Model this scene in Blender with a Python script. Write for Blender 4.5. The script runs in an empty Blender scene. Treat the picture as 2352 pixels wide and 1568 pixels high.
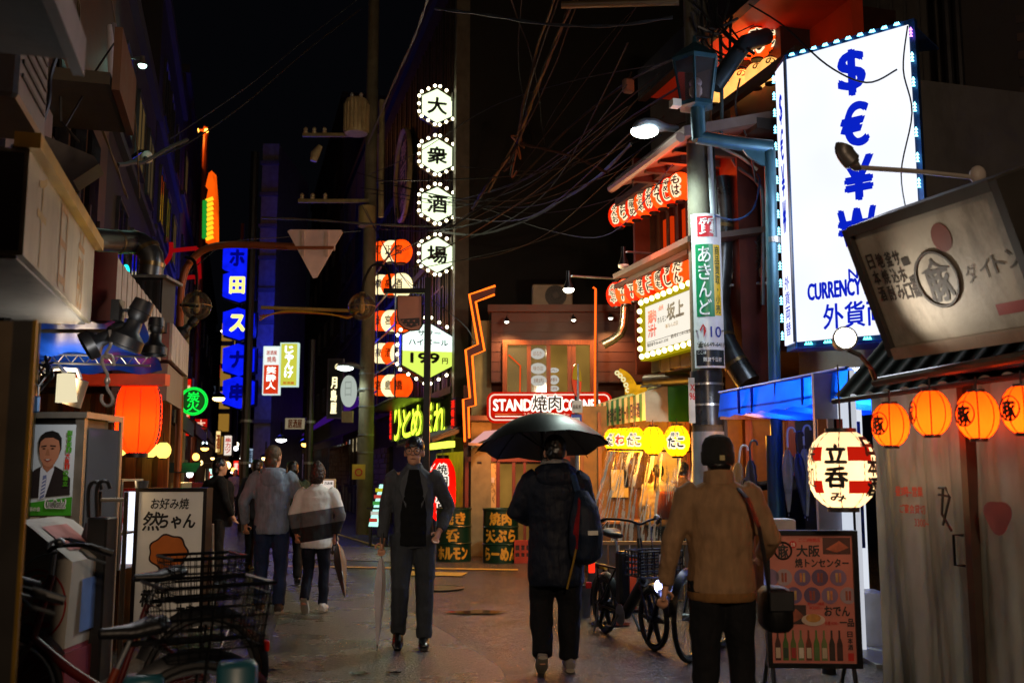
import bpy, bmesh, math, random
from mathutils import Vector, Matrix, noise as mnoise
random.seed(7)
SC = bpy.context.scene
COL = SC.collection
# ------------------------------------------------------------------ camera
PIX, CXD, CYD = 2287.0, 1176.0, 784.0      # 35 mm lens, in units of a 2352 px wide picture
PITCH = math.atan(296.0/2287.0)
CAMH = 1.45
cam_d = bpy.data.cameras.new('camera'); cam = bpy.data.objects.new('camera', cam_d); COL.objects.link(cam)
cam.location = (0, 0, CAMH); cam.rotation_euler = (math.pi/2+PITCH, 0, 0)
cam_d.lens = 35.0; cam_d.sensor_width = 36.0; cam_d.clip_start = 0.05; cam_d.clip_end = 600
cam_d.dof.use_dof = True; cam_d.dof.focus_distance = 10.0; cam_d.dof.aperture_fstop = 2.2
SC.camera = cam
# ------------------------------------------------------------------ night sky
W = bpy.data.worlds.new('World'); SC.world = W; W.use_nodes = True
bg = W.node_tree.nodes['Background']
bg.inputs[0].default_value = (0.50, 0.55, 0.80, 1); bg.inputs[1].default_value = 0.0022
SC.view_settings.view_transform = 'Standard'; SC.view_settings.look = 'None'
SC.view_settings.exposure = 0.0; SC.view_settings.gamma = 1.0
SC.view_settings.use_curve_mapping = False
SC.render.engine = 'CYCLES'
cy = SC.cycles
cy.use_denoising = True; cy.max_bounces = 7; cy.diffuse_bounces = 3; cy.glossy_bounces = 3
cy.transmission_bounces = 5; cy.transparent_max_bounces = 12; cy.sample_clamp_indirect = 2.5
cy.caustics_reflective = False; cy.caustics_refractive = False; cy.blur_glossy = 0.5
try: cy.use_light_tree = True
except Exception: pass
# ------------------------------------------------------------------ unprojection: picture point + distance -> place in the world
CP, SP = math.cos(PITCH), math.sin(PITCH)
def ray(px, py):
    u = (px-CXD)/PIX; v = (CYD-py)/PIX
    return Vector((u, CP-v*SP, SP+v*CP))
def P(px, py, d):
    r = ray(px, py); return Vector((r.x*d/r.y, d, CAMH+r.z*d/r.y))
def G(px, py, z=0.0):
    r = ray(px, py); t = (z-CAMH)/r.z
    return Vector((r.x*t, r.y*t, z))
def Z(py, d):
    return P(CXD, py, d).z
def XX(px, d, py=1080):
    return P(px, py, d).x
def OnV(px, py, o, k):
    """point on the vertical plane through (ox, oy) that runs along (k, 1)"""
    r = ray(px, py); m = r.x/r.y
    y = (o[0]-k*o[1])/(m-k); return Vector((m*y, y, CAMH+r.z*y/r.y))
KS = -0.2736                                  # the street runs along (KS, 1)
SDIR = Vector((KS, 1, 0)).normalized()
SRZ = math.atan2(SDIR.y, SDIR.x)
# ------------------------------------------------------------------ materials
def lin(h):
    if not isinstance(h, str): return tuple(h)[:3]
    h = h.lstrip('#'); o = []
    for i in (0, 2, 4):
        c = int(h[i:i+2], 16)/255.0
        o.append(c/12.92 if c <= .04045 else ((c+.055)/1.055)**2.4)
    return tuple(o)
MC = {}
def _new(key):
    m = bpy.data.materials.new('mat_%d' % len(MC)); m.use_nodes = True; MC[key] = m
    nt = m.node_tree; nt.nodes.clear()
    return m, nt, nt.nodes.new, nt.links.new
def pbr(col, rough=.6, metal=0, var=.18, scale=6, bump=0, bscale=40, spec=.5, stretch=None, trans=0, dirt=0, alpha=1, coat=0):
    col = lin(col); key = ('pbr', col, rough, metal, var, scale, bump, bscale, spec, stretch, trans, dirt, alpha, coat)
    if key in MC: return MC[key]
    m, nt, N, L = _new(key)
    out = N('ShaderNodeOutputMaterial'); b = N('ShaderNodeBsdfPrincipled'); L(b.outputs[0], out.inputs[0])
    b.inputs['Metallic'].default_value = metal; b.inputs['Specular IOR Level'].default_value = spec
    b.inputs['Coat Weight'].default_value = coat
    if alpha < 1: b.inputs['Alpha'].default_value = alpha
    if trans: b.inputs['Transmission Weight'].default_value = trans
    tc = N('ShaderNodeTexCoord'); src = tc.outputs['Object']
    if stretch:
        mp = N('ShaderNodeMapping'); mp.inputs['Scale'].default_value = stretch; L(src, mp.inputs[0]); src = mp.outputs[0]
    nz = N('ShaderNodeTexNoise'); nz.inputs['Scale'].default_value = scale; nz.inputs['Detail'].default_value = 5
    L(src, nz.inputs['Vector'])
    mr = N('ShaderNodeMapRange'); mr.inputs['From Min'].default_value = .3; mr.inputs['From Max'].default_value = .7
    mr.inputs['To Min'].default_value = 1-var; mr.inputs['To Max'].default_value = 1+var
    L(nz.outputs['Fac'], mr.inputs['Value'])
    mx = N('ShaderNodeMix'); mx.data_type = 'RGBA'; mx.blend_type = 'MULTIPLY'; mx.inputs[0].default_value = 1
    mx.inputs[6].default_value = (*col, 1); L(mr.outputs[0], mx.inputs[7])
    c = mx.outputs[2]
    if dirt:
        n2 = N('ShaderNodeTexNoise'); n2.inputs['Scale'].default_value = scale*.7; n2.inputs['Detail'].default_value = 8; n2.inputs['Roughness'].default_value = .7
        mp2 = N('ShaderNodeMapping'); mp2.inputs['Scale'].default_value = (1.6, 1.6, .45); L(tc.outputs['Object'], mp2.inputs[0]); L(mp2.outputs[0], n2.inputs['Vector'])
        r2 = N('ShaderNodeMapRange'); r2.inputs['From Min'].default_value = .5; r2.inputs['From Max'].default_value = .72; r2.inputs['To Max'].default_value = dirt
        L(n2.outputs['Fac'], r2.inputs['Value'])
        m2 = N('ShaderNodeMix'); m2.data_type = 'RGBA'; L(r2.outputs[0], m2.inputs[0]); L(c, m2.inputs[6]); m2.inputs[7].default_value = (col[0]*.22+.004, col[1]*.19+.003, col[2]*.15+.002, 1)
        c = m2.outputs[2]
    L(c, b.inputs['Base Color'])
    rr = N('ShaderNodeMapRange'); rr.inputs['To Min'].default_value = max(.03, rough-.12); rr.inputs['To Max'].default_value = min(1, rough+.12)
    L(nz.outputs['Fac'], rr.inputs['Value']); L(rr.outputs[0], b.inputs['Roughness'])
    if bump:
        nb = N('ShaderNodeTexNoise'); nb.inputs['Scale'].default_value = bscale; nb.inputs['Detail'].default_value = 4; L(src, nb.inputs['Vector'])
        bp = N('ShaderNodeBump'); bp.inputs['Strength'].default_value = bump; bp.inputs['Distance'].default_value = .02
        L(nb.outputs['Fac'], bp.inputs['Height']); L(bp.outputs[0], b.inputs['Normal'])
    return m
def em(col, s=1.0, sample=False, var=0, vscale=6):
    col = lin(col); key = ('em', col, s, sample, var, vscale)
    if key in MC: return MC[key]
    m, nt, N, L = _new(key)
    out = N('ShaderNodeOutputMaterial'); e = N('ShaderNodeEmission'); L(e.outputs[0], out.inputs[0])
    e.inputs[0].default_value = (*col, 1); e.inputs[1].default_value = s
    if var:
        tc = N('ShaderNodeTexCoord'); nz = N('ShaderNodeTexNoise'); nz.inputs['Scale'].default_value = vscale; L(tc.outputs['Object'], nz.inputs['Vector'])
        mr = N('ShaderNodeMapRange'); mr.inputs['From Min'].default_value = .3; mr.inputs['From Max'].default_value = .7
        mr.inputs['To Min'].default_value = s*(1-var); mr.inputs['To Max'].default_value = s*(1+var); L(nz.outputs['Fac'], mr.inputs['Value']); L(mr.outputs[0], e.inputs[1])
    try: m.cycles.emission_sampling = 'FRONT_BACK' if sample else 'NONE'
    except Exception: pass
    return m
def paper(col, s, tr=.8, sample=True):
    """lantern paper: glows by itself and lets the bulb inside shine through"""
    col = lin(col); key = ('paper', col, s, tr)
    if key in MC: return MC[key]
    m, nt, N, L = _new(key)
    out = N('ShaderNodeOutputMaterial'); e = N('ShaderNodeEmission'); t = N('ShaderNodeBsdfTranslucent'); d = N('ShaderNodeBsdfDiffuse')
    e.inputs[0].default_value = (*col, 1); e.inputs[1].default_value = s
    tc = N('ShaderNodeTexCoord'); nz = N('ShaderNodeTexNoise'); nz.inputs['Scale'].default_value = 5; nz.inputs['Detail'].default_value = 4; L(tc.outputs['Object'], nz.inputs['Vector'])
    mr = N('ShaderNodeMapRange'); mr.inputs['From Min'].default_value = .3; mr.inputs['From Max'].default_value = .7; mr.inputs['To Min'].default_value = s*.72; mr.inputs['To Max'].default_value = s*1.25
    L(nz.outputs['Fac'], mr.inputs['Value']); L(mr.outputs[0], e.inputs[1])
    t.inputs[0].default_value = tuple(min(1, c*.9+.02) for c in col)+(1,); d.inputs[0].default_value = tuple(c*.5+.02 for c in col)+(1,)
    mx = N('ShaderNodeMixShader'); mx.inputs[0].default_value = tr; L(d.outputs[0], mx.inputs[1]); L(t.outputs[0], mx.inputs[2])
    a = N('ShaderNodeAddShader'); L(e.outputs[0], a.inputs[0]); L(mx.outputs[0], a.inputs[1]); L(a.outputs[0], out.inputs[0])
    try: m.cycles.emission_sampling = 'FRONT_BACK' if sample else 'NONE'
    except Exception: pass
    return m
def glassy(col=(.9, .95, 1), alpha=.25, rough=.05, bump=0):
    """thin sheet: mostly see-through with a sheen"""
    key = ('glassy', col, alpha, rough, bump)
    if key in MC: return MC[key]
    m, nt, N, L = _new(key)
    out = N('ShaderNodeOutputMaterial'); t = N('ShaderNodeBsdfTransparent'); g = N('ShaderNodeBsdfPrincipled')
    t.inputs[0].default_value = (*col, 1); g.inputs['Base Color'].default_value = (*[c*.25 for c in col], 1); g.inputs['Roughness'].default_value = rough
    g.inputs['Specular IOR Level'].default_value = 1.0
    mx = N('ShaderNodeMixShader'); L(t.outputs[0], mx.inputs[1]); L(g.outputs[0], mx.inputs[2]); L(mx.outputs[0], out.inputs[0])
    fr = N('ShaderNodeFresnel'); fr.inputs[0].default_value = 1.5
    ma = N('ShaderNodeMath'); ma.operation = 'ADD'; ma.use_clamp = True; L(fr.outputs[0], ma.inputs[0]); ma.inputs[1].default_value = alpha; L(ma.outputs[0], mx.inputs[0])
    if bump:
        tc = N('ShaderNodeTexCoord'); nb = N('ShaderNodeTexNoise'); nb.inputs['Scale'].default_value = 9; nb.inputs['Detail'].default_value = 6
        L(tc.outputs['Object'], nb.inputs['Vector'])
        bp = N('ShaderNodeBump'); bp.inputs['Strength'].default_value = bump; bp.inputs['Distance'].default_value = .05; L(nb.outputs['Fac'], bp.inputs['Height']); L(bp.outputs[0], g.inputs['Normal']); L(bp.outputs[0], fr.inputs['Normal'])
    return m
# ------------------------------------------------------------------ frames and the mesh builder
class Fr:
    """local axes: x to the reader's right, y away from the reader, z up"""
    def __init__(s, o, X=(1, 0, 0), Y=None, Zv=(0, 0, 1)):
        s.o = Vector(o); s.X = Vector(X).normalized(); s.Z = Vector(Zv).normalized()
        s.Y = Vector(Y).normalized() if Y is not None else s.Z.cross(s.X).normalized()
    def pt(s, x, y, z): return s.o + s.X*x + s.Y*y + s.Z*z
def FrZ(o, rz): return Fr(o, (math.cos(rz), math.sin(rz), 0))
WORLD = Fr((0, 0, 0))
MATS = {}
GL = {}
def glyphs(body, bold=0.0, shear=0.0):
    k = (body, bold, shear)
    if k in GL: return GL[k]
    c = bpy.data.curves.new('tmp', 'FONT'); c.body = body; c.resolution_u = 3; c.offset = bold; c.shear = shear
    o = bpy.data.objects.new('tmp', c)
    m = bpy.data.meshes.new_from_object(o)
    v = [(a.co.x, a.co.y) for a in m.vertices]; f = [tuple(p.vertices) for p in m.polygons]
    bpy.data.objects.remove(o); bpy.data.curves.remove(c); bpy.data.meshes.remove(m)
    if v:
        x0 = min(a[0] for a in v); x1 = max(a[0] for a in v); y0 = min(a[1] for a in v); y1 = max(a[1] for a in v)
        w = max(1e-4, x1-x0); h = max(1e-4, y1-y0)
        v = [((a[0]-x0)/w-.5, (a[1]-y0)/h-.5) for a in v]
        GL[k] = (v, f, w, h)
    else: GL[k] = ([], [], 1, 1)
    return GL[k]
class MB:
    def __init__(s, fr=None): s.v = []; s.f = []; s.m = []; s.fr = fr or WORLD; s.cur = 0
    def mat(s, i): s.cur = i; return s
    def _a(s, vs, fs, raw=False):
        b = len(s.v)
        s.v += [Vector(p) if raw else s.fr.pt(*p) for p in vs]
        s.f += [tuple(b+i for i in f) for f in fs]; s.m += [s.cur]*len(fs); return s
    def box(s, x0, x1, y0, y1, z0, z1):
        return s._a([(x0, y0, z0), (x1, y0, z0), (x1, y1, z0), (x0, y1, z0), (x0, y0, z1), (x1, y0, z1), (x1, y1, z1), (x0, y1, z1)],
                    [(3, 2, 1, 0), (4, 5, 6, 7), (0, 1, 5, 4), (1, 2, 6, 5), (2, 3, 7, 6), (3, 0, 4, 7)])
    def bbox(s, x0, x1, y0, y1, z0, z1, b=.01):
        """box with chamfered vertical and top edges"""
        pr = [(x0+b, y0), (x1-b, y0), (x1, y0+b), (x1, y1-b), (x1-b, y1), (x0+b, y1), (x0, y1-b), (x0, y0+b)]
        cx, cy_ = (x0+x1)/2, (y0+y1)/2
        def ins(p): return (p[0]+(b if p[0] < cx else -b)*.7, p[1]+(b if p[1] < cy_ else -b)*.7)
        rings = [[(*ins(p), z0) for p in pr], [(*p, z0+b) for p in pr], [(*p, z1-b) for p in pr], [(*ins(p), z1) for p in pr]]
        vs = [p for r in rings for p in r]; fs = [tuple(range(7, -1, -1)), tuple(range(24, 32))]
        for k in range(3):
            for i in range(8): j = (i+1) % 8; fs.append((k*8+i, k*8+j, k*8+8+j, k*8+8+i))
        return s._a(vs, fs)
    def hexa(s, p):     # 8 world corners, bottom ring then top ring
        return s._a(p, [(3, 2, 1, 0), (4, 5, 6, 7), (0, 1, 5, 4), (1, 2, 6, 5), (2, 3, 7, 6), (3, 0, 4, 7)], True)
    def quad(s, a, b, c, d, raw=False): return s._a([a, b, c, d], [(0, 1, 2, 3)], raw)
    def prism(s, poly, y0, y1):
        n = len(poly); vs = [(x, y0, z) for x, z in poly]+[(x, y1, z) for x, z in poly]
        fs = [tuple(range(n)), tuple(range(2*n-1, n-1, -1))]+[((i+1) % n, i, n+i, n+(i+1) % n) for i in range(n)]
        return s._a(vs, fs)
    def tube(s, pts, r, n=8, caps=True, raw=False, flat=None):
        pts = [Vector(p) if raw else s.fr.pt(*p) for p in pts]; k = len(pts)
        rs = r if isinstance(r, (list, tuple)) else [r]*k
        up = None; vs = []
        for i in range(k):
            t = (pts[min(i+1, k-1)]-pts[max(i-1, 0)])
            if t.length < 1e-9: t = Vector((0, 0, 1))
            t.normalize()
            if up is None: up = Vector((0, 0, 1)) if abs(t.z) < .9 else Vector((0, 1, 0))
            a = up-t*up.dot(t)
            if a.length < 1e-6: a = t.orthogonal()
            a.normalize(); b = t.cross(a); up = a
            ri = rs[i]; ra, rb = ri if isinstance(ri, (list, tuple)) else (ri, ri)
            for j in range(n):
                th = 2*math.pi*j/n; vs.append(pts[i]+a*(math.cos(th)*ra)+b*(math.sin(th)*rb))
        fs = []
        for i in range(k-1):
            for j in range(n): q = (j+1) % n; fs.append((i*n+j, i*n+q, (i+1)*n+q, (i+1)*n+j))
        if caps: fs += [tuple(range(n-1, -1, -1)), tuple((k-1)*n+j for j in range(n))]
        return s._a(vs, fs, True)
    def cyl(s, a, b, r, r2=None, n=12, raw=False): return s.tube([a, b], [r, r if r2 is None else r2], n, True, raw)
    def lathe(s, prof, c=(0, 0, 0), n=16, caps=True, ph=0):
        vs = []; k = len(prof)
        for r, z in prof:
            for j in range(n):
                th = 2*math.pi*j/n+ph; vs.append((c[0]+r*math.cos(th), c[1]+r*math.sin(th), c[2]+z))
        fs = []
        for i in range(k-1):
            for j in range(n): q = (j+1) % n; fs.append((i*n+j, i*n+q, (i+1)*n+q, (i+1)*n+j))
        if caps: fs += [tuple(range(n-1, -1, -1)), tuple((k-1)*n+j for j in range(n))]
        return s._a(vs, fs)
    def ell(s, c, r, nu=14, nv=9):
        if not isinstance(r, (list, tuple)): r = (r, r, r)
        prof = []; vs = []
        for i in range(nv+1):
            a = -math.pi/2+math.pi*i/nv
            for j in range(nu):
                th = 2*math.pi*j/nu; q = max(.02, math.cos(a))
                vs.append((c[0]+r[0]*q*math.cos(th), c[1]+r[1]*q*math.sin(th), c[2]+r[2]*math.sin(a)))
        fs = [tuple(range(nu-1, -1, -1)), tuple(nv*nu+j for j in range(nu))]
        for i in range(nv):
            for j in range(nu): q = (j+1) % nu; fs.append((i*nu+j, i*nu+q, (i+1)*nu+q, (i+1)*nu+j))
        return s._a(vs, fs)
    def ring(s, c, R, r, n=24, m=6, ax='y', sx=1.0):
        pts = []
        for i in range(n+1):
            t = 2*math.pi*i/n
            if ax == 'y': pts.append((c[0]+R*sx*math.cos(t), c[1], c[2]+R*math.sin(t)))
            elif ax == 'z': pts.append((c[0]+R*sx*math.cos(t), c[1]+R*math.sin(t), c[2]))
            else: pts.append((c[0], c[1]+R*sx*math.cos(t), c[2]+R*math.sin(t)))
        return s.tube(pts, r, m, False)
    def disc(s, cx, cz, rx, rz, y, n=24, y1=None):
        poly = [(cx+rx*math.cos(2*math.pi*i/n), cz+rz*math.sin(2*math.pi*i/n)) for i in range(n)]
        return s.prism(poly, y, y1 if y1 is not None else y+.003)
    def grid(s, fn, nu, nv):
        """fn(u, v) in 0..1 -> local point"""
        vs = [fn(i/nu, j/nv) for j in range(nv+1) for i in range(nu+1)]
        fs = [(j*(nu+1)+i, j*(nu+1)+i+1, (j+1)*(nu+1)+i+1, (j+1)*(nu+1)+i) for j in range(nv) for i in range(nu)]
        return s._a(vs, fs)
    def text(s, body, cx, cz, w, h, y=-.004, bold=.02, map=None, shear=0, rot=0):
        """lettering stretched to fill the box w x h round (cx, cz), on the plane y"""
        base = 0.0; ex = bold if bold > .008 else 0
        v, f, tw, th = glyphs(body, base, shear)
        if not v: return s
        if w is None: w = h*tw/th
        if h is None: h = w*th/tw
        cr, sr = math.cos(rot), math.sin(rot)
        pts = [(a[0]*w, a[1]*h) for a in v]
        pts = [(cx+a*cr-b*sr, cz+a*sr+b*cr) for a, b in pts]
        sh = [(0, 0, 0)]
        if ex > .004:
            k = 8 if ex > .06 else 4; r = ex*h/max(.6, th)
            sh = [(r*math.cos(2*math.pi*i/k+.4), r*math.sin(2*math.pi*i/k+.4), i*.00025) for i in range(k)]+([(0, 0, k*.00025)] if k == 8 else [])
        for dx, dz, dy in sh:
            if map:
                q = [map(a+dx, b+dz) for a, b in pts]
                if dy: q = [(p[0]*(1+dy*.2), p[1]*(1+dy*.2), p[2]) for p in q]
                s._a(q, f)
            else: s._a([(a+dx, y-dy, b+dz) for a, b in pts], f)
        return s
    def vtext(s, body, cx, ztop, zbot, w, y=-.004, bold=.02, fill=.86, map=None, shear=0):
        n = len(body); st = (ztop-zbot)/n
        for i, ch in enumerate(body):
            if ch.strip():
                g = glyphs(ch, bold)
                fh = fill if ch not in 'ー一・' else .3
                if ch == 'ー': s.text('|', cx, ztop-st*(i+.5), w*.16, st*fill, y, bold, map)
                else: s.text(ch, cx, ztop-st*(i+.5), w if ch != '・' else w*.2, st*fh, y, bold, map, shear)
        return s
    def build(s, name, mats, parent=None, smooth=False, kind=None, mod=None):
        if not isinstance(mats, (list, tuple)): mats = [mats]
        M = MATS.get(parent.name) if parent else None
        if parent is None and s.v:
            xs = [p.x for p in s.v]; ys = [p.y for p in s.v]; zs = [p.z for p in s.v]
            M = Matrix.Translation(((min(xs)+max(xs))/2, (min(ys)+max(ys))/2, min(zs)))
        Mi = M.inverted() if M else Matrix()
        me = bpy.data.meshes.new(name); me.from_pydata([Mi @ p for p in s.v], [], s.f)
        for mm in mats: me.materials.append(mm)
        if len(mats) > 1: me.polygons.foreach_set('material_index', s.m)
        if smooth: me.polygons.foreach_set('use_smooth', [True]*len(me.polygons))
        me.update()
        o = bpy.data.objects.new(name, me); COL.objects.link(o)
        if parent: o.parent = parent
        else: o.matrix_basis = M
        MATS[o.name] = M
        if smooth and smooth != 'all':
            try: me.set_sharp_from_angle(angle=math.radians(smooth if smooth > 1 else 40))
            except Exception: pass
        if kind: o['kind'] = kind
        return o
def tag(o, label, cat, group=None):
    o['label'] = label; o['category'] = cat
    if group: o['group'] = group
    return o
def struct(o): o['kind'] = 'structure'; return o
def thing(name, label, cat, loc=(0, 0, 0), rz=0.0, group=None):
    o = bpy.data.objects.new(name, None); o.empty_display_size = .1; COL.objects.link(o)
    o.location = loc; o.rotation_euler = (0, 0, rz)
    MATS[o.name] = Matrix.Translation(Vector(loc)) @ Matrix.Rotation(rz, 4, 'Z')
    return tag(o, label, cat, group)
def kids(o): return [c for c in KID.get(o.name, [])]
def dup(root, loc, rz, label, group=None, scale=1.0):
    r = root.copy(); COL.objects.link(r); r.location = loc; r.rotation_euler = (0, 0, rz); r.scale = (scale,)*3
    r['label'] = label
    if group: r['group'] = group
    MATS[r.name] = Matrix.Translation(Vector(loc)) @ Matrix.Rotation(rz, 4, 'Z') @ Matrix.Scale(scale, 4)
    for ch in root.children:
        c = ch.copy(); COL.objects.link(c); c.parent = r
        for g in ch.children:
            d = g.copy(); COL.objects.link(d); d.parent = c
    return r
def lamp(name, loc, color, energy, kind='POINT', radius=.04, target=None, angle=90, blend=.6, parent=None):
    l = bpy.data.lights.new(name, kind); l.color = lin(color); l.energy = energy; l.shadow_soft_size = radius
    o = bpy.data.objects.new(name, l); COL.objects.link(o); o.location = loc
    if kind == 'SPOT':
        l.spot_size = math.radians(angle); l.spot_blend = blend
        o.rotation_euler = (Vector(target)-Vector(loc)).to_track_quat('-Z', 'Y').to_euler()
    if parent:
        M = MATS[parent.name]
        q = o.rotation_euler.to_matrix().to_4x4()
        o.parent = parent; o.matrix_basis = M.inverted() @ (Matrix.Translation(Vector(loc)) @ q)
    return o
# common materials
BLK = pbr('#101012', .45, var=.2)
BLKM = pbr('#16171a', .35, .6)
STEEL = pbr('#8b8f93', .35, .9, var=.15)
GALV = pbr('#7d8082', .5, .7, var=.25, scale=14)
WHT = pbr('#d5d2c8', .5, dirt=.35)
CABLE = pbr('#0c0c0d', .4, var=.1)
WOOD = pbr('#7a3f1c', .5, var=.35, scale=5, stretch=(14, 14, 1))
CONC = pbr('#8c887c', .8, var=.22, scale=5, bump=.25, bscale=60, dirt=.25)
RED = pbr('#a51712', .4)
INK = pbr('#0a0a0b', .6, var=0)
def tarp(col, tr=.5, rough=.35):
    """coated cloth that lets light through"""
    col = lin(col); key = ('tarp', col, tr, rough)
    if key in MC: return MC[key]
    m, nt, N, L = _new(key)
    out = N('ShaderNodeOutputMaterial'); b = N('ShaderNodeBsdfPrincipled'); t = N('ShaderNodeBsdfTranslucent'); mx = N('ShaderNodeMixShader')
    mx.inputs[0].default_value = tr; L(b.outputs[0], mx.inputs[1]); L(t.outputs[0], mx.inputs[2]); L(mx.outputs[0], out.inputs[0])
    tc = N('ShaderNodeTexCoord'); nz = N('ShaderNodeTexNoise'); nz.inputs['Scale'].default_value = 4; nz.inputs['Detail'].default_value = 6; L(tc.outputs['Object'], nz.inputs[0])
    cr = N('ShaderNodeValToRGB'); cr.color_ramp.elements[0].position = .3; cr.color_ramp.elements[0].color = tuple(c*.7 for c in col)+(1,); cr.color_ramp.elements[1].position = .7; cr.color_ramp.elements[1].color = tuple(min(1, c*1.15) for c in col)+(1,)
    L(nz.outputs[0], cr.inputs[0]); L(cr.outputs[0], b.inputs[0]); L(cr.outputs[0], t.inputs[0]); b.inputs['Roughness'].default_value = rough
    return m
class Q:
    """Q(frame, name, material, parent).box(...) : one shape, built at once as one part"""
    def __init__(s, fr, name, mats, par=None, *a): s.fr, s.n, s.mt, s.p, s.a = fr, name, mats, par, a
    def __getattr__(s, meth):
        def go(*a, **k): m = MB(s.fr); getattr(m, meth)(*a, **k); return m.build(s.n, s.mt, s.p, *s.a)
        return go
def curve(pts, n=6):
    pts = [Vector(p) for p in pts]; out = []
    for i in range(len(pts)-1):
        p0 = pts[max(i-1, 0)]; p1 = pts[i]; p2 = pts[i+1]; p3 = pts[min(i+2, len(pts)-1)]
        for k in range(n):
            u = k/n; out.append(.5*((2*p1)+(-p0+p2)*u+(2*p0-5*p1+4*p2-p3)*u*u+(-p0+3*p1-3*p2+p3)*u**3))
    return out+[pts[-1]]
# ------------------------------------------------------------------ paper lanterns
def lantern_prof(w, h, kind):
    n = {'barrel': 22, 'round': 16, 'small': 9}[kind]; out = []
    for i in range(n+1):
        a = -1+2*i/n
        if kind == 'barrel': r = w/2*(1-abs(a)**3.6*.52)
        else: r = w/2*math.sqrt(max(0, 1-(a*.9)**2))*1.0
        out.append((r*(1 if i % 2 else .972), a*h/2))
    return out
def lan_map(w, h, kind, phi0, eps=.006):
    """wrap flat lettering (x across, z up) round the lantern, centred on azimuth phi0 (-90 deg faces the reader)"""
    def f(x, z):
        a = max(-.97, min(.97, 2*z/h))
        r = w/2*(1-abs(a)**3.6*.52) if kind == 'barrel' else w/2*math.sqrt(max(0, 1-(a*.9)**2))
        th = phi0+x/(w/2); r += eps
        return (r*math.cos(th), r*math.sin(th), z)
    return f
def lantern(name, label, loc, w, h, paper_mat, letters=(), rz=0.0, kind='round', group=None, cap=.36, cord=.12, bulb=None, meridians=8, nseg=24, capmat=None, cat='lantern'):
    """letters: (body, azimuth deg, z centre / h, width / w, height / h, material, vertical, bold)"""
    t = thing(name, label, cat, loc, rz, group)
    fr = FrZ(loc, rz)
    pp = Q(fr, 'paper', paper_mat, t, 60).lathe(lantern_prof(w, h, kind), n=nseg, caps=False)
    rt = lantern_prof(w, h, kind)[0][0]
    for s_, nm in ((1, 'top_cap'), (-1, 'bottom_cap')):
        m = MB(fr); z0 = s_*h/2; m.lathe([(rt*.99, min(z0, z0+s_*h*.055)-.004), (rt*.99, max(z0, z0+s_*h*.055)), (rt*.8, max(z0, z0+s_*h*.055))], n=nseg); m.build(nm, capmat or BLK, t, 40)
    Q(fr, 'cord', CABLE, t).tube([(0, 0, h/2+h*.05), (0, 0, h/2+h*.05+cord)], .006, 5)
    if meridians:
        for k in range(meridians):
            if nseg < 16: break
            th = 2*math.pi*(k+.5)/meridians; m = MB(fr); m.tube([((r+.001)*math.cos(th), (r+.001)*math.sin(th), z) for r, z in lantern_prof(w, h, kind)[::2]], .0035 if w < .6 else .005, 4, False)
            m.build('seam', MERI, t)
    by = {}
    for L_ in letters:
        body, az, zc, lw, lh, mt = L_[:6]; vert = len(L_) > 6 and L_[6]; bold = L_[7] if len(L_) > 7 else .04
        lay = L_[8] if len(L_) > 8 else 0
        mp = lan_map(w, h, kind, math.radians(az), .004+.004*lay)
        m = by.setdefault((id(mt), lay), (MB(fr), mt))[0]
        if vert: m.vtext(body, 0, zc*h+lh*h/2, zc*h-lh*h/2, lw*w, 0, bold, .9, mp)
        else: m.text(body, 0, zc*h, lw*w, lh*h, 0, bold, mp)
    for m, mt in by.values(): m.build('lettering', mt, pp if False else t)
    if bulb: lamp('bulb_light', Vector(loc)+Vector((0, 0, -h*.12)), bulb[0], bulb[1], 'POINT', .05, parent=t)
    return t
MERI = pbr('#7a2408', .6)
CAMV = Vector((0, 0, CAMH))
def onF(px, py, fr, off=0.0):
    """picture point -> (x, z) on the plane y = off of a frame"""
    r = ray(px, py); t = (fr.o+fr.Y*off-CAMV).dot(fr.Y)/r.dot(fr.Y)
    q = CAMV+r*t-fr.o
    return q.dot(fr.X), q.dot(fr.Z)
def front(d): return Fr((0, d, 0))            # a plane facing the camera d metres away; x, z are world
LF = Fr((-.985, 0, 0), SDIR)                  # left side of the lane (awning fronts)
RF = Fr((-1.1, 20, 0), -SDIR)                 # right side of the lane beyond the crossing
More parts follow.
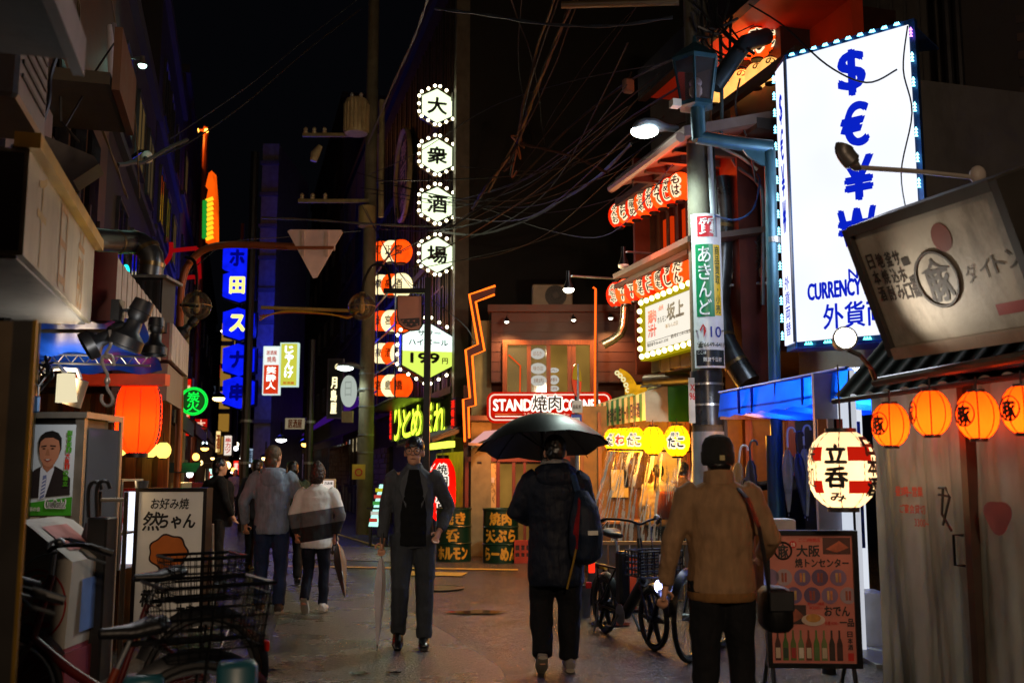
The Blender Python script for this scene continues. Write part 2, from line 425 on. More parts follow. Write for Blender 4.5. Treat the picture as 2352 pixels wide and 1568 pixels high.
# ------------------------------------------------------------------ ground
def asphalt(c0, c1, r0, r1):
    m, nt, N, L = _new(('asphalt', c0, c1))
    out = N('ShaderNodeOutputMaterial'); b = N('ShaderNodeBsdfPrincipled'); L(b.outputs[0], out.inputs[0])
    tc = N('ShaderNodeTexCoord'); s = tc.outputs['Object']
    n1 = N('ShaderNodeTexNoise'); n1.inputs['Scale'].default_value = .55; n1.inputs['Detail'].default_value = 6; L(s, n1.inputs[0])
    n2 = N('ShaderNodeTexNoise'); n2.inputs['Scale'].default_value = 34; n2.inputs['Detail'].default_value = 6; n2.inputs['Roughness'].default_value = .75; L(s, n2.inputs[0])
    n3 = N('ShaderNodeTexVoronoi'); n3.inputs['Scale'].default_value = 62; L(s, n3.inputs[0])
    cr = N('ShaderNodeValToRGB'); cr.color_ramp.elements[0].position = .3; cr.color_ramp.elements[0].color = (*c0, 1)
    cr.color_ramp.elements[1].position = .75; cr.color_ramp.elements[1].color = (*c1, 1); L(n1.outputs[0], cr.inputs[0])
    mx = N('ShaderNodeMix'); mx.data_type = 'RGBA'; mx.blend_type = 'MULTIPLY'; mx.inputs[0].default_value = 1; L(cr.outputs[0], mx.inputs[6])
    r = N('ShaderNodeMapRange'); r.inputs[1].default_value = .33; r.inputs[2].default_value = .67; r.inputs[3].default_value = .1; r.inputs[4].default_value = 2.4; L(n2.outputs[0], r.inputs[0]); L(r.outputs[0], mx.inputs[7])
    sv = N('ShaderNodeSeparateColor'); L(n3.outputs['Color'], sv.inputs[0]); r2 = N('ShaderNodeMapRange'); r2.inputs[3].default_value = .35; r2.inputs[4].default_value = 1.65; L(sv.outputs[0], r2.inputs[0])
    m2 = N('ShaderNodeMix'); m2.data_type = 'RGBA'; m2.blend_type = 'MULTIPLY'; m2.inputs[0].default_value = 1; L(mx.outputs[2], m2.inputs[6]); L(r2.outputs[0], m2.inputs[7]); L(m2.outputs[2], b.inputs['Base Color'])
    # wet patches: noise decides where water fills the grain
    n4 = N('ShaderNodeTexNoise'); n4.inputs['Scale'].default_value = .9; n4.inputs['Detail'].default_value = 7; n4.inputs['Roughness'].default_value = .62
    mp = N('ShaderNodeMapping'); mp.inputs['Location'].default_value = (3.3, 1.7, 0); L(s, mp.inputs[0]); L(mp.outputs[0], n4.inputs[0])
    w = N('ShaderNodeMapRange'); w.inputs[1].default_value = .50; w.inputs[2].default_value = .68; L(n4.outputs[0], w.inputs[0])
    rr = N('ShaderNodeMapRange'); rr.inputs[3].default_value = r0; rr.inputs[4].default_value = r1; L(w.outputs[0], rr.inputs[0]); L(rr.outputs[0], b.inputs['Roughness'])
    ad = N('ShaderNodeMath'); ad.operation = 'ADD'; L(n2.outputs[0], ad.inputs[0]); L(n3.outputs[0], ad.inputs[1])
    bs = N('ShaderNodeMapRange'); bs.inputs[3].default_value = 1.0; bs.inputs[4].default_value = .5; L(w.outputs[0], bs.inputs[0])
    bp = N('ShaderNodeBump'); bp.inputs['Distance'].default_value = .012; L(bs.outputs[0], bp.inputs['Strength']); L(ad.outputs[0], bp.inputs['Height']); L(bp.outputs[0], b.inputs['Normal'])
    b.inputs['Specular IOR Level'].default_value = .5
    return m
ASPH = asphalt((.015, .014, .0125), (.056, .050, .042), .26, .07)
mb = MB(); mb.quad((-220, -40, 0), (220, -40, 0), (220, 420, 0), (-220, 420, 0)); struct(mb.build('road', ASPH))
def sheet(name, pts, mat, z=.004):
    b = MB(); vs = [G(px, py) for px, py in pts]
    b._a([(p.x, p.y, z) for p in vs], [tuple(range(len(vs)))], True)
    o = b.build(name, mat); struct(o)
    n = o.data.polygons[0].normal
    if n.z < 0: o.data.flip_normals()
    return o
LANE = asphalt((.03, .027, .0225), (.095, .084, .068), .29, .09)
sheet('concrete_lane', [(788, 1312), (902, 1382), (1030, 1456), (1150, 1535), (1200, 1640), (380, 1640), (470, 1420), (520, 1220), (545, 1180), (560, 1180), (640, 1240), (700, 1285)], LANE)
sheet('pavement_band', [(640, 1252), (1000, 1258), (1000, 1284), (905, 1290), (700, 1284)], asphalt((.045, .04, .032), (.13, .112, .088), .36, .12), .008)
YEL = pbr('#b8902a', .5, var=.3, scale=9, dirt=.5); WPT = pbr('#b9b7ae', .5, var=.3, scale=9, dirt=.5)
for pts in ([(771, 1227), (776, 1226), (880, 1257), (874, 1259)], [(640, 1302), (640, 1299), (1190, 1308), (1190, 1311)]):
    sheet('yellow_line', pts, YEL, .012)
sheet('painted_patch', [(944, 1313), (1075, 1316), (1060, 1324), (940, 1322)], YEL, .012)
for x0, y0 in ((528, 1190), (536, 1208), (548, 1228), (560, 1250)):
    sheet('white_marking', [(x0, y0), (x0+24, y0), (x0+27, y0+4), (x0+1, y0+4)], WPT, .012)
sheet('wet_strip', [(505, 1195), (560, 1190), (600, 1290), (640, 1420), (600, 1540), (520, 1540), (500, 1400)], asphalt((.006, .006, .006), (.025, .023, .021), .17, .04), .014)
WATER = pbr('#0b0b0a', .03, var=0, spec=.6)
def puddle(px, py, rx, ry, n=40):
    c = G(px, py); a = G(px+rx, py).x-c.x; bdep = (G(px, py-ry).y-G(px, py+ry).y)/2
    b = MB(); vs = []
    for i in range(n):
        t = 2*math.pi*i/n; k = .72+.42*mnoise.noise((math.cos(t)*1.7+px, math.sin(t)*1.7, py*.1))+.12*math.sin(5*t)
        vs.append((c.x+a*k*math.cos(t), c.y+bdep*k*math.sin(t), .016))
    b._a(vs, [tuple(range(n))], True); o = b.build('puddle', WATER); struct(o)
for a in ((1090, 1408, 95, 5), (826, 1550, 30, 4), (625, 1543, 14, 4), (905, 1548, 22, 3), (1400, 1435, 60, 6), (760, 1270, 40, 5)): puddle(*a)
# a manhole cover in the lane
c = G(1010, 1352); th = thing('manhole_cover', 'round iron manhole cover in the wet asphalt of the crossing', 'manhole cover', (c.x, c.y, 0))
b = MB(FrZ((c.x, c.y, 0), 0)); b.lathe([(.3, .012), (.3, .02), (.26, .022), (.255, .018), (.05, .018)], n=28); b.build('iron_lid', pbr('#3a3938', .35, .7), th)
# ------------------------------------------------------------------ far buildings along the lane
def windows(b_thing, fr, cols, z0, zs, w, h, y, lit=0.0, frame=None, seedv=0):
    rnd = random.Random(seedv)
    for x in cols:
        for z in zs:
            m = MB(fr); m.box(x-w/2-.05, x+w/2+.05, y-.07, y-.002, z-.05, z); m.box(x-w/2-.05, x+w/2+.05, y-.06, y-.002, z+h, z+h+.05)
            m.box(x-w/2-.05, x-w/2, y-.05, y-.002, z, z+h); m.box(x+w/2, x+w/2+.05, y-.05, y-.002, z, z+h); m.box(x-.02, x+.02, y-.045, y-.002, z, z+h)
            f = m.build('window', frame or pbr('#3a3a3d', .4, .5), b_thing)
            g = MB(fr); g.box(x-w/2, x+w/2, y-.03, y-.001, z, z+h)
            g.build('pane', em(rnd.choice(['#6a5330', '#54452e', '#3c4450']), .5, False) if rnd.random() < lit else pbr('#0c0e12', .08, var=0), f)
def block(label, fr, x0, x1, depth, h, col, zs=(), cols=(), lit=.05, y=0.0, band=None, cat='building', ww=1.1, wh=1.2, name='shop_building'):
    c = fr.pt((x0+x1)/2, y+depth/2, 0)
    t = thing(name, label, cat, c)
    Q(fr, 'wall', pbr(col, .8, var=.25, scale=2, bump=.15, bscale=20, dirt=.5), t).box(x0, x1, y, y+depth, 0, h)
    Q(fr, 'parapet', pbr('#2b2a2b', .8), t).box(x0-.06, x1+.06, y-.12, y+depth+.06, h, h+.25)
    for z in zs:
        Q(fr, 'ledge', pbr('#37353a', .7), t).box(x0, x1, y-.1, y-.003, z-.45, z-.33)
    windows(t, fr, cols, 0, zs, ww, wh, y, lit, seedv=int(abs(x0*7)+h*13))
    return t
def sx(y): return y*1.0368       # lane depth -> distance along the left front
block('dark shop house past the duct on the left side of the lane', LF, sx(13.2), sx(20), 8, 8.6, '#2c2322', (4.2, 6.6), (15.6, 17.6, 19.6), .3, .9)
block('narrow black building behind the arched lamp post on the left side of the lane', LF, sx(20.2), sx(28), 8, 11.5, '#1b1a1e', (4.3, 6.8, 9.2), (22.6, 24.6, 27), .15, .9)
block('red lit building behind the orange neon column on the left of the lane', LF, sx(28.2), sx(42), 9, 13, '#2e1a1a', (4.5, 7.2, 9.8), (31, 34, 37, 40), .2, .9)
block('distant grey building at the far left end of the lane', LF, sx(42.4), sx(72), 9, 12, '#1d1d22', (4.5, 7.5), (46, 51, 56, 61, 66), .3, .9)
block('wide dark building closing the far end of the lane', front(92), -34, -12, 8, 14, '#15151a', (5, 8, 11), (-31, -28, -25, -22, -19, -16), .25, 0)
# right side of the lane, beyond the hexagon corner
t_b = block('dark blue-grey building with tall panelled front beside the left utility pole', RF, -26, -12.4, 10, 13.5, '#24262f', (4.4, 7.0, 9.6), (-24.2, -21.6, -19, -16.4, -13.8), .06, .05)
for k in range(6):
    Q(RF, 'metal_panel', pbr('#4a5468', .5, .3), t_b).box(-25.6+k*2.25, -23.5+k*2.25, -.05, .047, 10.9, 13.2)
block('tall black building with bluish side behind the blue hexagon sign', RF, -48, -26.3, 10, 19, '#1a1c28', (4.5, 8, 11.5, 15), (-46, -42, -38, -34, -30), .08, .1)
block('far building with violet awning further down the right side of the lane', RF, -74, -48.4, 10, 12, '#1b1a22', (4.5, 7.5), (-70, -64, -58, -52), .3, .1)
# ------------------------------------------------------------------ generic signs
def sign_px(name, label, box, d, face, texts=(), frame='#141414', thick=.18, edge=.03, group=None, cat='sign', post=None, yrot=0.0, roundc=0):
    """box = (px0, py0, px1, py1) of the face in the picture; stands frontal at distance d unless turned"""
    px0, py0, px1, py1 = box; c = P((px0+px1)/2, (py0+py1)/2, d); w = abs(P(px1, (py0+py1)/2, d).x-P(px0, (py0+py1)/2, d).x); h = P(px0, py0, d).z-P(px0, py1, d).z
    fr = FrZ((c.x, c.y, c.z), yrot)
    t = thing(name, label, cat, (c.x, c.y, c.z-h/2), yrot, group)
    m = MB(fr); e = edge
    m.box(-w/2-e, w/2+e, .01, thick, -h/2-e, h/2+e)
    for q in ((-w/2-e, -w/2, -h/2-e, h/2+e), (w/2, w/2+e, -h/2-e, h/2+e), (-w/2, w/2, h/2, h/2+e), (-w/2, w/2, -h/2-e, -h/2)): m.box(q[0], q[1], -.012, .01, q[2], q[3])
    m.build('frame', frame if not isinstance(frame, str) else pbr(frame, .4, .3), t)
    faces = face if isinstance(face, list) else [(face, 0, 1)]
    for mt, a, b_ in faces:                  # bands from bottom (0) to top (1)
        Q(fr, 'face', mt, t).box(-w/2, w/2, 0, .009, -h/2+h*a, -h/2+h*b_-(.002 if b_ < 1 else 0))
    by = {}
    for tx in texts:                         # (body, u, v, w, h, material[, vertical, bold]) as fractions of the face, v from the top
        body, u, v, tw, thh, mt = tx[:6]; vert = len(tx) > 6 and tx[6]; bold = tx[7] if len(tx) > 7 else .02
        m = by.setdefault(id(mt), (MB(fr), mt))[0]
        cx = (u-.5)*w; cz = (.5-v)*h
        if vert: m.vtext(body, cx, cz+thh*h/2, cz-thh*h/2, tw*w, -.006, bold)
        else: m.text(body, cx, cz, tw*w, thh*h, -.006, bold)
    for m, mt in by.values(): m.build('lettering', mt, t)
    return t, fr, w, h
EW = em('#fffdf4', 1.6); EWs = em('#f4fbff', 2.2, True)
EB = em('#0a22ff', 1.0, True)
K = INK
R_ = em('#ff2a10', 1.2); RNEON = em('#ff1408', 1.6); 
# red and white box sign and green-yellow box sign hanging over the lane
SGN = 30.0
sign_px('hanging_sign', 'red and white upright light box hanging left of the green and yellow one', (606, 797, 640, 904), 30, [(em('#d83a18', 1.0, True), 0, .62), (em('#eef4ee', 1.1, True), .62, 1)],
        [('笑酔人', .5, .66, .62, .5, em('#fff6e8', 1.8), True, .04), ('居酒屋', .5, .12, .7, .09, em('#d83a18', .7)), ('焼鳥', .5, .26, .6, .12, em('#d83a18', .7))], em('#dff4ee', 1.0), .2)
sign_px('hanging_sign', 'green edged upright light box with yellow face hanging over the lane', (645, 789, 682, 885), 29, em('#d8d84a', .9, True),
        [('じゃんけ', .5, .43, .5, .78, em('#eaffff', 1.9), True, .05), ('居酒屋', .5, .94, .7, .06, em('#d01818', .8))], em('#cfeee0', 1.0), .2)
sign_px('upright_sign', 'black upright sign with cream characters beside the round white sign', (754, 826, 785, 958), 24.2, pbr('#0d0b0a', .35),
        [('月島屋', .42, .62, .42, .66, em('#fff2b8', 1.7), True, .03), ('の', .62, .12, .3, .1, em('#fff2b8', 1.4)), ('TUKISIMAYA', .82, .63, .52, .09, em('#d9c48a', .9), False, .01)][:2], '#3a2a3a', .14)
t_, fr_, w_, h_ = sign_px('shop_board', 'small illuminated menu board standing behind the woman in the striped sweater', (742, 1103, 766, 1155), 17.5, em('#e8d8cc', .9, True), [('月島屋', .5, .12, .8, .12, INK), ('もんじゃ', .5, .55, .8, .12, em('#c03028', .7)), ('焼', .5, .8, .5, .2, em('#3a9030', .6))], '#d8d0c0', .05)
m = MB(fr_)
for s_ in (-1, 1): m.tube([(s_*w_*.4, .03, -h_/2), (s_*w_*.45, .1, -P(742, 1155, 17.5).z-h_/2)], .015)
m.build('leg', BLK, t_)
# round white sign on the pole; street lamp light on it put in as glow
c = P(801, 898, 22.6); t = thing('round_sign', 'round pale sign with faded marks fixed beside the pole under the street lamp', 'sign', c)
fr = FrZ(c, -.25); Q(fr, 'disc_face', em('#c4cfc4', .75), t).disc(0, 0, .19, .36, -.03, 32, .03)
Q(fr, 'lettering', em('#a8b2a8', .7), t).text('日', 0, .05, .16, .34, -.034, .0)
Q(fr, 'bracket', STEEL, t).tube([(0, .04, 0), (.36, .06, 0)], .018)
c = P(798, 957, 22.6); o = MB(FrZ(c, -.25)).bbox(-.14, .14, -.02, .02, -.13, .13, .01).build('small_plate', pbr('#a8a48c', .5)); tag(o, 'small square plate under the round pale sign on the pole', 'sign')
# ------------------------------------------------------------------ blue hexagon column sign
BLUE = em('#0a1cff', .95, True, .25, 3); BLU2 = em('#3a78ff', 1.1); YLW = em('#fff27a', 1.6)
DB = 31.0
t = thing('hexagon_column_sign', 'tall column of five blue lit hexagons over the left of the lane', 'sign', P(545, 945, DB))
fr = front(DB)
for i, (cy0, ch) in enumerate(((592, 'ホ'), (655, '田'), (742, 'ス'), (825, 'ナ'), (900, '串'))):
    cx, cz = onF(545, cy0, fr); hw = .46; hh = .5
    poly = [(cx-hw, cz-hh*.7), (cx, cz-hh), (cx+hw, cz-hh*.7), (cx+hw, cz+hh*.7), (cx, cz+hh), (cx-hw, cz+hh*.7)]
    f = Q(fr, 'hexagon', BLUE, t).prism(poly, 0, .3)
    Q(fr, 'lettering', YLW if i in (1, 2) else em('#0206a0', .5), f).text(ch, cx, cz, .44, .5, -.02, .05)
    Q(fr, 'casing', BLKM, f).prism([(x*1.0+(.06 if x > cx else -.06 if x < cx else 0), z+(-.05 if z < cz else .05)) for x, z in poly], .31, .5)
lamp('blue_glow', P(560, 760, DB-1.2), '#1428ff', 260, 'POINT', .6, parent=t); cx, cz = onF(545, 560, fr); Q(fr, 'spine', BLKM, t).box(cx-.05, cx+.05, .52, .62, 2.2, cz+.8)
# ------------------------------------------------------------------ orange neon column and flood lamps on a post
DO = 30.0; fr = front(DO)
t = thing('neon_column', 'orange and red neon column sign with green edging high on the left', 'sign', P(482, 560, DO))
pts = [(472, 556), (492, 558), (491, 455), (486, 392), (479, 398), (472, 428), (478, 436), (471, 470)]
Q(fr, 'sign_body', em('#ff5a08', 1.1, True, .35, 1.2), t).prism([onF(a, b, fr) for a, b in pts], 0, .5)
for k in range(9):
    a, b = onF(474+ (k % 2), 462+k*11, fr), onF(490, 456+k*11, fr); Q(fr, 'neon_tube', em('#ffc020', 1.5), t).tube([(a[0], -.03, a[1]), (b[0], -.03, b[1])], .06, 5)
m = MB(fr); a, b = onF(472, 462, fr), onF(471, 548, fr); m.tube([(a[0], -.04, a[1]), (b[0], -.04, b[1])], .08, 6); m.build('green_edge', em('#20a030', .8), t)
t = thing('flood_post', 'orange painted post carrying two small amber flood lamps against the black sky', 'lamp post', (XX(441, 38), 38, 0))
fr = front(38); m = MB(fr); x = XX(441, 38); m.tube([(x, 0, 0), (x, 0, Z(292, 38))], [.14, .1], 8); m.build('post', pbr('#a04a10', .5), t)
Q(fr, 'crossbar', pbr('#a04a10', .5), t).tube([(XX(417, 38), 0, Z(299, 38)), (XX(447, 38), 0, Z(299, 38))], .05)
for px, r in ((418, .13), (444, .08)):
    Q(fr, 'flood_lamp', em('#ffb040', 9), t, True).ell((XX(px, 38), -.1, Z(302, 38)), r)
lamp('flood_light', P(430, 304, 37.5), '#ff9030', 120, 'POINT', .2, parent=t)
# ------------------------------------------------------------------ green round neon sign
DG = 17.0; fr = front(DG); c = P(444, 921, DG)
t = thing('round_neon_sign', 'round green neon sign with a character inside two rings', 'sign', c)
f2 = FrZ(c, .1); GN = em('#10e040', 1.5)
Q(f2, 'backboard', pbr('#2a2624', .5), t).disc(0, 0, .235, .235, .02, 32, .1)
for R in (.232, .205): Q(f2, 'neon_ring', GN, t).ring((0, 0, 0), R, .011, 32, 6)
m = MB(f2); m.text('炭', 0, .07, .2, .17, -.01, .03); m.text('火', 0, -.09, .2, .16, -.01, .03); m.build('lettering', GN, t)
Q(f2, 'bracket', BLK, t).tube([(-.2, .06, 0), (-.55, .06, 0)], .02)
lamp('green_glow', c+Vector((0, -.25, 0)), '#20ff50', 4, 'POINT', .15, parent=t)
# ------------------------------------------------------------------ assorted distant signs, lamps and shop fronts down the lane
far = [  # px0 py0 px1 py1 d colour strength text textcolour label
 (425, 870, 437, 1000, 27, '#e01808', .9, '焼肉ホルモン', '#ffd0a0', 'narrow red upright sign behind the green round neon'),
 (447, 962, 476, 985, 30, '#c01008', .8, '大', '#ffd0b0', 'small red sign board below the green round neon'),
 (496, 990, 506, 1038, 33, '#ffd890', 1.2, '酒', '#803010', 'slim cream light box left of the blue hexagons low down'),
 (515, 1000, 532, 1045, 30, '#f0e0d0', 1.0, '串カツ', '#c01808', 'tilted white menu board under the blue hexagons'),
 (566, 1030, 590, 1062, 36, '#9ab0c8', .8, '寿司', '#203040', 'pale bluish shop sign past the thin black pole'),
 (655, 960, 700, 985, 33, '#b0a080', .5, '居酒屋', '#402010', 'dull cream fascia sign above the maroon awning'),
 (587, 948, 598, 996, 39, '#3038a0', .6, 'バー', '#c0d0ff', 'dim violet upright sign beyond the pole'),
 (536, 1058, 548, 1090, 52, '#ff2818', 1.2, '薬', '#ffe0d0', 'tiny red sign at the far end of the lane'),
 (556, 1062, 575, 1072, 50, '#e8f0ff', 1.6, '鮨', '#203060', 'tiny white strip sign at the far end of the lane'),
 (472, 1076, 490, 1118, 19, '#c8fff0', 1.3, '生', '#c03020', 'bluish white standing light box behind the man in black'),
 (505, 838, 516, 880, 40, '#c01008', .7, '鍋', '#ff9070', 'dim red upright sign left of the blue hexagons'),
 (522, 770, 540, 800, 45, '#d8a850', .5, '蔵', '#503010', 'dim amber sign partly behind the blue hexagons'),
]
for a in far:
    px0, py0, px1, py1, d, col, st, tx, tcol, lab = a
    vert = (py1-py0) > 1.4*(px1-px0)
    sign_px('distant_sign', lab, (px0, py0, px1, py1), d, em(col, st, True), [(tx, .5, .5, .7, .8, em(tcol, 1.0), vert, .03)], '#1a1414', .15)
# amber window shapes (lit stair windows) left of the blue hexagons
blob = [(512, 760, 40), (457, 978, 34), (502, 915, 24), (555, 1052, 46), (470, 1030, 30), (535, 1084, 60), (583, 1045, 38), (610, 1052, 30), (646, 1010, 28), (700, 1020, 26), (565, 1010, 42), (522, 1052, 55), (488, 1052, 48)]
BC = ['#fff0c8', '#dff8ff', '#ffd080', '#ffffff', '#ffb050']
for i, (px, py, d) in enumerate(blob):
    c = P(px, py, d); t = thing('lane_lamp', 'small %s lamp over the lane near %s' % (['cream', 'bluish', 'amber', 'white', 'orange'][i % 5], ['a dark upper window', 'the red hanging sign', 'the green round neon', 'the far shop fronts', 'the narrow red sign', 'the far end', 'the thin black pole', 'the bluish shop sign', 'the maroon awning', 'the utility pole', 'the violet sign', 'the distant white strip sign', 'the cart roof'][i]), 'lamp', c, 0, 'small lamps down the lane')
    Q(FrZ(c, 0), 'bulb', em(BC[i % 5], 7), t, True).ell((0, 0, 0), (.09+.03*(i % 3),)*2+(.07,), 8, 6)
    Q(FrZ(c, 0), 'shade', BLKM, t).lathe([(.17, .02), (.13, .1), (.03, .16), (.02, .5)], n=10)
rnd = random.Random(77)
for i in range(20):
    c = P(rnd.uniform(430, 640), rnd.uniform(1012, 1092), rnd.uniform(28, 70)); t = thing('lane_lamp', 'tiny bright lamp among the far shop fronts down the lane', 'lamp', c, 0, 'tiny far lamps of the lane'); Q(FrZ(c, 0), 'bulb', em(BC[i % 5], 5), t, True).ell((0, 0, 0), rnd.uniform(.06, .13), 8, 6)
t = thing('pale_end_wall', 'pale narrow end wall washed in blue light right of the blue hexagons', 'building', P(605, 1080, 33)); x0, x1 = XX(590, 33, 760), XX(628, 33, 760); Q(front(33), 'wall', pbr('#6a6c78', .7, var=.25, dirt=.5), t).box(x0, x1, 0, 5, 0, Z(330, 33))
for k in range(9): Q(front(33), 'ledge', pbr('#4a4c58', .7), t).box(x0-.04, x1+.04, -.12, -.002, 3+k*1.1, 3.12+k*1.1)
lamp('blue_wash', P(585, 760, 31.2), '#1a30ff', 220, 'POINT', .4, parent=t)
t = thing('dragon_neon', 'dim red neon tube figure high on the dark wall left of the arched post', 'neon sign', P(420, 640, 20)); RD = em('#e0141a', .3)
for L_ in ([(393, 557), (393, 576), (388, 592), (377, 607)], [(393, 576), (420, 573), (452, 570)], [(452, 570), (456, 600), (458, 640)], [(425, 638), (450, 637), (452, 652)]): Q(WORLD, 'neon_tube', RD, t, True).tube(curve([P(a, b, 20.3) for a, b in L_]), [.05]*100 if 0 else .045, 6, raw=True)
t = thing('amber_column', 'amber lit stair windows stacked left of the blue hexagons', 'window column', P(518, 860, 33))
for k in range(6): f = Q(front(33), 'pane', em('#d8a040', .38, True), t).box(XX(508, 33, 800), XX(530, 33, 800), 0, .1, Z(742+k*52+40, 33), Z(742+k*52, 33))
Q(front(33), 'frame', BLK, t).box(XX(506, 33, 800), XX(532, 33, 800), .11, .3, Z(1060, 33), Z(736, 33))
# lit open shop fronts low down both sides of the lane
def shopfront(label, fr, x0, x1, z1, col, st, seedv, awn=None):
    if fr is LF: fr = Fr(LF.o+LF.Y*.9, LF.X)
    rnd = random.Random(seedv); t = thing('lit_shop', label, 'shop', fr.pt((x0+x1)/2, -.2, 0))
    Q(fr, 'lit_interior', em(col, st, True, .45, 1.6), t).box(x0, x1, -.02, -.004, .1, z1)
    n = max(3, int((x1-x0)/1.1))
    for i in range(n+1):
        x = x0+(x1-x0)*i/n; Q(fr, 'post', pbr('#2a1a10', .5), t).box(x-.05, x+.05, -.14, -.02, 0, z1)
    for i in range(n):
        x = x0+(x1-x0)*(i+.5)/n; m = MB(fr); hgt = rnd.uniform(.6, 1.0); m.bbox(x-.38, x+.38, -.3, -.1, 0, hgt); m.build('counter', pbr(rnd.choice(['#3a2618', '#1c1c1e', '#4a3a2a']), .6), t)
    m = MB(fr)
    p = [(0, z1), (-1.0, z1-.35), (-1.0, z1-.6), (-.98, z1-.6), (-.98, z1-.33), (0, z1+.06)]
    k = len(p); vs = [(x0, a, b) for a, b in p]+[(x1, a, b) for a, b in p]
    m._a(vs, [tuple(range(k)), tuple(range(2*k-1, k-1, -1))]+[((i+1) % k, i, k+i, k+(i+1) % k) for i in range(k)])
    m.build('awning', awn or pbr('#3a1512', .7), t)
    for i in range(n):
        x = x0+(x1-x0)*(i+.5)/n; f = Q(fr, 'menu_strip', em(rnd.choice(['#e8d0a0', '#e0e8f0', '#e06040']), .55), t).box(x-.4, x+.4, -.06, -.025, z1-.75, z1-.28)
        Q(fr, 'lettering', INK, f).text(rnd.choice(['居酒屋', '焼鳥', '酒', '鮨', 'ビール']), x, z1-.52, .5, .2, -.066, .02)
    return t
shopfront('row of warm lit stalls under the dark house past the big red lantern', LF, sx(13.5), sx(19.6), 2.7, '#c88a40', .5, 1, pbr('#2a2a2e', .6))
shopfront('amber lit shop front with dark awning further down the left side', LF, sx(20.5), sx(27.6), 2.8, '#b06a30', .6, 2)
shopfront('red lit shop front below the orange neon column', LF, sx(28.6), sx(41), 3.0, '#c04020', .5, 3)
shopfront('far bright shop fronts at the left end of the lane', LF, sx(43), sx(70), 3.0, '#d8a868', .6, 4)
shopfront('dim shop front with maroon awning left of the utility pole', RF, -25.6, -12.6, 2.9, '#6a4a30', .22, 5, pbr('#3a0d12', .7))
shopfront('bluish lit shop front beyond the maroon awning', RF, -46, -27, 2.9, '#8090a8', .35, 6, pbr('#20243a', .7))
shopfront('violet lit shop front at the right end of the lane', RF, -72, -49, 2.9, '#a080a0', .35, 7, pbr('#301838', .7))
# violet projecting awning beside the utility pole
t = thing('violet_awning', 'violet lit canopy projecting behind the utility pole', 'awning', P(730, 990, 26))
fr = RF; a = onF(690, 1003, fr, -1.3); b_ = onF(700, 930, fr, -.3); c = onF(826, 905, fr, -.3); d_ = onF(826, 985, fr, -1.3)
m = MB(fr); m.hexa([fr.pt(a[0], -1.3, a[1]), fr.pt(d_[0], -1.3, a[1]), fr.pt(d_[0], -.2, a[1]+.9), fr.pt(a[0], -.2, a[1]+.9), fr.pt(a[0], -1.3, a[1]+.06), fr.pt(d_[0], -1.3, a[1]+.06), fr.pt(d_[0], -.2, a[1]+.96), fr.pt(a[0], -.2, a[1]+.96)])
m.build('canopy_sheet', em('#4a1a90', .4, True), t)
for k in range(4):
    x = a[0]+(d_[0]-a[0])*(k+.5)/4; Q(fr, 'rib', BLKM, t).tube([(x, -1.28, a[1]-.03), (x, -.22, a[1]+.86)], .025, 6)
# thin black pole in the lane
def thinpole(label, px, d, ptop, r=.07, col=BLK):
    x = XX(px, d); t = thing('lane_pole', label, 'pole', (x, d, 0)); m = MB(FrZ((x, d, 0), 0)); zt = Z(ptop, d)
    m.tube([(0, 0, 0), (0, 0, zt)], [r*1.1, r], 10); m.build('shaft', col, t)
    for zb in (1.6, 2.6): Q(FrZ((x, d, 0), 0), 'band', GALV, t).cyl((0, 0, zb), (0, 0, zb+.06), r*1.5)
    return t
thinpole('thin dark pole in front of the blue hexagon column', 561, 24, 350, .1)
thinpole('slim black pole left of the black upright sign', 709, 24.5, 780, .085)
thinpole('grey banded utility pole near the arched lamp on the left', 405, 20, 700, .14, CONC)
# ================================================================== left side, near to far
LB = Fr((-1.368, 0, 0), SDIR)                 # near shop wall, a little behind the awning front
CREAM = pbr('#b3a68c', .5, var=.12, scale=3, dirt=.45, bump=.08, bscale=30)
# near shop: shutter post, wall, sign box above
t = thing('near_shop', 'dark shop front with metal edged shutter at the left edge of the picture', 'building', LB.pt(3, 0, 0))
x1, _ = onF(62, 1100, LB)
Q(LB, 'wall', pbr('#171412', .6, dirt=.4), t).box(-3, x1-.42, .25, 3.0, 0, 2.62)
for k in range(9):
    Q(LB, 'shutter_slat', pbr('#2a2723', .5, .4), t).box(x1-.46-.02, x1-.1, .06, .1, .1+k*.27, .1+k*.27+.25)
Q(LB, 'door_post', pbr('#241d18', .5), t).box(x1-.1, x1-.055, -.01, .3, 0, 2.6)
Q(LB, 'metal_edge', pbr('#6b5a30', .35, .8), t).box(x1-.055, x1, -.03, .3, 0, 2.6)
t = thing('dark_partition', 'dark olive brown partition with thin gilded edge filling the left border of the picture', 'partition', (-2.0, 3.3, 0)); fr = front(3.3); e = XX(62, 3.3, 1150)
for n_, a_, b2, y_, mt in (('panel', -1.2, -.17, .05, pbr('#0c0b0a', .6)), ('brown_stile', -.168, -.085, .02, pbr('#3a2d1c', .5, dirt=.3)), ('dark_stile', -.083, -.014, .0, pbr('#15110d', .5)), ('gilded_edge', -.012, 0, -.01, pbr('#8a6a20', .35, .7))): Q(fr, n_, mt, t).box(e+a_, e+b2, y_, y_+.012, 0, Z(735, 3.3))
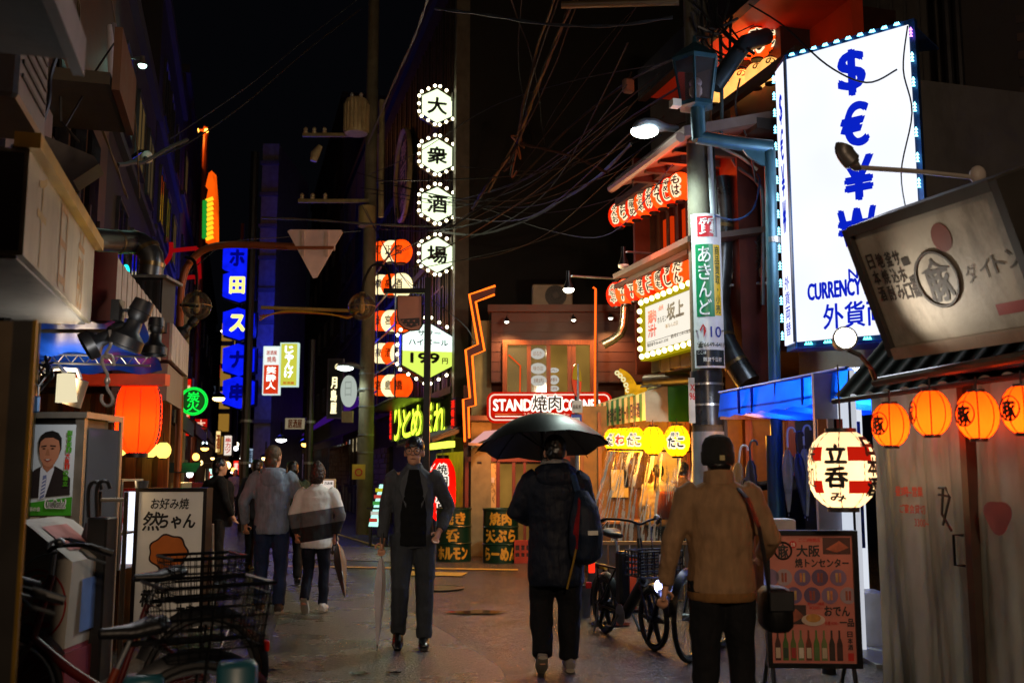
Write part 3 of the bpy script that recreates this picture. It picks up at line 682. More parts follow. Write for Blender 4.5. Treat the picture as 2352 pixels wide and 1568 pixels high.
# sign box over it
a = onF(52, 592, LF); b_ = onF(208, 738, LF); zt = onF(215, 570, LF)[1]
t = thing('awning_sign_box', 'long cream sign box with peeling lettering over the near shop at upper left', 'sign box', LF.pt((a[0]+b_[0])/2, .3, a[1]))
zb = (a[1]+b_[1])/2
Q(LF, 'box_body', pbr('#9c8c70', .4, var=.15, scale=3, dirt=.6), t).box(a[0], b_[0], 0, 1.4, zb, zt)
Q(LF, 'gold_edge_trim', pbr('#b08a38', .35, .7, dirt=.3), t).box(a[0]-.03, b_[0]+.03, -.05, .06, zt, zt+.07)
Q(LF, 'end_panel', pbr('#241812', .5), t).box(a[0]-.012, a[0]-.001, .02, 1.38, zb+.02, zt-.02)
Q(LF, 'soffit', pbr('#8f8a80', .45, dirt=.4), t).box(a[0]+.02, b_[0]-.02, .03, 1.36, zb-.014, zb-.002)
for k, ch in enumerate('千日前'):
    Q(LF, 'faded_lettering', pbr('#94672c' if k else '#a8862c', .5), t).text(ch, a[0]+.35+k*.62, (zb+zt)/2, .22, .46, -.003, .0)
# upper storeys of the near building
UW = Fr(LB.o+LB.Y*.1, SDIR)
t = thing('white_apartment', 'pale plastered apartment storeys with balcony above the cream sign box', 'building', UW.pt(5, .5, 3))
x2, _ = onF(178, 300, UW); PLA = pbr('#8c817e', .8, var=.18, scale=2, bump=.12, bscale=25, dirt=.35)
Q(UW, 'wall', PLA, t).box(-4, x2, .2, 6, zt+.1, 11)
bx0, bz = onF(0, 60, UW, -.5); bx1, bz1 = onF(160, 137, UW, -.75)
Q(UW, 'balcony_slab', pbr('#8d8a88', .8, dirt=.3), t).box(-3, bx1, -.75, .19, bz1, bz1+.16)
Q(UW, 'balcony_parapet', PLA, t).box(-3, bx1, -.75, -.62, bz1+.17, bz1+1.2)
Q(UW, 'balcony_edge', pbr('#a3a09e', .7), t).box(-3, bx1+.03, -.8, -.76, bz1-.05, bz1+.1)
for q in ((30, 330, 62, 470), (-60, 130, 0, 340)):
    p0 = onF(q[0], q[1], UW, .19); p1 = onF(q[2], q[3], UW, .19); m = MB(UW)
    m.box(p0[0], p1[0], .16, .19, min(p0[1], p1[1])-.3, max(p0[1], p1[1])); f = m.build('window', pbr('#15161a', .1), t)
for s_ in range(2):
    p0 = onF(116, 300, UW, .1); Q(UW, 'pilaster', pbr('#8f8682', .8), t).box(p0[0]-.05+s_*.9, p0[0]+.02+s_*.9, .05, .198, zt+.1, bz1-.02)
# air conditioner, hood vent, drain pipe on that wall
p0 = onF(42, 178, UW, -.35); p1 = onF(103, 330, UW, -.35)
t = thing('air_conditioner', 'grey outdoor air conditioner box high on the pale wall above the sign box', 'air conditioner', UW.pt((p0[0]+p1[0])/2, -.2, p1[1]))
Q(UW, 'casing', pbr('#8e8c86', .5, dirt=.3), t).bbox(p0[0], p1[0]-.02, -.35, .16, p1[1], p1[1]+.78, .02)
Q(UW, 'side_cover', pbr('#a8a6a2', .5), t).bbox(p1[0]-.02, p1[0]+.03, -.33, .14, p1[1]+.02, p1[1]+.76, .01)
for k in range(8): Q(UW, 'grille_bar', pbr('#55544f', .5), t).box(p0[0]+.06, p1[0]-.08, -.36, -.352, p1[1]+.12+k*.07, p1[1]+.14+k*.07)
p0 = onF(165, 330, UW, 0); t = thing('vent_hood', 'dark metal exhaust hood on the pale wall beside the wooden eaves', 'vent', UW.pt(p0[0], 0, p0[1]))
m = MB(UW); prof = [(.18, 0), (-.2, -.14), (-.24, -.2), (-.05, -.36), (.18, -.38)]; w = .16
k = len(prof); m._a([(p0[0]-w, a_, p0[1]+b2) for a_, b2 in prof]+[(p0[0]+w, a_, p0[1]+b2) for a_, b2 in prof], [tuple(range(k)), tuple(range(2*k-1, k-1, -1))]+[((i+1) % k, i, k+i, k+(i+1) % k) for i in range(k)])
m.build('hood', pbr('#4b4542', .45, .6, dirt=.4), t)
Q(UW, 'conduit', CABLE, t).tube([(p0[0]-.25, .1, p0[1]+.9), (p0[0]-.25, .05, p0[1]+.1), (p0[0], -.05, p0[1]+.02)], .012, 6)
# wooden eaves building behind
t = thing('wooden_house', 'brown timbered house with orange lit fascia board behind the pale apartment', 'building', UW.pt(x2+2, 1, 0))
WD = pbr('#4a321c', .7, var=.3, scale=3, stretch=(1, 1, 8), dirt=.4)
Q(UW, 'wall', WD, t).box(x2+.05, x2+4.6, .35, 5, 2.9, 9.2)
p0 = onF(228, 0, UW, -.35); p1 = onF(244, 172, UW, -.35)
Q(UW, 'eave_soffit', pbr('#3a3020', .7, dirt=.4), t).box(x2+.3, p1[0]+.2, -.35, .34, p1[1], p1[1]+.1)
Q(UW, 'fascia_board', pbr('#5a300f', .5, dirt=.4), t).box(x2+.3, p1[0]+.25, -.42, -.36, p1[1]-.02, p1[1]+.5)
for k in range(5):
    Q(UW, 'timber_post', pbr('#2e1e10', .7), t).box(x2+.5+k*.8, x2+.58+k*.8, .28, .349, 3, p1[1]-.02)
for k in range(3):
    Q(UW, 'window', pbr('#0d0f10', .1), t).box(x2+.7+k*1.1, x2+1.4+k*1.1, .3, .348, 4.2, 5.3)
# white tube lamp and gooseneck lamp
p = P(255, 60, 9.5); q = P(268, 286, 9.5); t = thing('tube_sign', 'unlit pale fluorescent tube fitting hanging upright beside the wooden eaves', 'tube light', q)
Q(WORLD, 'tube', pbr('#b8b4bc', .4), t).cyl(p, P(256, 285, 9.4), .035, raw=True); Q(WORLD, 'backplate', pbr('#6a6468', .5), t).cyl(P(261, 55, 9.5), P(262, 284, 9.5), .03, raw=True)
c = P(327, 150, 14); t = thing('gooseneck_lamp', 'greenish white lamp on a thin horizontal arm high at upper left', 'lamp', c)
Q(WORLD, 'arm', pbr('#6d6f70', .4, .6), t).tube([P(262, 133, 14), P(322, 134, 14), P(327, 140, 14)], .022, 6, raw=True)
fr = FrZ(c, 0); Q(fr, 'bulb', em('#c8ffe8', 6), t, True).ell((0, 0, 0), (.062, .062, .05), 12, 8)
Q(fr, 'shade', pbr('#6b6a60', .4, .4), t).lathe([(.066, .0), (.05, .05), (.03, .08), (.028, .14)], n=12)
lamp('gooseneck_light', c+Vector((0, 0, -.08)), '#c8ffe8', 12, parent=t)
c = P(338, 361, 15); t = thing('security_camera', 'white dome security camera on the dark cable bracket at upper left', 'camera', c)
Q(FrZ(c, 0), 'dome', WHT, t, True).ell((0, 0, 0), (.09, .09, .1)); Q(FrZ(c, 0), 'lens', BLK, t, True).ell((.0, -.07, -.04), .035)
Q(FrZ(c, 0), 'bracket', BLKM, t).tube([(0, 0, .08), (-.1, 0, .1), (-.6, .2, -.15), (-1.1, .2, -.3)], .03, 6)
# exhaust duct
def duct(name, label, pts, r, mat=None, rings=(), cat='duct'):
    t = thing(name, label, cat, pts[0]); Q(WORLD, 'pipe', mat or pbr('#5d5f60', .35, .85, var=.3, scale=5), t, 60).tube(pts, r, 20, raw=True)
    for i in rings:
        a, b = Vector(pts[i]), Vector(pts[i+1]); d = (b-a).normalized(); Q(WORLD, 'collar', pbr('#7a6a4a', .35, .85), t, 60).cyl(a-d*.015, a+d*.03, r*1.06 if not isinstance(r, list) else r[i]*1.06, n=20, raw=True)
    return t
D = 10.5; A = [P(205, 552, D-1.2), P(262, 556, D-.4), P(305, 556, D)]
arc = [P(322, 560, D), P(338, 570, D), P(348, 588, D), P(350, 606, D), P(346, 634, D)]
duct('exhaust_duct', 'fat grey elbow exhaust duct above the white slatted awning', A+arc, .125, rings=(1, 2, 4, 6))
c = P(346, 648, D); t = thing('duct_box', 'dark corrugated box under the grey elbow duct', 'duct box', c); Q(FrZ(c, 0), 'box', pbr('#2a2b30', .5, .5), t).box(-.2, .2, -.2, .2, -.55, 0)
Q(FrZ(c, 0), 'flange', GALV, t).box(-.26, .26, -.26, .26, .0, .03)
for k in range(5): Q(FrZ(c, 0), 'rib', pbr('#3b3c42', .5, .5), t).box(-.17+k*.08, -.14+k*.08, -.215, -.201, -.53, -.02)
c = P(289, 621, 12); t = thing('teal_lamp', 'small glowing turquoise lamp beside the elbow duct', 'lamp', c); Q(FrZ(c, 0), 'bulb', em('#20e8e8', 1.6), t, True).ell((0, 0, 0), (.045, .045, .075)); Q(FrZ(c, 0), 'socket', BLK, t).cyl((0, 0, .07), (0, 0, .14), .03)
# slatted white fascia awning with red ends
FA = Fr(P(266, 740, 7.64)*1.0, (Vector((-4.24, 12.6, 0))-Vector((-3.1, 7.64, 0)))); FA.o.z = 0
def fascia(label, pxa, pxb, pya, pzb, pyb, redpx, name='awning_fascia'):
    pass
SLA = pbr('#b7aa9e', .5, var=.14, scale=4, stretch=(1, 1, .3), dirt=.7)
t = thing('slatted_awning', 'red canopy with rusty white slatted side above the blue tarpaulin', 'awning', FA.pt(1.5, 0, 2.6))
xa, za = onF(266, 591, FA); xb, zb_ = onF(372, 722, FA); xc, zc = onF(413, 781, FA); zlow = onF(270, 742, FA)[1]
n = 22
for i in range(n):
    u = xa+(xb-xa)*i/n; v = xa+(xb-xa)*(i+1)/n
    Q(FA, 'slat', SLA, t).box(u, v-.012, -.015+.006*(i % 2), .03, zlow, za)
Q(FA, 'back_board', pbr('#6a625a', .7), t).box(xa-.02, xb, .031, .06, zlow, za)
Q(FA, 'red_end_panel', pbr('#6a0f0c', .35), t).box(xa-.04, xa-.021, -.02, .95, zlow-.02, za+.03)
Q(FA, 'roof_sheet', pbr('#4a1210', .5), t).box(xa-.02, xb+1.8, .07, 1.6, za-.06, za-.02)
Q(FA, 'rear_box', pbr('#6a0f0c', .35), t).box(xb+.02, xc, -.08, .5, zlow+.02, za-.06)
for i in range(8):
    u = xb+.03+(xc-xb)*i/8; Q(FA, 'slat', SLA, t).box(u, u+(xc-xb)/8-.015, -.11, -.081, zlow+.02, za-.06)
Q(FA, 'lower_valance', pbr('#8c7466', .5, dirt=.5), t).box(xb+.2, xc-.05, -.06, .5, zlow-.4, zlow)
# blue tarpaulin under the canopy and red beam
t = thing('blue_tarpaulin', 'dark blue tarpaulin sloping under the red canopy on a thin lattice truss', 'tarpaulin', P(240, 850, 8))
m = MB(); a0, a1 = P(60, 742, 6.9), P(330, 735, 6.9); b0, b1 = P(60, 857, 8.0), P(372, 857, 8.0)
def sagging(u, v):
    p = (a0.lerp(a1, u)).lerp(b0.lerp(b1, u), v); return (p.x, p.y, p.z+.02*math.sin(v*9)+.018*math.sin(u*17+v*3))
m.grid(sagging, 24, 10); m.build('sheet', tarp('#1450d8', .4), t, True)
for py in (812, 832):
    Q(WORLD, 'truss_rail', STEEL, t).tube([P(95, py, 7.5), P(345, py+8, 7.5)], .009, 6, raw=True)
m = MB(); zz = [P(100+k*16, 812+k*.5 if k % 2 else 832+k*.5, 7.5) for k in range(16)]; m.tube(zz, .006, 5, raw=True); m.build('truss_lattice', STEEL, t)
Q(WORLD, 'front_rod', pbr('#8a8478', .4, .6), t).tube([P(62, 760, 6.8), P(255, 760, 6.8)], .014, 6, raw=True)
p0, p1 = P(160, 886, 8.6), P(380, 856, 8.6)
o = MB(front(8.6)); o.box(p0.x, p1.x, 0, .12, P(160, 884, 8.6).z, P(160, 858, 8.6).z); o = o.build('red_beam', pbr('#f0441a', .4)); tag(o, 'bright orange red beam below the blue tarpaulin', 'beam')
# stall back wall: warm boards, so the shop reads as a lit recess
t = thing('stall_interior', 'wooden stall interior wall behind the big red lantern', 'stall', P(220, 1100, 10.5))
fr = front(11.3); xl, xr = XX(40, 11.3), XX(378, 11.3)
Q(fr, 'back_wall', pbr('#5d4023', .7, var=.2), t).box(xl-1, xr, 0, .1, 0, Z(850, 11.3))
for k in range(10):
    x = xl+(xr-xl)*k/9; Q(fr, 'board', WOOD if k % 2 else pbr('#8a6a3c', .6, var=.25, stretch=(10, 10, 1)), t).box(x-.06, x+.05, -.03-.02*(k % 2), -.002, .0, Z(880, 11.3))
Q(fr, 'lintel', pbr('#2b1a10', .6), t).box(xl, xr, -.25, -.04, Z(905, 11.3), Z(893, 11.3))
lamp('stall_light', P(330, 905, 10.9), '#ffc070', 14, 'POINT', .1, parent=t)
lamp('stall_light', P(150, 880, 7.4), '#ffe0b8', 22, 'POINT', .08, parent=t)
# track spotlights
def spotlight(label, px, py, d, aim, s=1.0, lit=True):
    c = P(px, py, d); t = thing('track_spotlight', label, 'spotlight', c); q = Vector((0, 0, -1)).rotation_difference(Vector(aim)); R = q.to_matrix()
    fr = Fr(c, R @ Vector((1, 0, 0)), R @ Vector((0, 1, 0)), R @ Vector((0, 0, 1)))
    Q(fr, 'heat_sink', BLK, t, 40).lathe([(.065*s, .1*s), (.075*s, .02*s), (.068*s, .015*s), (.068*s, -.02*s), (.045*s, -.05*s)], n=18)
    Q(fr, 'hood', BLK, t, 40).lathe([(.05*s, -.05*s), (.06*s, -.12*s), (.115*s, -.17*s), (.118*s, -.24*s), (.108*s, -.245*s), (.1*s, -.2*s)], n=20)
    Q(fr, 'lens', em('#eef2ff', 5) if lit else pbr('#9aa0a4', .1), t).lathe([(.098*s, -.21*s), (.0, -.215*s)], n=18)
    return t, c
t, c = spotlight('large black track spotlight pointing down left of the big red lantern', 318, 722, 6.6, (-.35, -.1, -.95), 1.0)
Q(WORLD, 'arm', BLK, t).cyl(P(269, 712, 6.6), P(303, 713, 6.6), .012, raw=True); o_ = MB(); o_.box(P(262, 690, 6.55).x, P(281, 690, 6.55).x, 6.5, 6.6, P(270, 737, 6.55).z, P(270, 690, 6.55).z); o_.build('mount', BLK, t)
lamp('spot_beam', P(270, 815, 6.0), '#f4f2f0', 16, 'POINT', .05, parent=t)
t, c = spotlight('smaller black track spotlight right of the large one above the red lantern', 358, 755, 7.0, (-.02, -.05, -1), .78, False)
Q(WORLD, 'arm', BLK, t).cyl(P(345, 735, 7.0), P(358, 748, 7.0), .012, raw=True)
t, c = spotlight('clear glass spotlight turned left under the slatted awning', 262, 765, 6.6, (-.75, -.35, -.5), .85, False)
Q(WORLD, 'arm', BLK, t).cyl(P(268, 740, 6.6), P(262, 757, 6.6), .012, raw=True)
# hook chain
t = thing('hanging_hook', 'grey S hooks hanging on a chain left of the big red lantern', 'hook', P(246, 880, 6.5)); HK = pbr('#6e6258', .4, .6)
Q(WORLD, 'upper_hook', HK, t, True).tube(curve([P(252, 758, 6.5), P(254, 790, 6.5), P(243, 812, 6.5), P(246, 822, 6.5), P(258, 815, 6.5)]), .011, 7, raw=True)
Q(WORLD, 'lower_hook', HK, t, True).tube(curve([P(262, 840, 6.5), P(258, 820, 6.5), P(244, 814, 6.5), P(234, 825, 6.5), P(238, 842, 6.5), P(247, 862, 6.5), P(246, 890, 6.5), P(258, 912, 6.5), P(256, 928, 6.5), P(244, 932, 6.5), P(233, 920, 6.5), P(234, 905, 6.5)]), .011, 7, raw=True)
Q(FrZ(P(246, 874, 6.5), 0), 'swivel', HK, t, True).ell((0, 0, 0), (.02, .02, .03), 10, 6)
# the big red lantern
PAPR = paper('#ff3a08', .55, .75)
t = lantern('paper_lantern', 'big unlettered red orange barrel lantern hanging at the stall on the left', P(319, 955, 9.0), .40, .66, PAPR, [], 0, 'barrel', cap=.36, cord=.3, bulb=('#ff7a20', 22), meridians=8, nseg=32)
FRN = pbr('#d8b8a0', .7); FRK = INK
for s_ in (-1, 1):
    for lay, mt_, dx in ((0, FRN, 0), (1, FRK, .012)):
        c = P(319, 955, 9.0); fr = FrZ(c, 0); m = MB(fr); pts = []
        for i in range(25):
            z = -.25+.5*i/24; r = .2*(1-abs(z/.33)**3.6*.52)+.004+dx*.3+.006*((i+lay) % 2); th = (math.pi if s_ < 0 else 0)-.25*s_*0-.18*(1 if s_ > 0 else -1); pts.append((r*math.cos(th), r*math.sin(th), z))
        m.tube(pts, .007, 5, False); m.build('fringe', mt_, t)
PAPY = paper('#ffe27a', 1.1, .6)
for i, (px, py, lab) in enumerate(((275, 1028, 'left of the big red lantern'), (345, 1032, 'right below the big red lantern'), (375, 1034, 'last to the right beside the lamp pole'))):
    lantern('stall_lantern', 'small pale yellow lantern %s' % lab, P(px, py, 11.0), .17, .17, PAPY, [], 0, 'small', 'pale yellow lanterns along the stall', nseg=14, meridians=0, cord=.1, bulb=None)
# two shaded lamps
for i, (px, py, rot, col) in enumerate(((152, 890, .06, 1.5), (174, 900, -.32, .5))):
    c = P(px, py, 7.3+.2*i); t = thing('shade_lamp', ['upright cream shaded lamp glowing over the poster cabinet', 'tilted dimmer shaded lamp right of the glowing one'][i], 'lamp', c)
    fr = Fr(c, (math.cos(rot), 0, math.sin(rot)), (0, 1, 0), (-math.sin(rot), 0, math.cos(rot)))
    Q(fr, 'lamp_shade', em('#fff0c4', .85) if i == 0 else pbr('#b09878', .6), t, 50).lathe([(.075, -.105), (.062, .1), (.0, .1)], n=20, caps=False)
    Q(fr, 'arm', WHT, t).tube([(0, 0, .1), (-.05, 0, .16), (-.22, .02, .12), (-.4, .1, .08)], .018, 7)
    Q(fr, 'bulb', em('#fff0c0', 5), t).ell((0, 0, -.06), .035)
# padlock and cable bundle
c = P(79, 930, 6.5); t = thing('padlock', 'blue steel padlock hanging beside the shutter edge', 'padlock', c); Q(FrZ(c, 0), 'lock_body', pbr('#4a6a90', .35, .5), t).bbox(-.035, .035, -.015, .015, -.05, .06)
Q(FrZ(c, 0), 'shackle', STEEL, t).tube([(-.022, 0, .06), (-.022, 0, .12), (0, 0, .14), (.022, 0, .12), (.022, 0, .06)], .006, 6)
t = thing('cable_bundle', 'tangle of black cables hanging over the poster cabinet', 'cables', P(90, 840, 6.6))
rnd = random.Random(3)
for k in range(7):
    pts = [P(66+rnd.uniform(0, 60), 815+rnd.uniform(0, 20), 6.7), P(72+rnd.uniform(0, 70), 845+rnd.uniform(0, 20), 6.6), P(75+rnd.uniform(0, 50), 870+rnd.uniform(-10, 25), 6.6), P(78+rnd.uniform(-6, 8), 905, 6.55)]
    Q(WORLD, 'cable', CABLE, t, True).tube(curve(pts), .008, 5, raw=True)
# poster cabinet
DC = 6.6; fr = front(DC); X = lambda px: XX(px, DC); ZZ = lambda py: Z(py, DC)
t = thing('poster_cabinet', 'narrow metal framed display cabinet covered by an election poster', 'cabinet', (X(140), DC+.2, 0)); AL = pbr('#8c857a', .4, .6, dirt=.3)
xl, xr, zt_ = X(40), X(190), ZZ(960)
Q(fr, 'back', pbr('#1c1b1a', .5), t).box(xl, xr-.03, .02, .45, 0, zt_)
Q(fr, 'corner_post', AL, t).box(xr-.06, xr, -.01, .04, 0, zt_)
Q(fr, 'top', AL, t).box(xl, xr+.02, -.03, .6, zt_, zt_+.04)
Q(fr, 'glass_side', glassy(alpha=.25), t).box(xr+.002, xr+.012, .05, .56, .1, zt_-.06)
Q(fr, 'rear_post', AL, t).box(xr, xr+.02, .56, .6, 0, zt_)
for zz_ in (ZZ(1190), ZZ(1215), ZZ(1330)): Q(fr, 'rail', pbr('#5a5044', .5), t).box(xl, xr-.06, -.008, .018, zz_-.02, zz_+.015)
pt = thing('election_poster', 'election poster of a man in a dark suit above a green band', 'poster', (X(115), DC-.02, ZZ(1183)))
x0, x1, z0, z1 = X(34), X(172), ZZ(1183), ZZ(975); w = x1-x0; h = z1-z0
def PF(px, py): return X(px), ZZ(py)
Q(fr, 'poster_sheet', pbr('#c6d2dc', .35, var=.03), pt).box(x0, x1, -.02, -.016, z0, z1)
Q(fr, 'green_band', pbr('#3f9a26', .4, var=.03), pt).prism([(x0, z0), (x1, z0), (x1, ZZ(1140)), (x0, ZZ(1160))], -.0235, -.021)
def poly(name, pts, mt, y, par, sm=True): Q(fr, name, mt, par).prism([PF(*p) for p in pts], y-.001, y)
poly('suit', [(66, 1145), (72, 1090), (84, 1078), (98, 1070), (130, 1070), (148, 1080), (166, 1098), (167, 1136)], pbr('#1c1216', .6, var=.05), -.0245, pt)
poly('shirt', [(96, 1148), (97, 1076), (103, 1066), (126, 1062), (128, 1078), (110, 1143)], pbr('#cfd6e4', .5, var=.03), -.026, pt)
poly('tie', [(104, 1092), (112, 1090), (112, 1100), (109, 1140), (99, 1146), (103, 1104)], pbr('#6a78a8', .5, var=.03), -.0275, pt)
for k in range(5): poly('tie_stripe', [(102-k*.4, 1104+k*8), (111-k*.4, 1098+k*8), (111-k*.4, 1101+k*8), (102-k*.4, 1107+k*8)], pbr('#d8dcec', .5, var=.02), -.029, pt)
SK = pbr('#b5795c', .5, var=.03)
poly('neck', [(100, 1060), (127, 1055), (126, 1072), (113, 1084), (103, 1074)], pbr('#a56c50', .5, var=.03), -.0285, pt)
poly('hair', [(90, 1034), (89, 1014), (94, 1000), (104, 992), (120, 989), (134, 994), (142, 1006), (143, 1030), (136, 1050), (94, 1050)], pbr('#0e0c0c', .5, var=.03), -.0285, pt)
poly('face', [(92, 1030), (95, 1014), (104, 1006), (122, 1005), (136, 1012), (140, 1030), (137, 1050), (128, 1066), (116, 1073), (104, 1068), (95, 1052)], SK, -.031, pt)
for q in ([(97, 1024), (109, 1022), (109, 1025), (97, 1027)], [(117, 1022), (130, 1023), (130, 1026), (117, 1025)]): poly('eyebrow', q, INK, -.0325, pt)
for q in ([(99, 1030), (103, 1028), (108, 1030), (103, 1032)], [(118, 1030), (123, 1028), (128, 1030), (123, 1032)]): poly('eye', q, pbr('#20140f', .4, var=0), -.0325, pt)
poly('nose', [(111, 1030), (114, 1030), (118, 1045), (107, 1045)], pbr('#a06a4c', .5, var=.02), -.0325, pt)
poly('mouth', [(104, 1055), (113, 1053), (123, 1055), (113, 1061)], pbr('#8a3a34', .5, var=.02), -.0325, pt); poly('teeth', [(107, 1055), (113, 1054), (120, 1055), (113, 1057)], WHT, -.034, pt)
def ptx(body, px, py0, py1, wpx, mt, vert=True, bold=.03):
    m = MB(fr)
    if vert: m.vtext(body, X(px), ZZ(py0), ZZ(py1), wpx*DC/PIX, -.037, bold)
    else: m.text(body, X(px), ZZ((py0+py1)/2), wpx*DC/PIX, (py1-py0)*DC/PIX, -.037, bold)
    m.build('lettering', mt, pt)
ptx('大阪府議会議員', 78, 988, 1042, 5, INK); ptx('さかがみ敏巳', 68, 986, 1146, 12, pbr('#c81a16', .4, var=.02), True, .06)
ptx('副首都"', 161, 988, 1040, 11, pbr('#4a9a20', .4, var=.02), True, .05); ptx('大阪"', 159, 1040, 1078, 10, pbr('#c83018', .4, var=.02), True, .05); ptx('の確立', 157, 1080, 1116, 11, pbr('#4a9a20', .4, var=.02), True, .05)
ptx('OneOsaka!', 137, 1146, 1166, 46, pbr('#f2f2f2', .4, var=0), False, .05); ptx('OneOsaka!', 137, 1147, 1165, 44, INK, False, .03); ptx('大阪維新の会', 78, 1163, 1173, 50, WHT, False)
for i, (px, py) in enumerate(((78, 1198), (136, 1196))):
    a = thing('paper_notice', ['small white handwritten notice below the poster at left', 'small white handwritten notice below the poster at right'][i], 'notice', (X(px), DC-.01, ZZ(py+12)))
    Q(fr, 'paper', pbr('#c2c3bd', .6, var=.06), a).box(X(px-20), X(px+20), -.012, -.0095, ZZ(py+11), ZZ(py-11))
    m = MB(fr)
    for k in range(4): m.vtext('たばこ', X(px-13+k*9), ZZ(py-8), ZZ(py+7), .014, -.0135, .01)
    m.build('lettering', INK, a)
a = thing('paper_notice', 'larger white notice with brush characters lower on the cabinet', 'notice', (X(145), DC-.01, ZZ(1290))); Q(fr, 'paper', pbr('#b9bab4', .6, var=.06), a).box(X(118), X(165), -.012, -.0095, ZZ(1300), ZZ(1222)); Q(fr, 'lettering', INK, a).vtext('賃貸', X(143), ZZ(1228), ZZ(1290), .07, -.0135, .03)
# slanted white ticket box
DM = 5.3; fr = front(DM); X = lambda px: XX(px, DM, 1300); ZZ = lambda py: Z(py, DM)
t = thing('slanted_machine', 'white box with slanted top, red circle and red lettering on pink base at left', 'machine', (X(110), DM, 0))
def mbox(poly, y0, y1, mt, nm): m = MB(fr); m.prism([(X(a), ZZ(b)) for a, b in poly], y0, y1); return m.build(nm, mt, t)
WP = pbr('#b8b4ac', .4, var=.06, dirt=.18)
mbox([(20, 1490), (158, 1490), (166, 1290), (56, 1204), (20, 1196)], 0, .55, WP, 'casing')
mbox([(20, 1600), (156, 1600), (157, 1491), (20, 1491)], .01, .5, pbr('#8a3a48', .5, dirt=.3), 'pink_base')
Q(fr, 'pink_leg', pbr('#7a2c3c', .5), t).box(X(156), X(156)+.02, -.02, .5, 0, ZZ(1500))
Q(fr, 'red_circle', pbr('#a81c1c', .4), t).ring((X(88), -.004, ZZ(1388)), .178, .005, 40, 5, 'y', .86)
Q(fr, 'lettering', pbr('#c4776a', .5), t).text('カラー', X(96), ZZ(1385), 92*DM/PIX, .115, -.006, .03)
Q(fr, 'lettering', pbr('#b01818', .5), t).text('ナ', X(96), ZZ(1442), .115, .11, -.006, .06)
Q(fr, 'lettering', pbr('#c4675a', .5), t).text('の', X(92), ZZ(1330), .09, .05, -.006, .03)
Q(fr, 'blue_label', pbr('#5a7ab8', .5), t)._a([(X(166)+.003, .12, ZZ(1460)), (X(166)+.003, .42, ZZ(1460)), (X(166)+.006, .42, ZZ(1335)), (X(166)+.006, .12, ZZ(1335))], [(0, 1, 2, 3)])
m = MB(fr); a_, b2 = (X(70), ZZ(1213)), (X(140), ZZ(1268)); m._a([(a_[0], .1, a_[1]+.004), (b2[0], .1, b2[1]+.004), (b2[0], .4, b2[1]+.004), (a_[0], .4, a_[1]+.004)], [(0, 1, 2, 3)]); m.build('faded_sticker', pbr('#b87a74', .5), t)
# glass food counter with plate of food and a can
DK = 8.3; fr = front(DK); X = lambda px: XX(px, DK, 1150); ZZ = lambda py: Z(py, DK)
t = thing('food_counter', 'wooden stall counter with glass case beside the white lit panel', 'counter', (X(250), DK, 0))
Q(fr, 'counter_body', pbr('#7a4a1c', .5, var=.3), t).box(X(205), X(277), .05, .6, 0, ZZ(1310))
Q(fr, 'case_top', pbr('#b8a888', .3), t).box(X(222), X(276), 0, .5, ZZ(1105), ZZ(1100))
Q(fr, 'case_glass', glassy(alpha=.18), t).box(X(222), X(276), .01, .02, ZZ(1310), ZZ(1106))
for px in (223, 275): Q(fr, 'case_post', AL, t).box(X(px)-.012, X(px)+.012, -.01, .03, ZZ(1310), ZZ(1100))
Q(fr, 'glass_shelf', pbr('#6a6258', .4), t).box(X(225), X(273), .05, .45, ZZ(1230), ZZ(1225))
for k, (px, py, col) in enumerate(((232, 1262, '#c8a060'), (250, 1290, '#a8742c'), (266, 1260, '#d8d0c0'))):
    Q(fr, 'price_card', pbr(col, .6), t).box(X(px)-.05, X(px)+.05, .03, .035, ZZ(py)-.06, ZZ(py)+.06)
lamp('counter_light', P(250, 1112, 8.4), '#ffd8a0', 3.5, 'POINT', .05, parent=t)
c = P(241, 1097, 8.45); t = thing('food_plate', 'white plate heaped with fried snacks on the counter case', 'plate', c); fr = FrZ(c, 0)
Q(fr, 'dish', WHT, t, 50).lathe([(.06, -.008), (.11, .01), (.115, .012), (.1, .008), (.0, .004)], n=24)
rnd = random.Random(5)
for k in range(9):
    Q(fr, 'fried_snack', pbr('#b8862c', .5, var=.3, bump=.3), t, True).ell((rnd.uniform(-.06, .06), rnd.uniform(-.05, .05), .03+.03*(k > 5)), (rnd.uniform(.03, .05), .02, .02), 8, 6)
c = P(247, 1078, 8.5); t = thing('drink_can', 'white drink can beside the plate on the counter case', 'can', (c.x, c.y, c.z-.06)); Q(FrZ(c, 0), 'can_body', pbr('#c8b8b4', .3, .5), t, 40).lathe([(.026, -.06), (.033, -.052), (.033, .05), (.027, .06), (.0, .058)], n=16)
# lit white panel beside the signboard
sign_px('light_box', 'blank bluish white light panel between the food counter and the shop signboard', (281, 1128, 312, 1296), 9.3, em('#e6ecff', 1.6, True), [('うまい', .15, .3, .3, .3, em('#d04030', .8), True)], '#8a1418', .2)
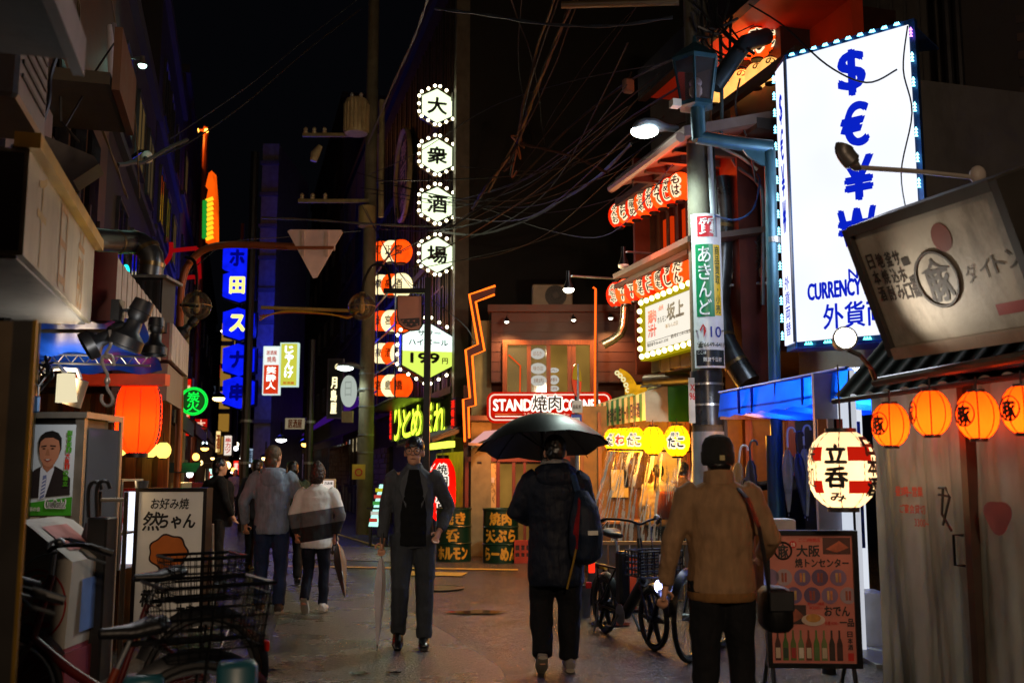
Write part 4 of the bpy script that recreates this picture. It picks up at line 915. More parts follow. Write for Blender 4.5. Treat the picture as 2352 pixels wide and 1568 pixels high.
# shop signboard
t_, fr_, w_, h_ = sign_px('shop_signboard', 'tall white okonomiyaki shop signboard with brush lettering behind the bicycles', (313, 1127, 462, 1440), 8.5, pbr('#e0dcd2', .4, var=.04), [], '#1b1210', .16, .03)
m = MB(fr_)
def SB(px): return XX(px, 8.5, 1280)-fr_.o.x
def SZ(py): return Z(py, 8.5)-fr_.o.z
m.text('お好み焼', SB(385), SZ(1156), 86*8.5/PIX, 24*8.5/PIX, -.004, .02, None, .12); m.text('然', SB(344), SZ(1196), 40*8.5/PIX, 42*8.5/PIX, -.004, .02, None, .1); m.text('ちゃん', SB(403), SZ(1196), 82*8.5/PIX, 32*8.5/PIX, -.004, .035, None, .12)
m.text('横丁', SB(358), SZ(1373), 62*8.5/PIX, 36*8.5/PIX, -.004, .04, None, .1); m.text('本店', SB(430), SZ(1402), 40*8.5/PIX, 26*8.5/PIX, -.004, .03)
m.build('lettering', INK, t_)
m = MB(fr_); cx, cz = SB(386), SZ(1268); n = 48
m.prism([(cx+.165*(1+.06*math.cos(7*a))*math.cos(a), cz+.15*(1+.06*math.cos(7*a))*math.sin(a)) for a in [2*math.pi*i/n for i in range(n)]], -.004, -.0005); m.build('pancake_rim', pbr('#2a1408', .5, var=.05), t_)
Q(fr_, 'pancake_picture', pbr('#b8601a', .5, var=.12), t_).prism([(cx+.15*(1+.06*math.cos(7*a))*math.cos(a), cz+.135*(1+.06*math.cos(7*a))*math.sin(a)) for a in [2*math.pi*i/n for i in range(n)]], -.007, -.0045)
c = P(325, 1112, 8.45); o = MB(FrZ(c, 0)); o.lathe([(.05, -.03), (.06, .03), (.05, .03), (.04, -.02)], n=18); o = o.build('ashtray', pbr('#5a5a5c', .4, .6), None, 40); tag(o, 'round metal tin standing on top of the okonomiyaki signboard', 'tin')
# white plastic pole and tarpaulin cart behind
o = MB(); o.cyl(G(489, 1395)+Vector((0, 0, 0)), P(489, 1203, 10.4), .012, raw=True); o = o.build('white_pole', WHT); tag(o, 'thin white pole standing right of the okonomiyaki signboard', 'pole')
D = 14.5; fr = front(D); X = lambda px: XX(px, D, 1100); ZZ = lambda py: Z(py, D)
t = thing('food_cart', 'dark roofed food cart behind the okonomiyaki signboard', 'cart', (X(415), D, 0))
Q(fr, 'roof', pbr('#17171a', .5), t)._a([(X(368), 0, ZZ(1062)), (X(462), 0, ZZ(1062)), (X(478), -.6, ZZ(1085)), (X(352), -.6, ZZ(1085)), (X(368), .9, ZZ(1062)), (X(462), .9, ZZ(1062))], [(0, 1, 2, 3), (1, 0, 4, 5)])
for px in (372, 470): Q(fr, 'post', BLK, t).cyl((X(px), .1, 0), (X(px), .1, ZZ(1075)), .03)
Q(fr, 'counter', pbr('#2a2624', .6), t).bbox(X(372), X(470), 0, .9, .3, ZZ(1128))
for k, (px, col) in enumerate(((400, '#a89a6a'), (425, '#d8c8a0'), (448, '#8a2a20'))):
    Q(fr, 'food_tray', pbr(col, .5), t).bbox(X(px)-.09, X(px)+.09, .1, .35, ZZ(1127), ZZ(1108))
lamp('cart_light', P(420, 1100, 14.8), '#ffdca0', 7, 'POINT', .06, parent=t)
# umbrella stand
def closed_umbrella(label, top, bot, r, mat, handle='hook', group=None, hm=None):
    """top = handle end, bot = ferrule"""
    top, bot = Vector(top), Vector(bot); ax = (bot-top).normalized(); L = (bot-top).length
    t = thing('umbrella', label, 'umbrella', bot, 0, group)
    sd = ax.cross(Vector((0, 1, 0))).normalized(); fw = ax.cross(sd).normalized()
    fr = Fr(top, sd, fw, ax)
    if L < .3: L = .3
    m = MB(fr); vs = []; n = 16; ks = [(.22, .35), (.3, .75), (.45, 1.0), (.6, .85), (.8, .5), (.95, .2)]
    for u, q in ks:
        for j in range(n): th = 2*math.pi*j/n; rr = r*q*(1+.28*math.cos(th*8 if n > 16 else th*4+u*3)); vs.append((rr*math.cos(th), rr*math.sin(th), u*L))
    fs = [(i*n+j, i*n+(j+1) % n, (i+1)*n+(j+1) % n, (i+1)*n+j) for i in range(len(ks)-1) for j in range(n)]
    m._a(vs, fs+[tuple(range(n-1, -1, -1)), tuple((len(ks)-1)*n+j for j in range(n))]); m.build('canopy', mat, t, 60)
    Q(fr, 'shaft', STEEL, t).tube([(0, 0, .02), (0, 0, L)], .005, 6)
    Q(fr, 'ferrule', BLK, t).tube([(0, 0, .93*L), (0, 0, L)], [.007, .004], 6)
    m = MB(fr)
    if handle == 'hook': m.tube(curve([(0, 0, .16), (0, 0, .02), (.02, 0, -.03), (.06, 0, -.03), (.075, 0, .01)], 4), .011, 7)
    else: m.tube([(0, 0, .14), (0, 0, 0)], .012, 7)
    m.build('handle', hm or BLK, t, True); return t
t = thing('umbrella_stand', 'tall black umbrella stand in front of the poster cabinet', 'umbrella stand', G(212, 1560)); 
c = P(212, 1400, 5.6); fr = front(5.6); m = MB(fr); X = lambda px: XX(px, 5.6, 1300); ZZ = lambda py: Z(py, 5.6)
m.bbox(X(192), X(240), 0, .16, .04, ZZ(1188), .01); m.build('box', pbr('#141415', .4), t)
Q(fr, 'base', BLKM, t).box(X(186), X(246), -.03, .2, .0, .039)
for px in (190, 254): Q(fr, 'post', pbr('#3a3026', .5, .5), t).tube([(X(px), .2, 0), (X(px)-.01, .2, ZZ(1130))], .014, 7)
Q(fr, 'crossbar', pbr('#8a8070', .5, .5), t).tube([(X(190), .2, ZZ(1150)), (X(254), .2, ZZ(1150))], .012, 7)
closed_umbrella('black hook handled umbrella at the right of the umbrella stand', P(222, 1120, 5.65), P(226, 1500, 5.65), .04, BLK)
closed_umbrella('dark umbrella with hooked handle at the left of the umbrella stand', P(203, 1122, 5.7), P(204, 1480, 5.7), .04, pbr('#26262c', .5))
# ================================================================== middle of the picture
def inst(proto, locs, par=None):
    out = []
    for l in locs:
        c = proto.copy(); COL.objects.link(c); c.location = l; out.append(c)
    return out
def local(par, p): return MATS[par.name].inverted() @ Vector(p)
def shared(name, mesh_mb, mats, par, places, smooth=True):
    """one mesh authored round the world origin, one object per place (world points)"""
    me = None
    for p in places:
        if me is None:
            o = mesh_mb.build(name, mats, None, smooth); off = o.matrix_basis.translation.copy()
            o.data.transform(Matrix.Translation(off)); o.matrix_basis = Matrix(); o.parent = par; me = o.data
        else:
            o = bpy.data.objects.new(name, me); COL.objects.link(o); o.parent = par
        q = MATS[par.name].inverted(); o.matrix_basis = q @ Matrix.Translation(Vector(p)); MATS[o.name] = Matrix.Translation(Vector(p))
def BLB(r=.035): m = MB(); m.ell((0, 0, 0), r, 8, 6); return m
# ------------------------------------------------------------------ hexagon tavern building
t = block('dark slatted tavern building carrying the column of hexagon signs', RF, -12.2, .08, 9, 12.5, '#191613', (), (), 0, 0)
HB = t
for k in range(42):
    x = -11.9+k*.285; Q(RF, 'slat', pbr('#2e241a', .5, .2, dirt=.3) if k % 2 else pbr('#241d18', .5, .2), t).box(x, x+.11, -.05-.02*(k % 3 == 0), -.002, 3.1, 11.8)
Q(RF, 'corner_column', pbr('#6d6658', .5, .3, dirt=.4), t).box(-.12, .09, -.09, .2, 0, 12)
for zz_ in (3.0, 6.1, 9.2): Q(RF, 'ledge', pbr('#3a322a', .6), t).box(-12.2, -.13, -.12, -.001, zz_, zz_+.14)
HX = Fr(RF.o, (.9645, .2639, 0))               # signs stick out from the wall and face the crossing
HEXF = em('#eeffd0', 1.5, True); BUL = em('#fff6d2', 7, False)
def hexsign(name, label, cxp, cyp, hwp, hhp, chars, faces, bulbs=True, off=.3):
    fr = Fr(RF.pt(-off, 0, 0), (.9645, .2639, 0)); cx, cz = onF(cxp, cyp, fr); d = fr.pt(cx, 0, cz).y; k = d/PIX; hw, hh = hwp*k, hhp*k
    t = thing(name, label, 'sign', fr.pt(cx, 0, cz-hh)); H = lambda q: [(cx-hw*q, cz-hh*q*.52), (cx, cz-hh*q), (cx+hw*q, cz-hh*q*.52), (cx+hw*q, cz+hh*q*.52), (cx, cz+hh*q), (cx-hw*q, cz+hh*q*.52)]
    Q(fr, 'casing', BLKM, t).prism(H(1.06), .02, .3)
    if faces is None: Q(fr, 'face', HEXF, t).prism(H(1), 0, .019)
    else:
        h = H(1); zm = cz-hh*.02
        Q(fr, 'lower_face', faces[0], t).prism([(cx-hw, cz-hh*.52), (cx, cz-hh), (cx+hw, cz-hh*.52), (cx+hw, zm), (cx-hw, zm)], 0, .019)
        Q(fr, 'upper_face', faces[1], t).prism([(cx-hw, zm+.002), (cx+hw, zm+.002), (cx+hw, cz+hh*.52), (cx, cz+hh), (cx-hw, cz+hh*.52)], 0, .019)
    for body, px, py, wpx, hpx, bold in chars:
        m = MB(fr); a, b = onF(px, py, fr); m.text(body, a, b, wpx*k, hpx*k, -.008, bold); m.build('lettering', INK, t)
    Q(fr, 'wall_bracket', BLKM, t).box(cx+hw*.95, cx+hw+.3, .1, .2, cz-hh*.35, cz+hh*.35)
    h = H(1.22); pl = []
    for i in range(6):
        a, b = h[i], h[(i+1) % 6]
        for u in (.14, .5, .86) if hwp < 50 else (.1, .37, .63, .9):
            x, z = a[0]+(b[0]-a[0])*u, a[1]+(b[1]-a[1])*u
            if i == 2 : continue                       # the wall side carries none
            pl.append(fr.pt(x, -.03, z))
    shared('bulb', BLB(.034), BUL, t, pl)
    m = MB(fr); pts = [(p[0], .06, p[1]) for p in H(1.2)]; m.tube(pts+[pts[0]], .018, 5); m.build('bulb_rail', pbr('#6a5a3a', .4, .6), t)
    return t, fr, cx, cz, k
for i, (ch, cy0) in enumerate((('大', 243), ('衆', 357), ('酒', 469), ('場', 585))):
    hexsign('hexagon_sign', 'white hexagon bulb sign reading %s, %s of the column' % (ch, ['topmost', 'second', 'third', 'fourth'][i]), 1004, cy0, 36, 42, [(ch, 1004, cy0, 46, 40, .034)], None)
hexsign('price_sign', 'large white and yellow hexagon price sign for drinks at 199 yen below the others', 982, 805, 58, 66,
        [('サワー', 986, 765, 54, 12, .03), ('ハイボール', 984, 786, 92, 14, .03), ('199', 976, 822, 66, 22, .05), ('円', 1022, 829, 13, 13, .03)], (em('#d8f060', 1.15, True), em('#e8fff4', 1.5, True)))
lamp('hexagon_glow', RF.pt(-.35, -1.1, 5.2), '#f8f4d8', 30, 'POINT', .25, parent=HB)
# lantern rack boxes on the facade
ORP = paper('#ff5a0c', .95, .5); WHP = paper('#fff0c0', 1.0, .5)
rows = [(578, 0), (655, 1), (738, 0), (812, 1), (886, 0)]
RKO = -.75
for ri, (py, first) in enumerate(rows):
    rx0, _ = onF(945, py, RF, RKO); rx1, _ = onF(864, py, RF, RKO)
    zc = onF(905, py, RF, RKO)[1]
    t = thing('lantern_rack', 'open steel rack box holding the %s row of orange and white lanterns' % ['topmost', 'second', 'middle', 'fourth', 'lowest'][ri], 'rack', RF.pt((rx0+rx1)/2, RKO, zc-.4))
    for yy in (RKO-.36, -.06):
        for zz_ in ((zc-.42, ) if ri < 4 else (zc-.42, )):
            Q(RF, 'rail', BLKM, t).box(rx1, rx0, yy, yy+.04, zz_-.03, zz_)
        for x in (rx1, (rx0+rx1)/2, rx0-.04): Q(RF, 'upright', BLKM, t).box(x, x+.03, yy, yy+.03, zc-.42, zc+.4)
    if ri == 4: Q(RF, 'shelf', pbr('#3a3a2a', .4, .4), t).box(rx1, rx0, RKO-.3, -.03, zc-.455, zc-.432)
    for j, px in enumerate((922, 899, 876)):
        x, z = onF(px, py, RF, RKO); orange = (j+first) % 2 == 0
        lantern('rack_lantern', '%s lantern, %s in the %s row of the racks' % (['orange', 'white'][not orange], ['nearest', 'middle', 'farthest'][j], ['topmost', 'second', 'middle', 'fourth', 'lowest'][ri]),
                RF.pt(x, RKO, z), .52, .52, ORP if orange else WHP, [(['宮', '正', '町', '酒', '高', '橋', '島'][(ri*3+j) % 7], -100, .0, .35, .42, pbr('#6a3008', .6) if orange else INK, False, .02)], 0, 'round', 'lanterns in the racks', nseg=16, meridians=0, cord=.05)
# round cream emblem painted on the facade
t = thing('round_emblem', 'big faded cream ring emblem with characters on the dark facade left of the hexagons', 'emblem', RF.pt(*[onF(925, 403, RF, -.2)[0], -.2, onF(925, 403, RF, -.2)[1]]))
cx, cz = onF(925, 403, RF, -.2); zt_ = onF(925, 306, RF, -.2)[1]; R = zt_-cz
Q(RF, 'ring', pbr('#c8ac74', .6, dirt=.3), t).ring((cx, -.2, cz), R, .07, 40, 6)
Q(RF, 'board', pbr('#1a1512', .6), t).disc(cx, cz, R*1.02, R*1.02, -.16, 36, -.12)
Q(RF, 'lettering', pbr('#d8bc80', .6), t).vtext('寿司福', cx, cz+R*.8, cz-R*.8, R*.75, -.19, .03)
# lime neon name over the entrance
LN = em('#d8ff3a', 2.6, True)
t = thing('neon_name_sign', 'lime yellow neon shop name running along the tavern wall', 'neon sign', RF.pt(onF(960, 975, RF, -.4)[0], -.4, 2.6))
for ch, a, b, y0, y1 in (('ひ', 902, 922, 935, 1012), ('と', 924, 943, 935, 1005), ('め', 944, 968, 928, 1005), ('ぼ', 978, 992, 924, 1003), ('れ', 996, 1022, 922, 1003)):
    p0 = onF(a, y1, RF, -.4); p1 = onF(b, y0, RF, -.4); o = Q(RF, 'lettering', LN, t).text(ch, (p0[0]+p1[0])/2, (p0[1]+p1[1])/2, abs(p1[0]-p0[0]), abs(p1[1]-p0[1]), -.4, .02)
    Q(RF, 'neon_backing', pbr('#4a4a14', .5), t).text(ch, (p0[0]+p1[0])/2, (p0[1]+p1[1])/2, abs(p1[0]-p0[0]), abs(p1[1]-p0[1]), -.36, .06)
p0 = onF(900, 1014, RF, -.32); p1 = onF(1024, 1014, RF, -.32); Q(RF, 'support_bar', BLKM, t).box(p0[0], p1[0], -.34, -.3, p0[1]+.0, p0[1]+.05)
for (px, y0, y1, w_, s1) in ((894, 940, 1010, .34, '立呑処酒場'), (1036, 918, 1000, .3, '酒肴焼物')):
    p0 = onF(px, y1, RF, -.5); p1 = onF(px, y0, RF, -.5); t = thing('neon_column_sign', 'upright red neon lettering %s the lime yellow neon name' % ('left of' if px < 950 else 'right of'), 'neon sign', RF.pt(p0[0], -.5, p0[1]))
    Q(RF, 'backboard', pbr('#1e0c0a', .5), t).box(p0[0]-w_*.6, p0[0]+w_*.6, -.46, -.3, p0[1]-.04, p1[1]+.04)
    Q(RF, 'lettering', em('#ff2410', 1.7, True), t).vtext(s1, p0[0], p1[1], p0[1], w_, -.475, .02)
# entrance eave glowing yellow
t = thing('entrance_eave', 'small tiled eave with yellow light strip over the tavern entrance', 'eave', RF.pt(-1, -.6, 2))
a = onF(962, 1030, RF, -.5); b_ = onF(1045, 1030, RF, -.5)
Q(RF, 'light_strip', em('#f0ff50', 1.8, True), t).box(a[0], b_[0], -.62, -.5, a[1]-.05, a[1]+.06)
m = MB(RF); zz_ = a[1]+.08; m._a([(a[0]-.2, -.95, zz_), (b_[0]+.2, -.95, zz_), (b_[0]+.1, -.02, zz_+.34), (a[0]-.1, -.02, zz_+.34), (a[0]-.2, -.95, zz_-.05), (b_[0]+.2, -.95, zz_-.05), (b_[0]+.1, -.02, zz_+.27), (a[0]-.1, -.02, zz_+.27)], [(0, 1, 2, 3), (7, 6, 5, 4), (0, 4, 5, 1), (1, 5, 6, 2), (3, 7, 4, 0)]); m.build('tiled_roof', pbr('#2a2a1a', .5), t)
for k in range(10):
    x = a[0]+(b_[0]-a[0])*k/9; Q(RF, 'roof_tile', pbr('#24241a', .45), t).tube([(x, -.96, zz_+.01), (x, -.03, zz_+.35)], .035, 6)
Q(RF, 'entrance_wall', pbr('#b8a020', .6, var=.3), t).box(a[0], b_[0], -.12, -.004, .15, a[1]-.1)
lamp('eave_light', RF.pt((a[0]+b_[0])/2, -1.0, a[1]-.25), '#e8e050', 10, 'POINT', .15, parent=t)
# stone wall strip and dark entrance beside it
for (pa, pb, col, lab) in ((858, 890, '#5a4a34', 'rough stone clad wall strip behind the utility pole'), (756, 800, '#6a5438', 'brick clad column left of the utility pole')):
    fr = RF; a = onF(pa, 1200, fr, -.12)[0]; b_ = onF(pb, 1200, fr, -.12)[0]; z1 = onF(pa, 1030, fr, -.12)[1]; t = thing('stone_pier', lab, 'wall', fr.pt((a+b_)/2, -.1, 0))
    rnd = random.Random(pa); zc = 0; r_ = 0
    Q(fr, 'core', pbr('#2a2219', .8), t).box(a, b_, -.1, -.002, 0, z1)
    while zc < z1-.12:
        hgt = rnd.uniform(.12, .2); x = a
        while x < b_-.1:
            w_ = min(rnd.uniform(.3, .6), b_-x); Q(fr, 'stone', pbr(col, .8, var=.3, bump=.3), t).bbox(x+.01, x+w_-.01, -.16-rnd.uniform(0, .05), -.101, zc+.01, min(zc+hgt, z1)-.01, .01); x += w_
        zc += hgt; r_ += 1
# A-frame lit menu boards beside the pole
for i, (px0, px1, y0, y1, lab) in enumerate(((858, 886, 1115, 1165, 'upper'), (848, 886, 1166, 1210, 'lower'))):
    pass
d = 19.5; fr = front(d); t = thing('menu_board', 'leaning greenish lit menu board at the left of the man in the dark suit', 'sign', (XX(868, d), d, 0))
q = [(846, 1208), (888, 1210), (890, 1112), (872, 1112)]; pts = [onF(a, b, fr) for a, b in q]
Q(fr, 'lit_face', em('#b8ffec', 1.3, True), t).prism(pts, 0, .08)
for k, (yy, col) in enumerate(((1125, '#d8d020'), (1140, '#e05040'), (1155, '#50b050'), (1178, '#e0e0d0'), (1194, '#d04030'))):
    c0 = onF(872-(yy-1112)*.2, yy, fr); Q(fr, 'menu_picture', em(col, .7), t).box(c0[0]-.06, c0[0]+.09, -.006, -.001, c0[1]-.035, c0[1]+.035)
m = MB(fr); c0 = onF(866, 1167, fr); m.box(c0[0]-.2, c0[0]+.2, -.02, -.007, c0[1]-.02, c0[1]+.02); m.build('crossbar', BLK, t)
for a in (850, 886): c0 = onF(a, 1209, fr); Q(fr, 'leg', BLK, t).box(c0[0]-.02, c0[0]+.02, -.02, .1, 0, c0[1])
# ------------------------------------------------------------------ red stand building across the crossing
DS = 17.0; SF = front(DS); sX = lambda px, py=850: onF(px, py, SF)[0]; sZ = lambda py: onF(1260, py, SF)[1]
t = thing('stand_building', 'low brown two storey eatery with red stand sign across the crossing', 'building', (sX(1270), DS+2, 0)); ST = t
RB = pbr('#451a10', .5, var=.15, scale=3, bump=.1, bscale=16)
zr = sZ(716); xl, xr = sX(1128), sX(1425)
Q(SF, 'upper_wall', RB, t).box(xl, xr+1.5, .1, 5, 2.95, zr)
for k in range(7): zz_ = 2.97+(zr-2.97)*k/7; Q(SF, 'siding_board', RB, t).box(xl+.002, xr+1.5, .085, .099, zz_, zz_+(zr-2.97)/7-.012)
Q(SF, 'parapet', pbr('#4a2218', .5), t).box(xl-.06, xr+1.5, -.05, 5, zr, zr+.12)
Q(SF, 'side_wall', pbr('#7d7a5a', .7, dirt=.3), t).box(xl-.35, xl-.002, .35, 5, 0, zr-.1)
Q(SF, 'lower_wall', pbr('#4a2a1a', .6, dirt=.3), t).box(sX(1062), xr+1.5, .5, 5, 0, 2.94)
Q(SF, 'canopy', pbr('#2a1512', .6), t).box(sX(1075), sX(1410), -.35, .49, 2.28, 2.36)
# upper window
wx0, wx1, wz0, wz1 = sX(1165), sX(1355), sZ(906), sZ(792)
Q(SF, 'window_interior', em('#b88c40', .5, True, .35, 1.5), t).box(wx0, wx1, .03, .082, wz0, wz1)
for a, b, c_, d_ in ((wx0-.08, wx0, wz0-.06, wz1+.08), (wx1, wx1+.08, wz0-.06, wz1+.08), (wx0, wx1, wz1, wz1+.08), (wx0, wx1, wz0-.06, wz0)):
    Q(SF, 'window_frame', WOOD, t).box(a, b, -.05, .083, c_, d_)
for px in (1215, 1260, 1308, 1318): Q(SF, 'mullion', WOOD, t).box(sX(px)-.035, sX(px)+.035, -.03, .029, wz0, wz1)
Q(SF, 'window_glass', glassy(alpha=.12), t).box(wx0+.01, sX(1258), -.005, .004, wz0+.01, wz1-.01)
for i, (px, py, w_, h_) in enumerate(((1235, 812, 34, 26), (1236, 846, 38, 26), (1237, 874, 38, 26), (1272, 850, 24, 12), (1272, 872, 24, 22), (1272, 892, 24, 14))):
    k = DS/PIX; Q(SF, 'paper_shade', em('#e8e4d8', .62), t, True).ell((sX(px), .0, sZ(py)), (w_*k/2, .02, h_*k/2), 14, 8)
    Q(SF, 'lettering', pbr('#6a5a4a', .6), t).text(['はるか', '味の店', '焼肉', 'ん', '串', '酒'][i], sX(px), sZ(py), w_*k*.6, h_*k*.4, -.026, .0)
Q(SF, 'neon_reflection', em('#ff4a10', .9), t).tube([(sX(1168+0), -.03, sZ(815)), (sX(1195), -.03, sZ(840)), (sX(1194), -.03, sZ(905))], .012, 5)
# red stand sign
sg = thing('stand_sign', 'long rounded red light box with white and black lettering on the low brown building', 'sign', (sX(1262), DS-.3, sZ(970)))
fr = front(DS-.35); gx = lambda px: onF(px, 935, fr)[0]; gz = lambda py: onF(1262, py, fr)[1]
def rrect(x0, x1, z0, z1, r, n=6):
    out = []
    for cx, cz, a0 in ((x1-r, z1-r, 0), (x0+r, z1-r, 90), (x0+r, z0+r, 180), (x1-r, z0+r, 270)):
        for i in range(n+1): a = math.radians(a0+90*i/n); out.append((cx+r*math.cos(a), cz+r*math.sin(a)))
    return out
Q(fr, 'light_box', em('#e01c08', .8, True, .12, 2), sg).prism(rrect(gx(1118), gx(1406), gz(970), gz(900), .13), 0, .22)
pts = rrect(gx(1125), gx(1399), gz(964), gz(906), .09); Q(fr, 'white_outline', em('#ffd8c0', 1.1), sg).tube([(a, -.006, b) for a, b in pts+[pts[0]]], .012, 5, False)
WL = em('#fff4e4', 1.6)
m = MB(fr); m.text('STAND', gx(1177), gz(930), 85*DS/PIX, 25*DS/PIX, -.008, .035); m.text('CORNER', gx(1336), gz(930), 88*DS/PIX, 25*DS/PIX, -.008, .035); m.build('lettering', WL, sg)
Q(fr, 'lettering_outline', WL, sg).text('焼肉', gx(1256), gz(925), 66*DS/PIX, 36*DS/PIX, -.008, .08)
Q(fr, 'lettering', INK, sg).text('焼肉', gx(1256), gz(925), 64*DS/PIX, 33*DS/PIX, -.012, .02)
Q(fr, 'lettering', em('#ffc8a8', 1.0), sg).text('スタンド YAKINIKU コーナー', gx(1255), gz(952), 104*DS/PIX, 9*DS/PIX, -.008, .01)
for a, b in ((1137, 1200), (1312, 1380)):
    Q(fr, 'dark_rule', INK, sg).box(gx(a), gx(b), -.008, -.001, gz(951)-.008, gz(951)+.008); Q(fr, 'white_rule', WL, sg).box(gx(a), gx(b), -.008, -.001, gz(956)-.006, gz(956)+.006)
# wall spot lamps
for i, (px, py) in enumerate(((1164, 742), (1400, 734), (1316, 738))):
    c = Vector((sX(px), DS-.3, sZ(py))); t2 = thing('wall_spot', '%s small spot lamp shining on the brown upper wall' % ['left', 'right', 'middle'][i], 'lamp', c); fr = FrZ(c, 0)
    Q(fr, 'arm', BLK, t2).tube([(0, .38, .05), (0, .1, .08), (0, 0, .02)], .015, 6); Q(fr, 'shade', BLK, t2, 40).lathe([(.03, .04), (.055, -.02), (.05, -.02), (.025, .03)], n=12)
    Q(fr, 'bulb', em('#fff4dc', 8), t2, True).ell((0, -.01, -.015), .036)
    lamp('spot_light', c+Vector((0, -.02, -.04)), '#ffbe78', 260 if i < 2 else 80, 'SPOT', .03, c+Vector((0, .22, -1)), 120, .9, t2)
# roof air conditioner
def aircon(label, fr, x, z, w, h, dp, col='#8a8480', fan=.36, y0=0, name='air_conditioner'):
    t = thing(name, label, 'air conditioner', fr.pt(x, y0+dp/2, z)); Q(fr, 'casing', pbr(col, .5, dirt=.25), t).bbox(x-w/2, x+w/2, y0, y0+dp, z, z+h, .02)
    fx = x+w*.08; R = h*fan
    Q(fr, 'fan_recess', BLK, t).disc(fx, z+h*.5, R*1.05, R*1.05, y0-.005, 28, y0-.001)
    for q in (.25, .5, .75, 1.0): Q(fr, 'guard_ring', pbr('#4a4845', .5), t).ring((fx, y0-.02, z+h*.5), R*q, .006, 28, 4)
    for k in range(10):
        a = math.pi*k/10; Q(fr, 'guard_bar', pbr('#4a4845', .5), t).tube([(fx-R*math.cos(a), y0-.016, z+h*.5-R*math.sin(a)), (fx+R*math.cos(a), y0-.016, z+h*.5+R*math.sin(a))], .004, 4)
    Q(fr, 'hub', pbr('#3a302a', .5), t).disc(fx, z+h*.5, R*.28, R*.28, y0-.03, 20, y0-.006)
    for s_ in (-1, 1): Q(fr, 'foot', BLKM, t).box(x+s_*w*.35-.04, x+s_*w*.35+.04, y0+.02, y0+dp-.02, z-.06, z)
    return t
k = DS/PIX; aircon('outdoor air conditioner standing on the roof of the low brown building', front(DS+.6), onF(1269, 690, front(DS+.6))[0], zr+.18, 98*k, 56*k, .35, '#8a7a66', .44)
# zigzag and straight neon tubes
NE = em('#ff3a0a', 2.2, True); NEc = em('#ffb060', 2.6)
Zg = lambda a, b: (588+a/3.0, 522.5+b/3.0)
fr = front(16.3); t = thing('zigzag_neon', 'double zigzag orange neon line on a dark red frame left of the brown building', 'neon sign', (onF(1090, 900, fr)[0], 16.3, 1.6))
l1 = [(1650, 405), (1470, 465), (1530, 805), (1445, 845), (1475, 1175), (1428, 1185), (1440, 1475)]; l2 = [(1645, 465), (1515, 515), (1575, 850), (1490, 885), (1515, 1225), (1465, 1238), (1470, 1450)]
for L_ in (l1, l2):
    pts = [onF(*Zg(*p), fr) for p in L_]; Q(fr, 'neon_tube', em('#ff6a18', 2.4, True), t).tube([(a, -.05, b) for a, b in pts], .018, 6)
pp = [onF(*Zg(*p), fr) for p in l1]; qq = [onF(*Zg(*p), fr) for p in l2]
for i in range(6):
    Q(fr, 'frame', pbr('#3a0e0a', .5), t)._a([(pp[i][0], 0, pp[i][1]), (qq[i][0], 0, qq[i][1]), (qq[i+1][0], 0, qq[i+1][1]), (pp[i+1][0], 0, pp[i+1][1]), (pp[i][0], .06, pp[i][1]), (qq[i][0], .06, qq[i][1]), (qq[i+1][0], .06, qq[i+1][1]), (pp[i+1][0], .06, pp[i+1][1])], [(0, 1, 2, 3), (7, 6, 5, 4), (0, 4, 5, 1), (1, 5, 6, 2), (2, 6, 7, 3), (3, 7, 4, 0)])
fr = front(15.9); t = thing('straight_neon', 'straight upright orange neon tube in front of the brown building', 'neon sign', (onF(1367, 800, fr)[0], 15.9, 1.9))
Q(fr, 'neon_tube', em('#ff5a14', 2.2, True), t).tube([(*[onF(1362, 660, fr)[0], 0], onF(1362, 660, fr)[1]), (onF(1368, 663, fr)[0], 0, onF(1368, 663, fr)[1]), (onF(1367, 800, fr)[0], 0, onF(1367, 800, fr)[1]), (onF(1366, 985, fr)[0], 0, onF(1366, 985, fr)[1])], .016, 6)
Q(fr, 'backing_strip', pbr('#2a0c08', .5), t).box(onF(1368, 800, fr)[0]-.01, onF(1368, 800, fr)[0]+.04, .03, .07, onF(1367, 985, fr)[1], onF(1367, 665, fr)[1])
# ground floor front: doors, posts, drawings, awning piece glowing pink
DG2 = 17.2; GF = front(DG2+.25); gX = lambda px: onF(px, 1150, GF)[0]; gZ = lambda py: onF(1150, py, GF)[1]
t = thing('wooden_shopfront', 'reddish wooden shop front with glass door under the stand sign', 'shop front', (gX(1120), DG2+.25, 0)); RW = pbr('#6a2a16', .4, var=.25, stretch=(10, 10, 1), scale=5)
for px, w_ in ((1072, 8), (1084, 5), (1110, 8), (1144, 8), (1180, 7), (1205, 6), (1300, 7)): Q(GF, 'post', RW, t).box(gX(px)-w_*.004, gX(px)+w_*.004, -.06, .05, 0, gZ(1052))
Q(GF, 'lintel', RW, t).box(gX(1068), gX(1310), -.08, .05, gZ(1060), gZ(1048))
Q(GF, 'door_glass', pbr('#2a120a', .08), t).box(gX(1087), gX(1107), -.01, .01, .1, gZ(1065))
Q(GF, 'lit_glass', em('#b08038', .5, True, .4, 2), t).box(gX(1148), gX(1176), .0, .02, .1, gZ(1065))
Q(GF, 'lit_glass', em('#b07a38', .33, True, .4, 2), t).box(gX(1184), gX(1300), .0, .02, .1, gZ(1065))
Q(GF, 'drawing_panel', pbr('#c8b070', .6, var=.12), t).box(gX(1113), gX(1141), -.03, .0, .1, gZ(1058))
m = MB(GF); rnd = random.Random(11)
for k in range(14):
    x, z = rnd.uniform(gX(1116), gX(1138)), rnd.uniform(.9, gZ(1070)); r = rnd.uniform(.012, .04)
    m.ring((x, -.032, z), r, .003, 10, 3)
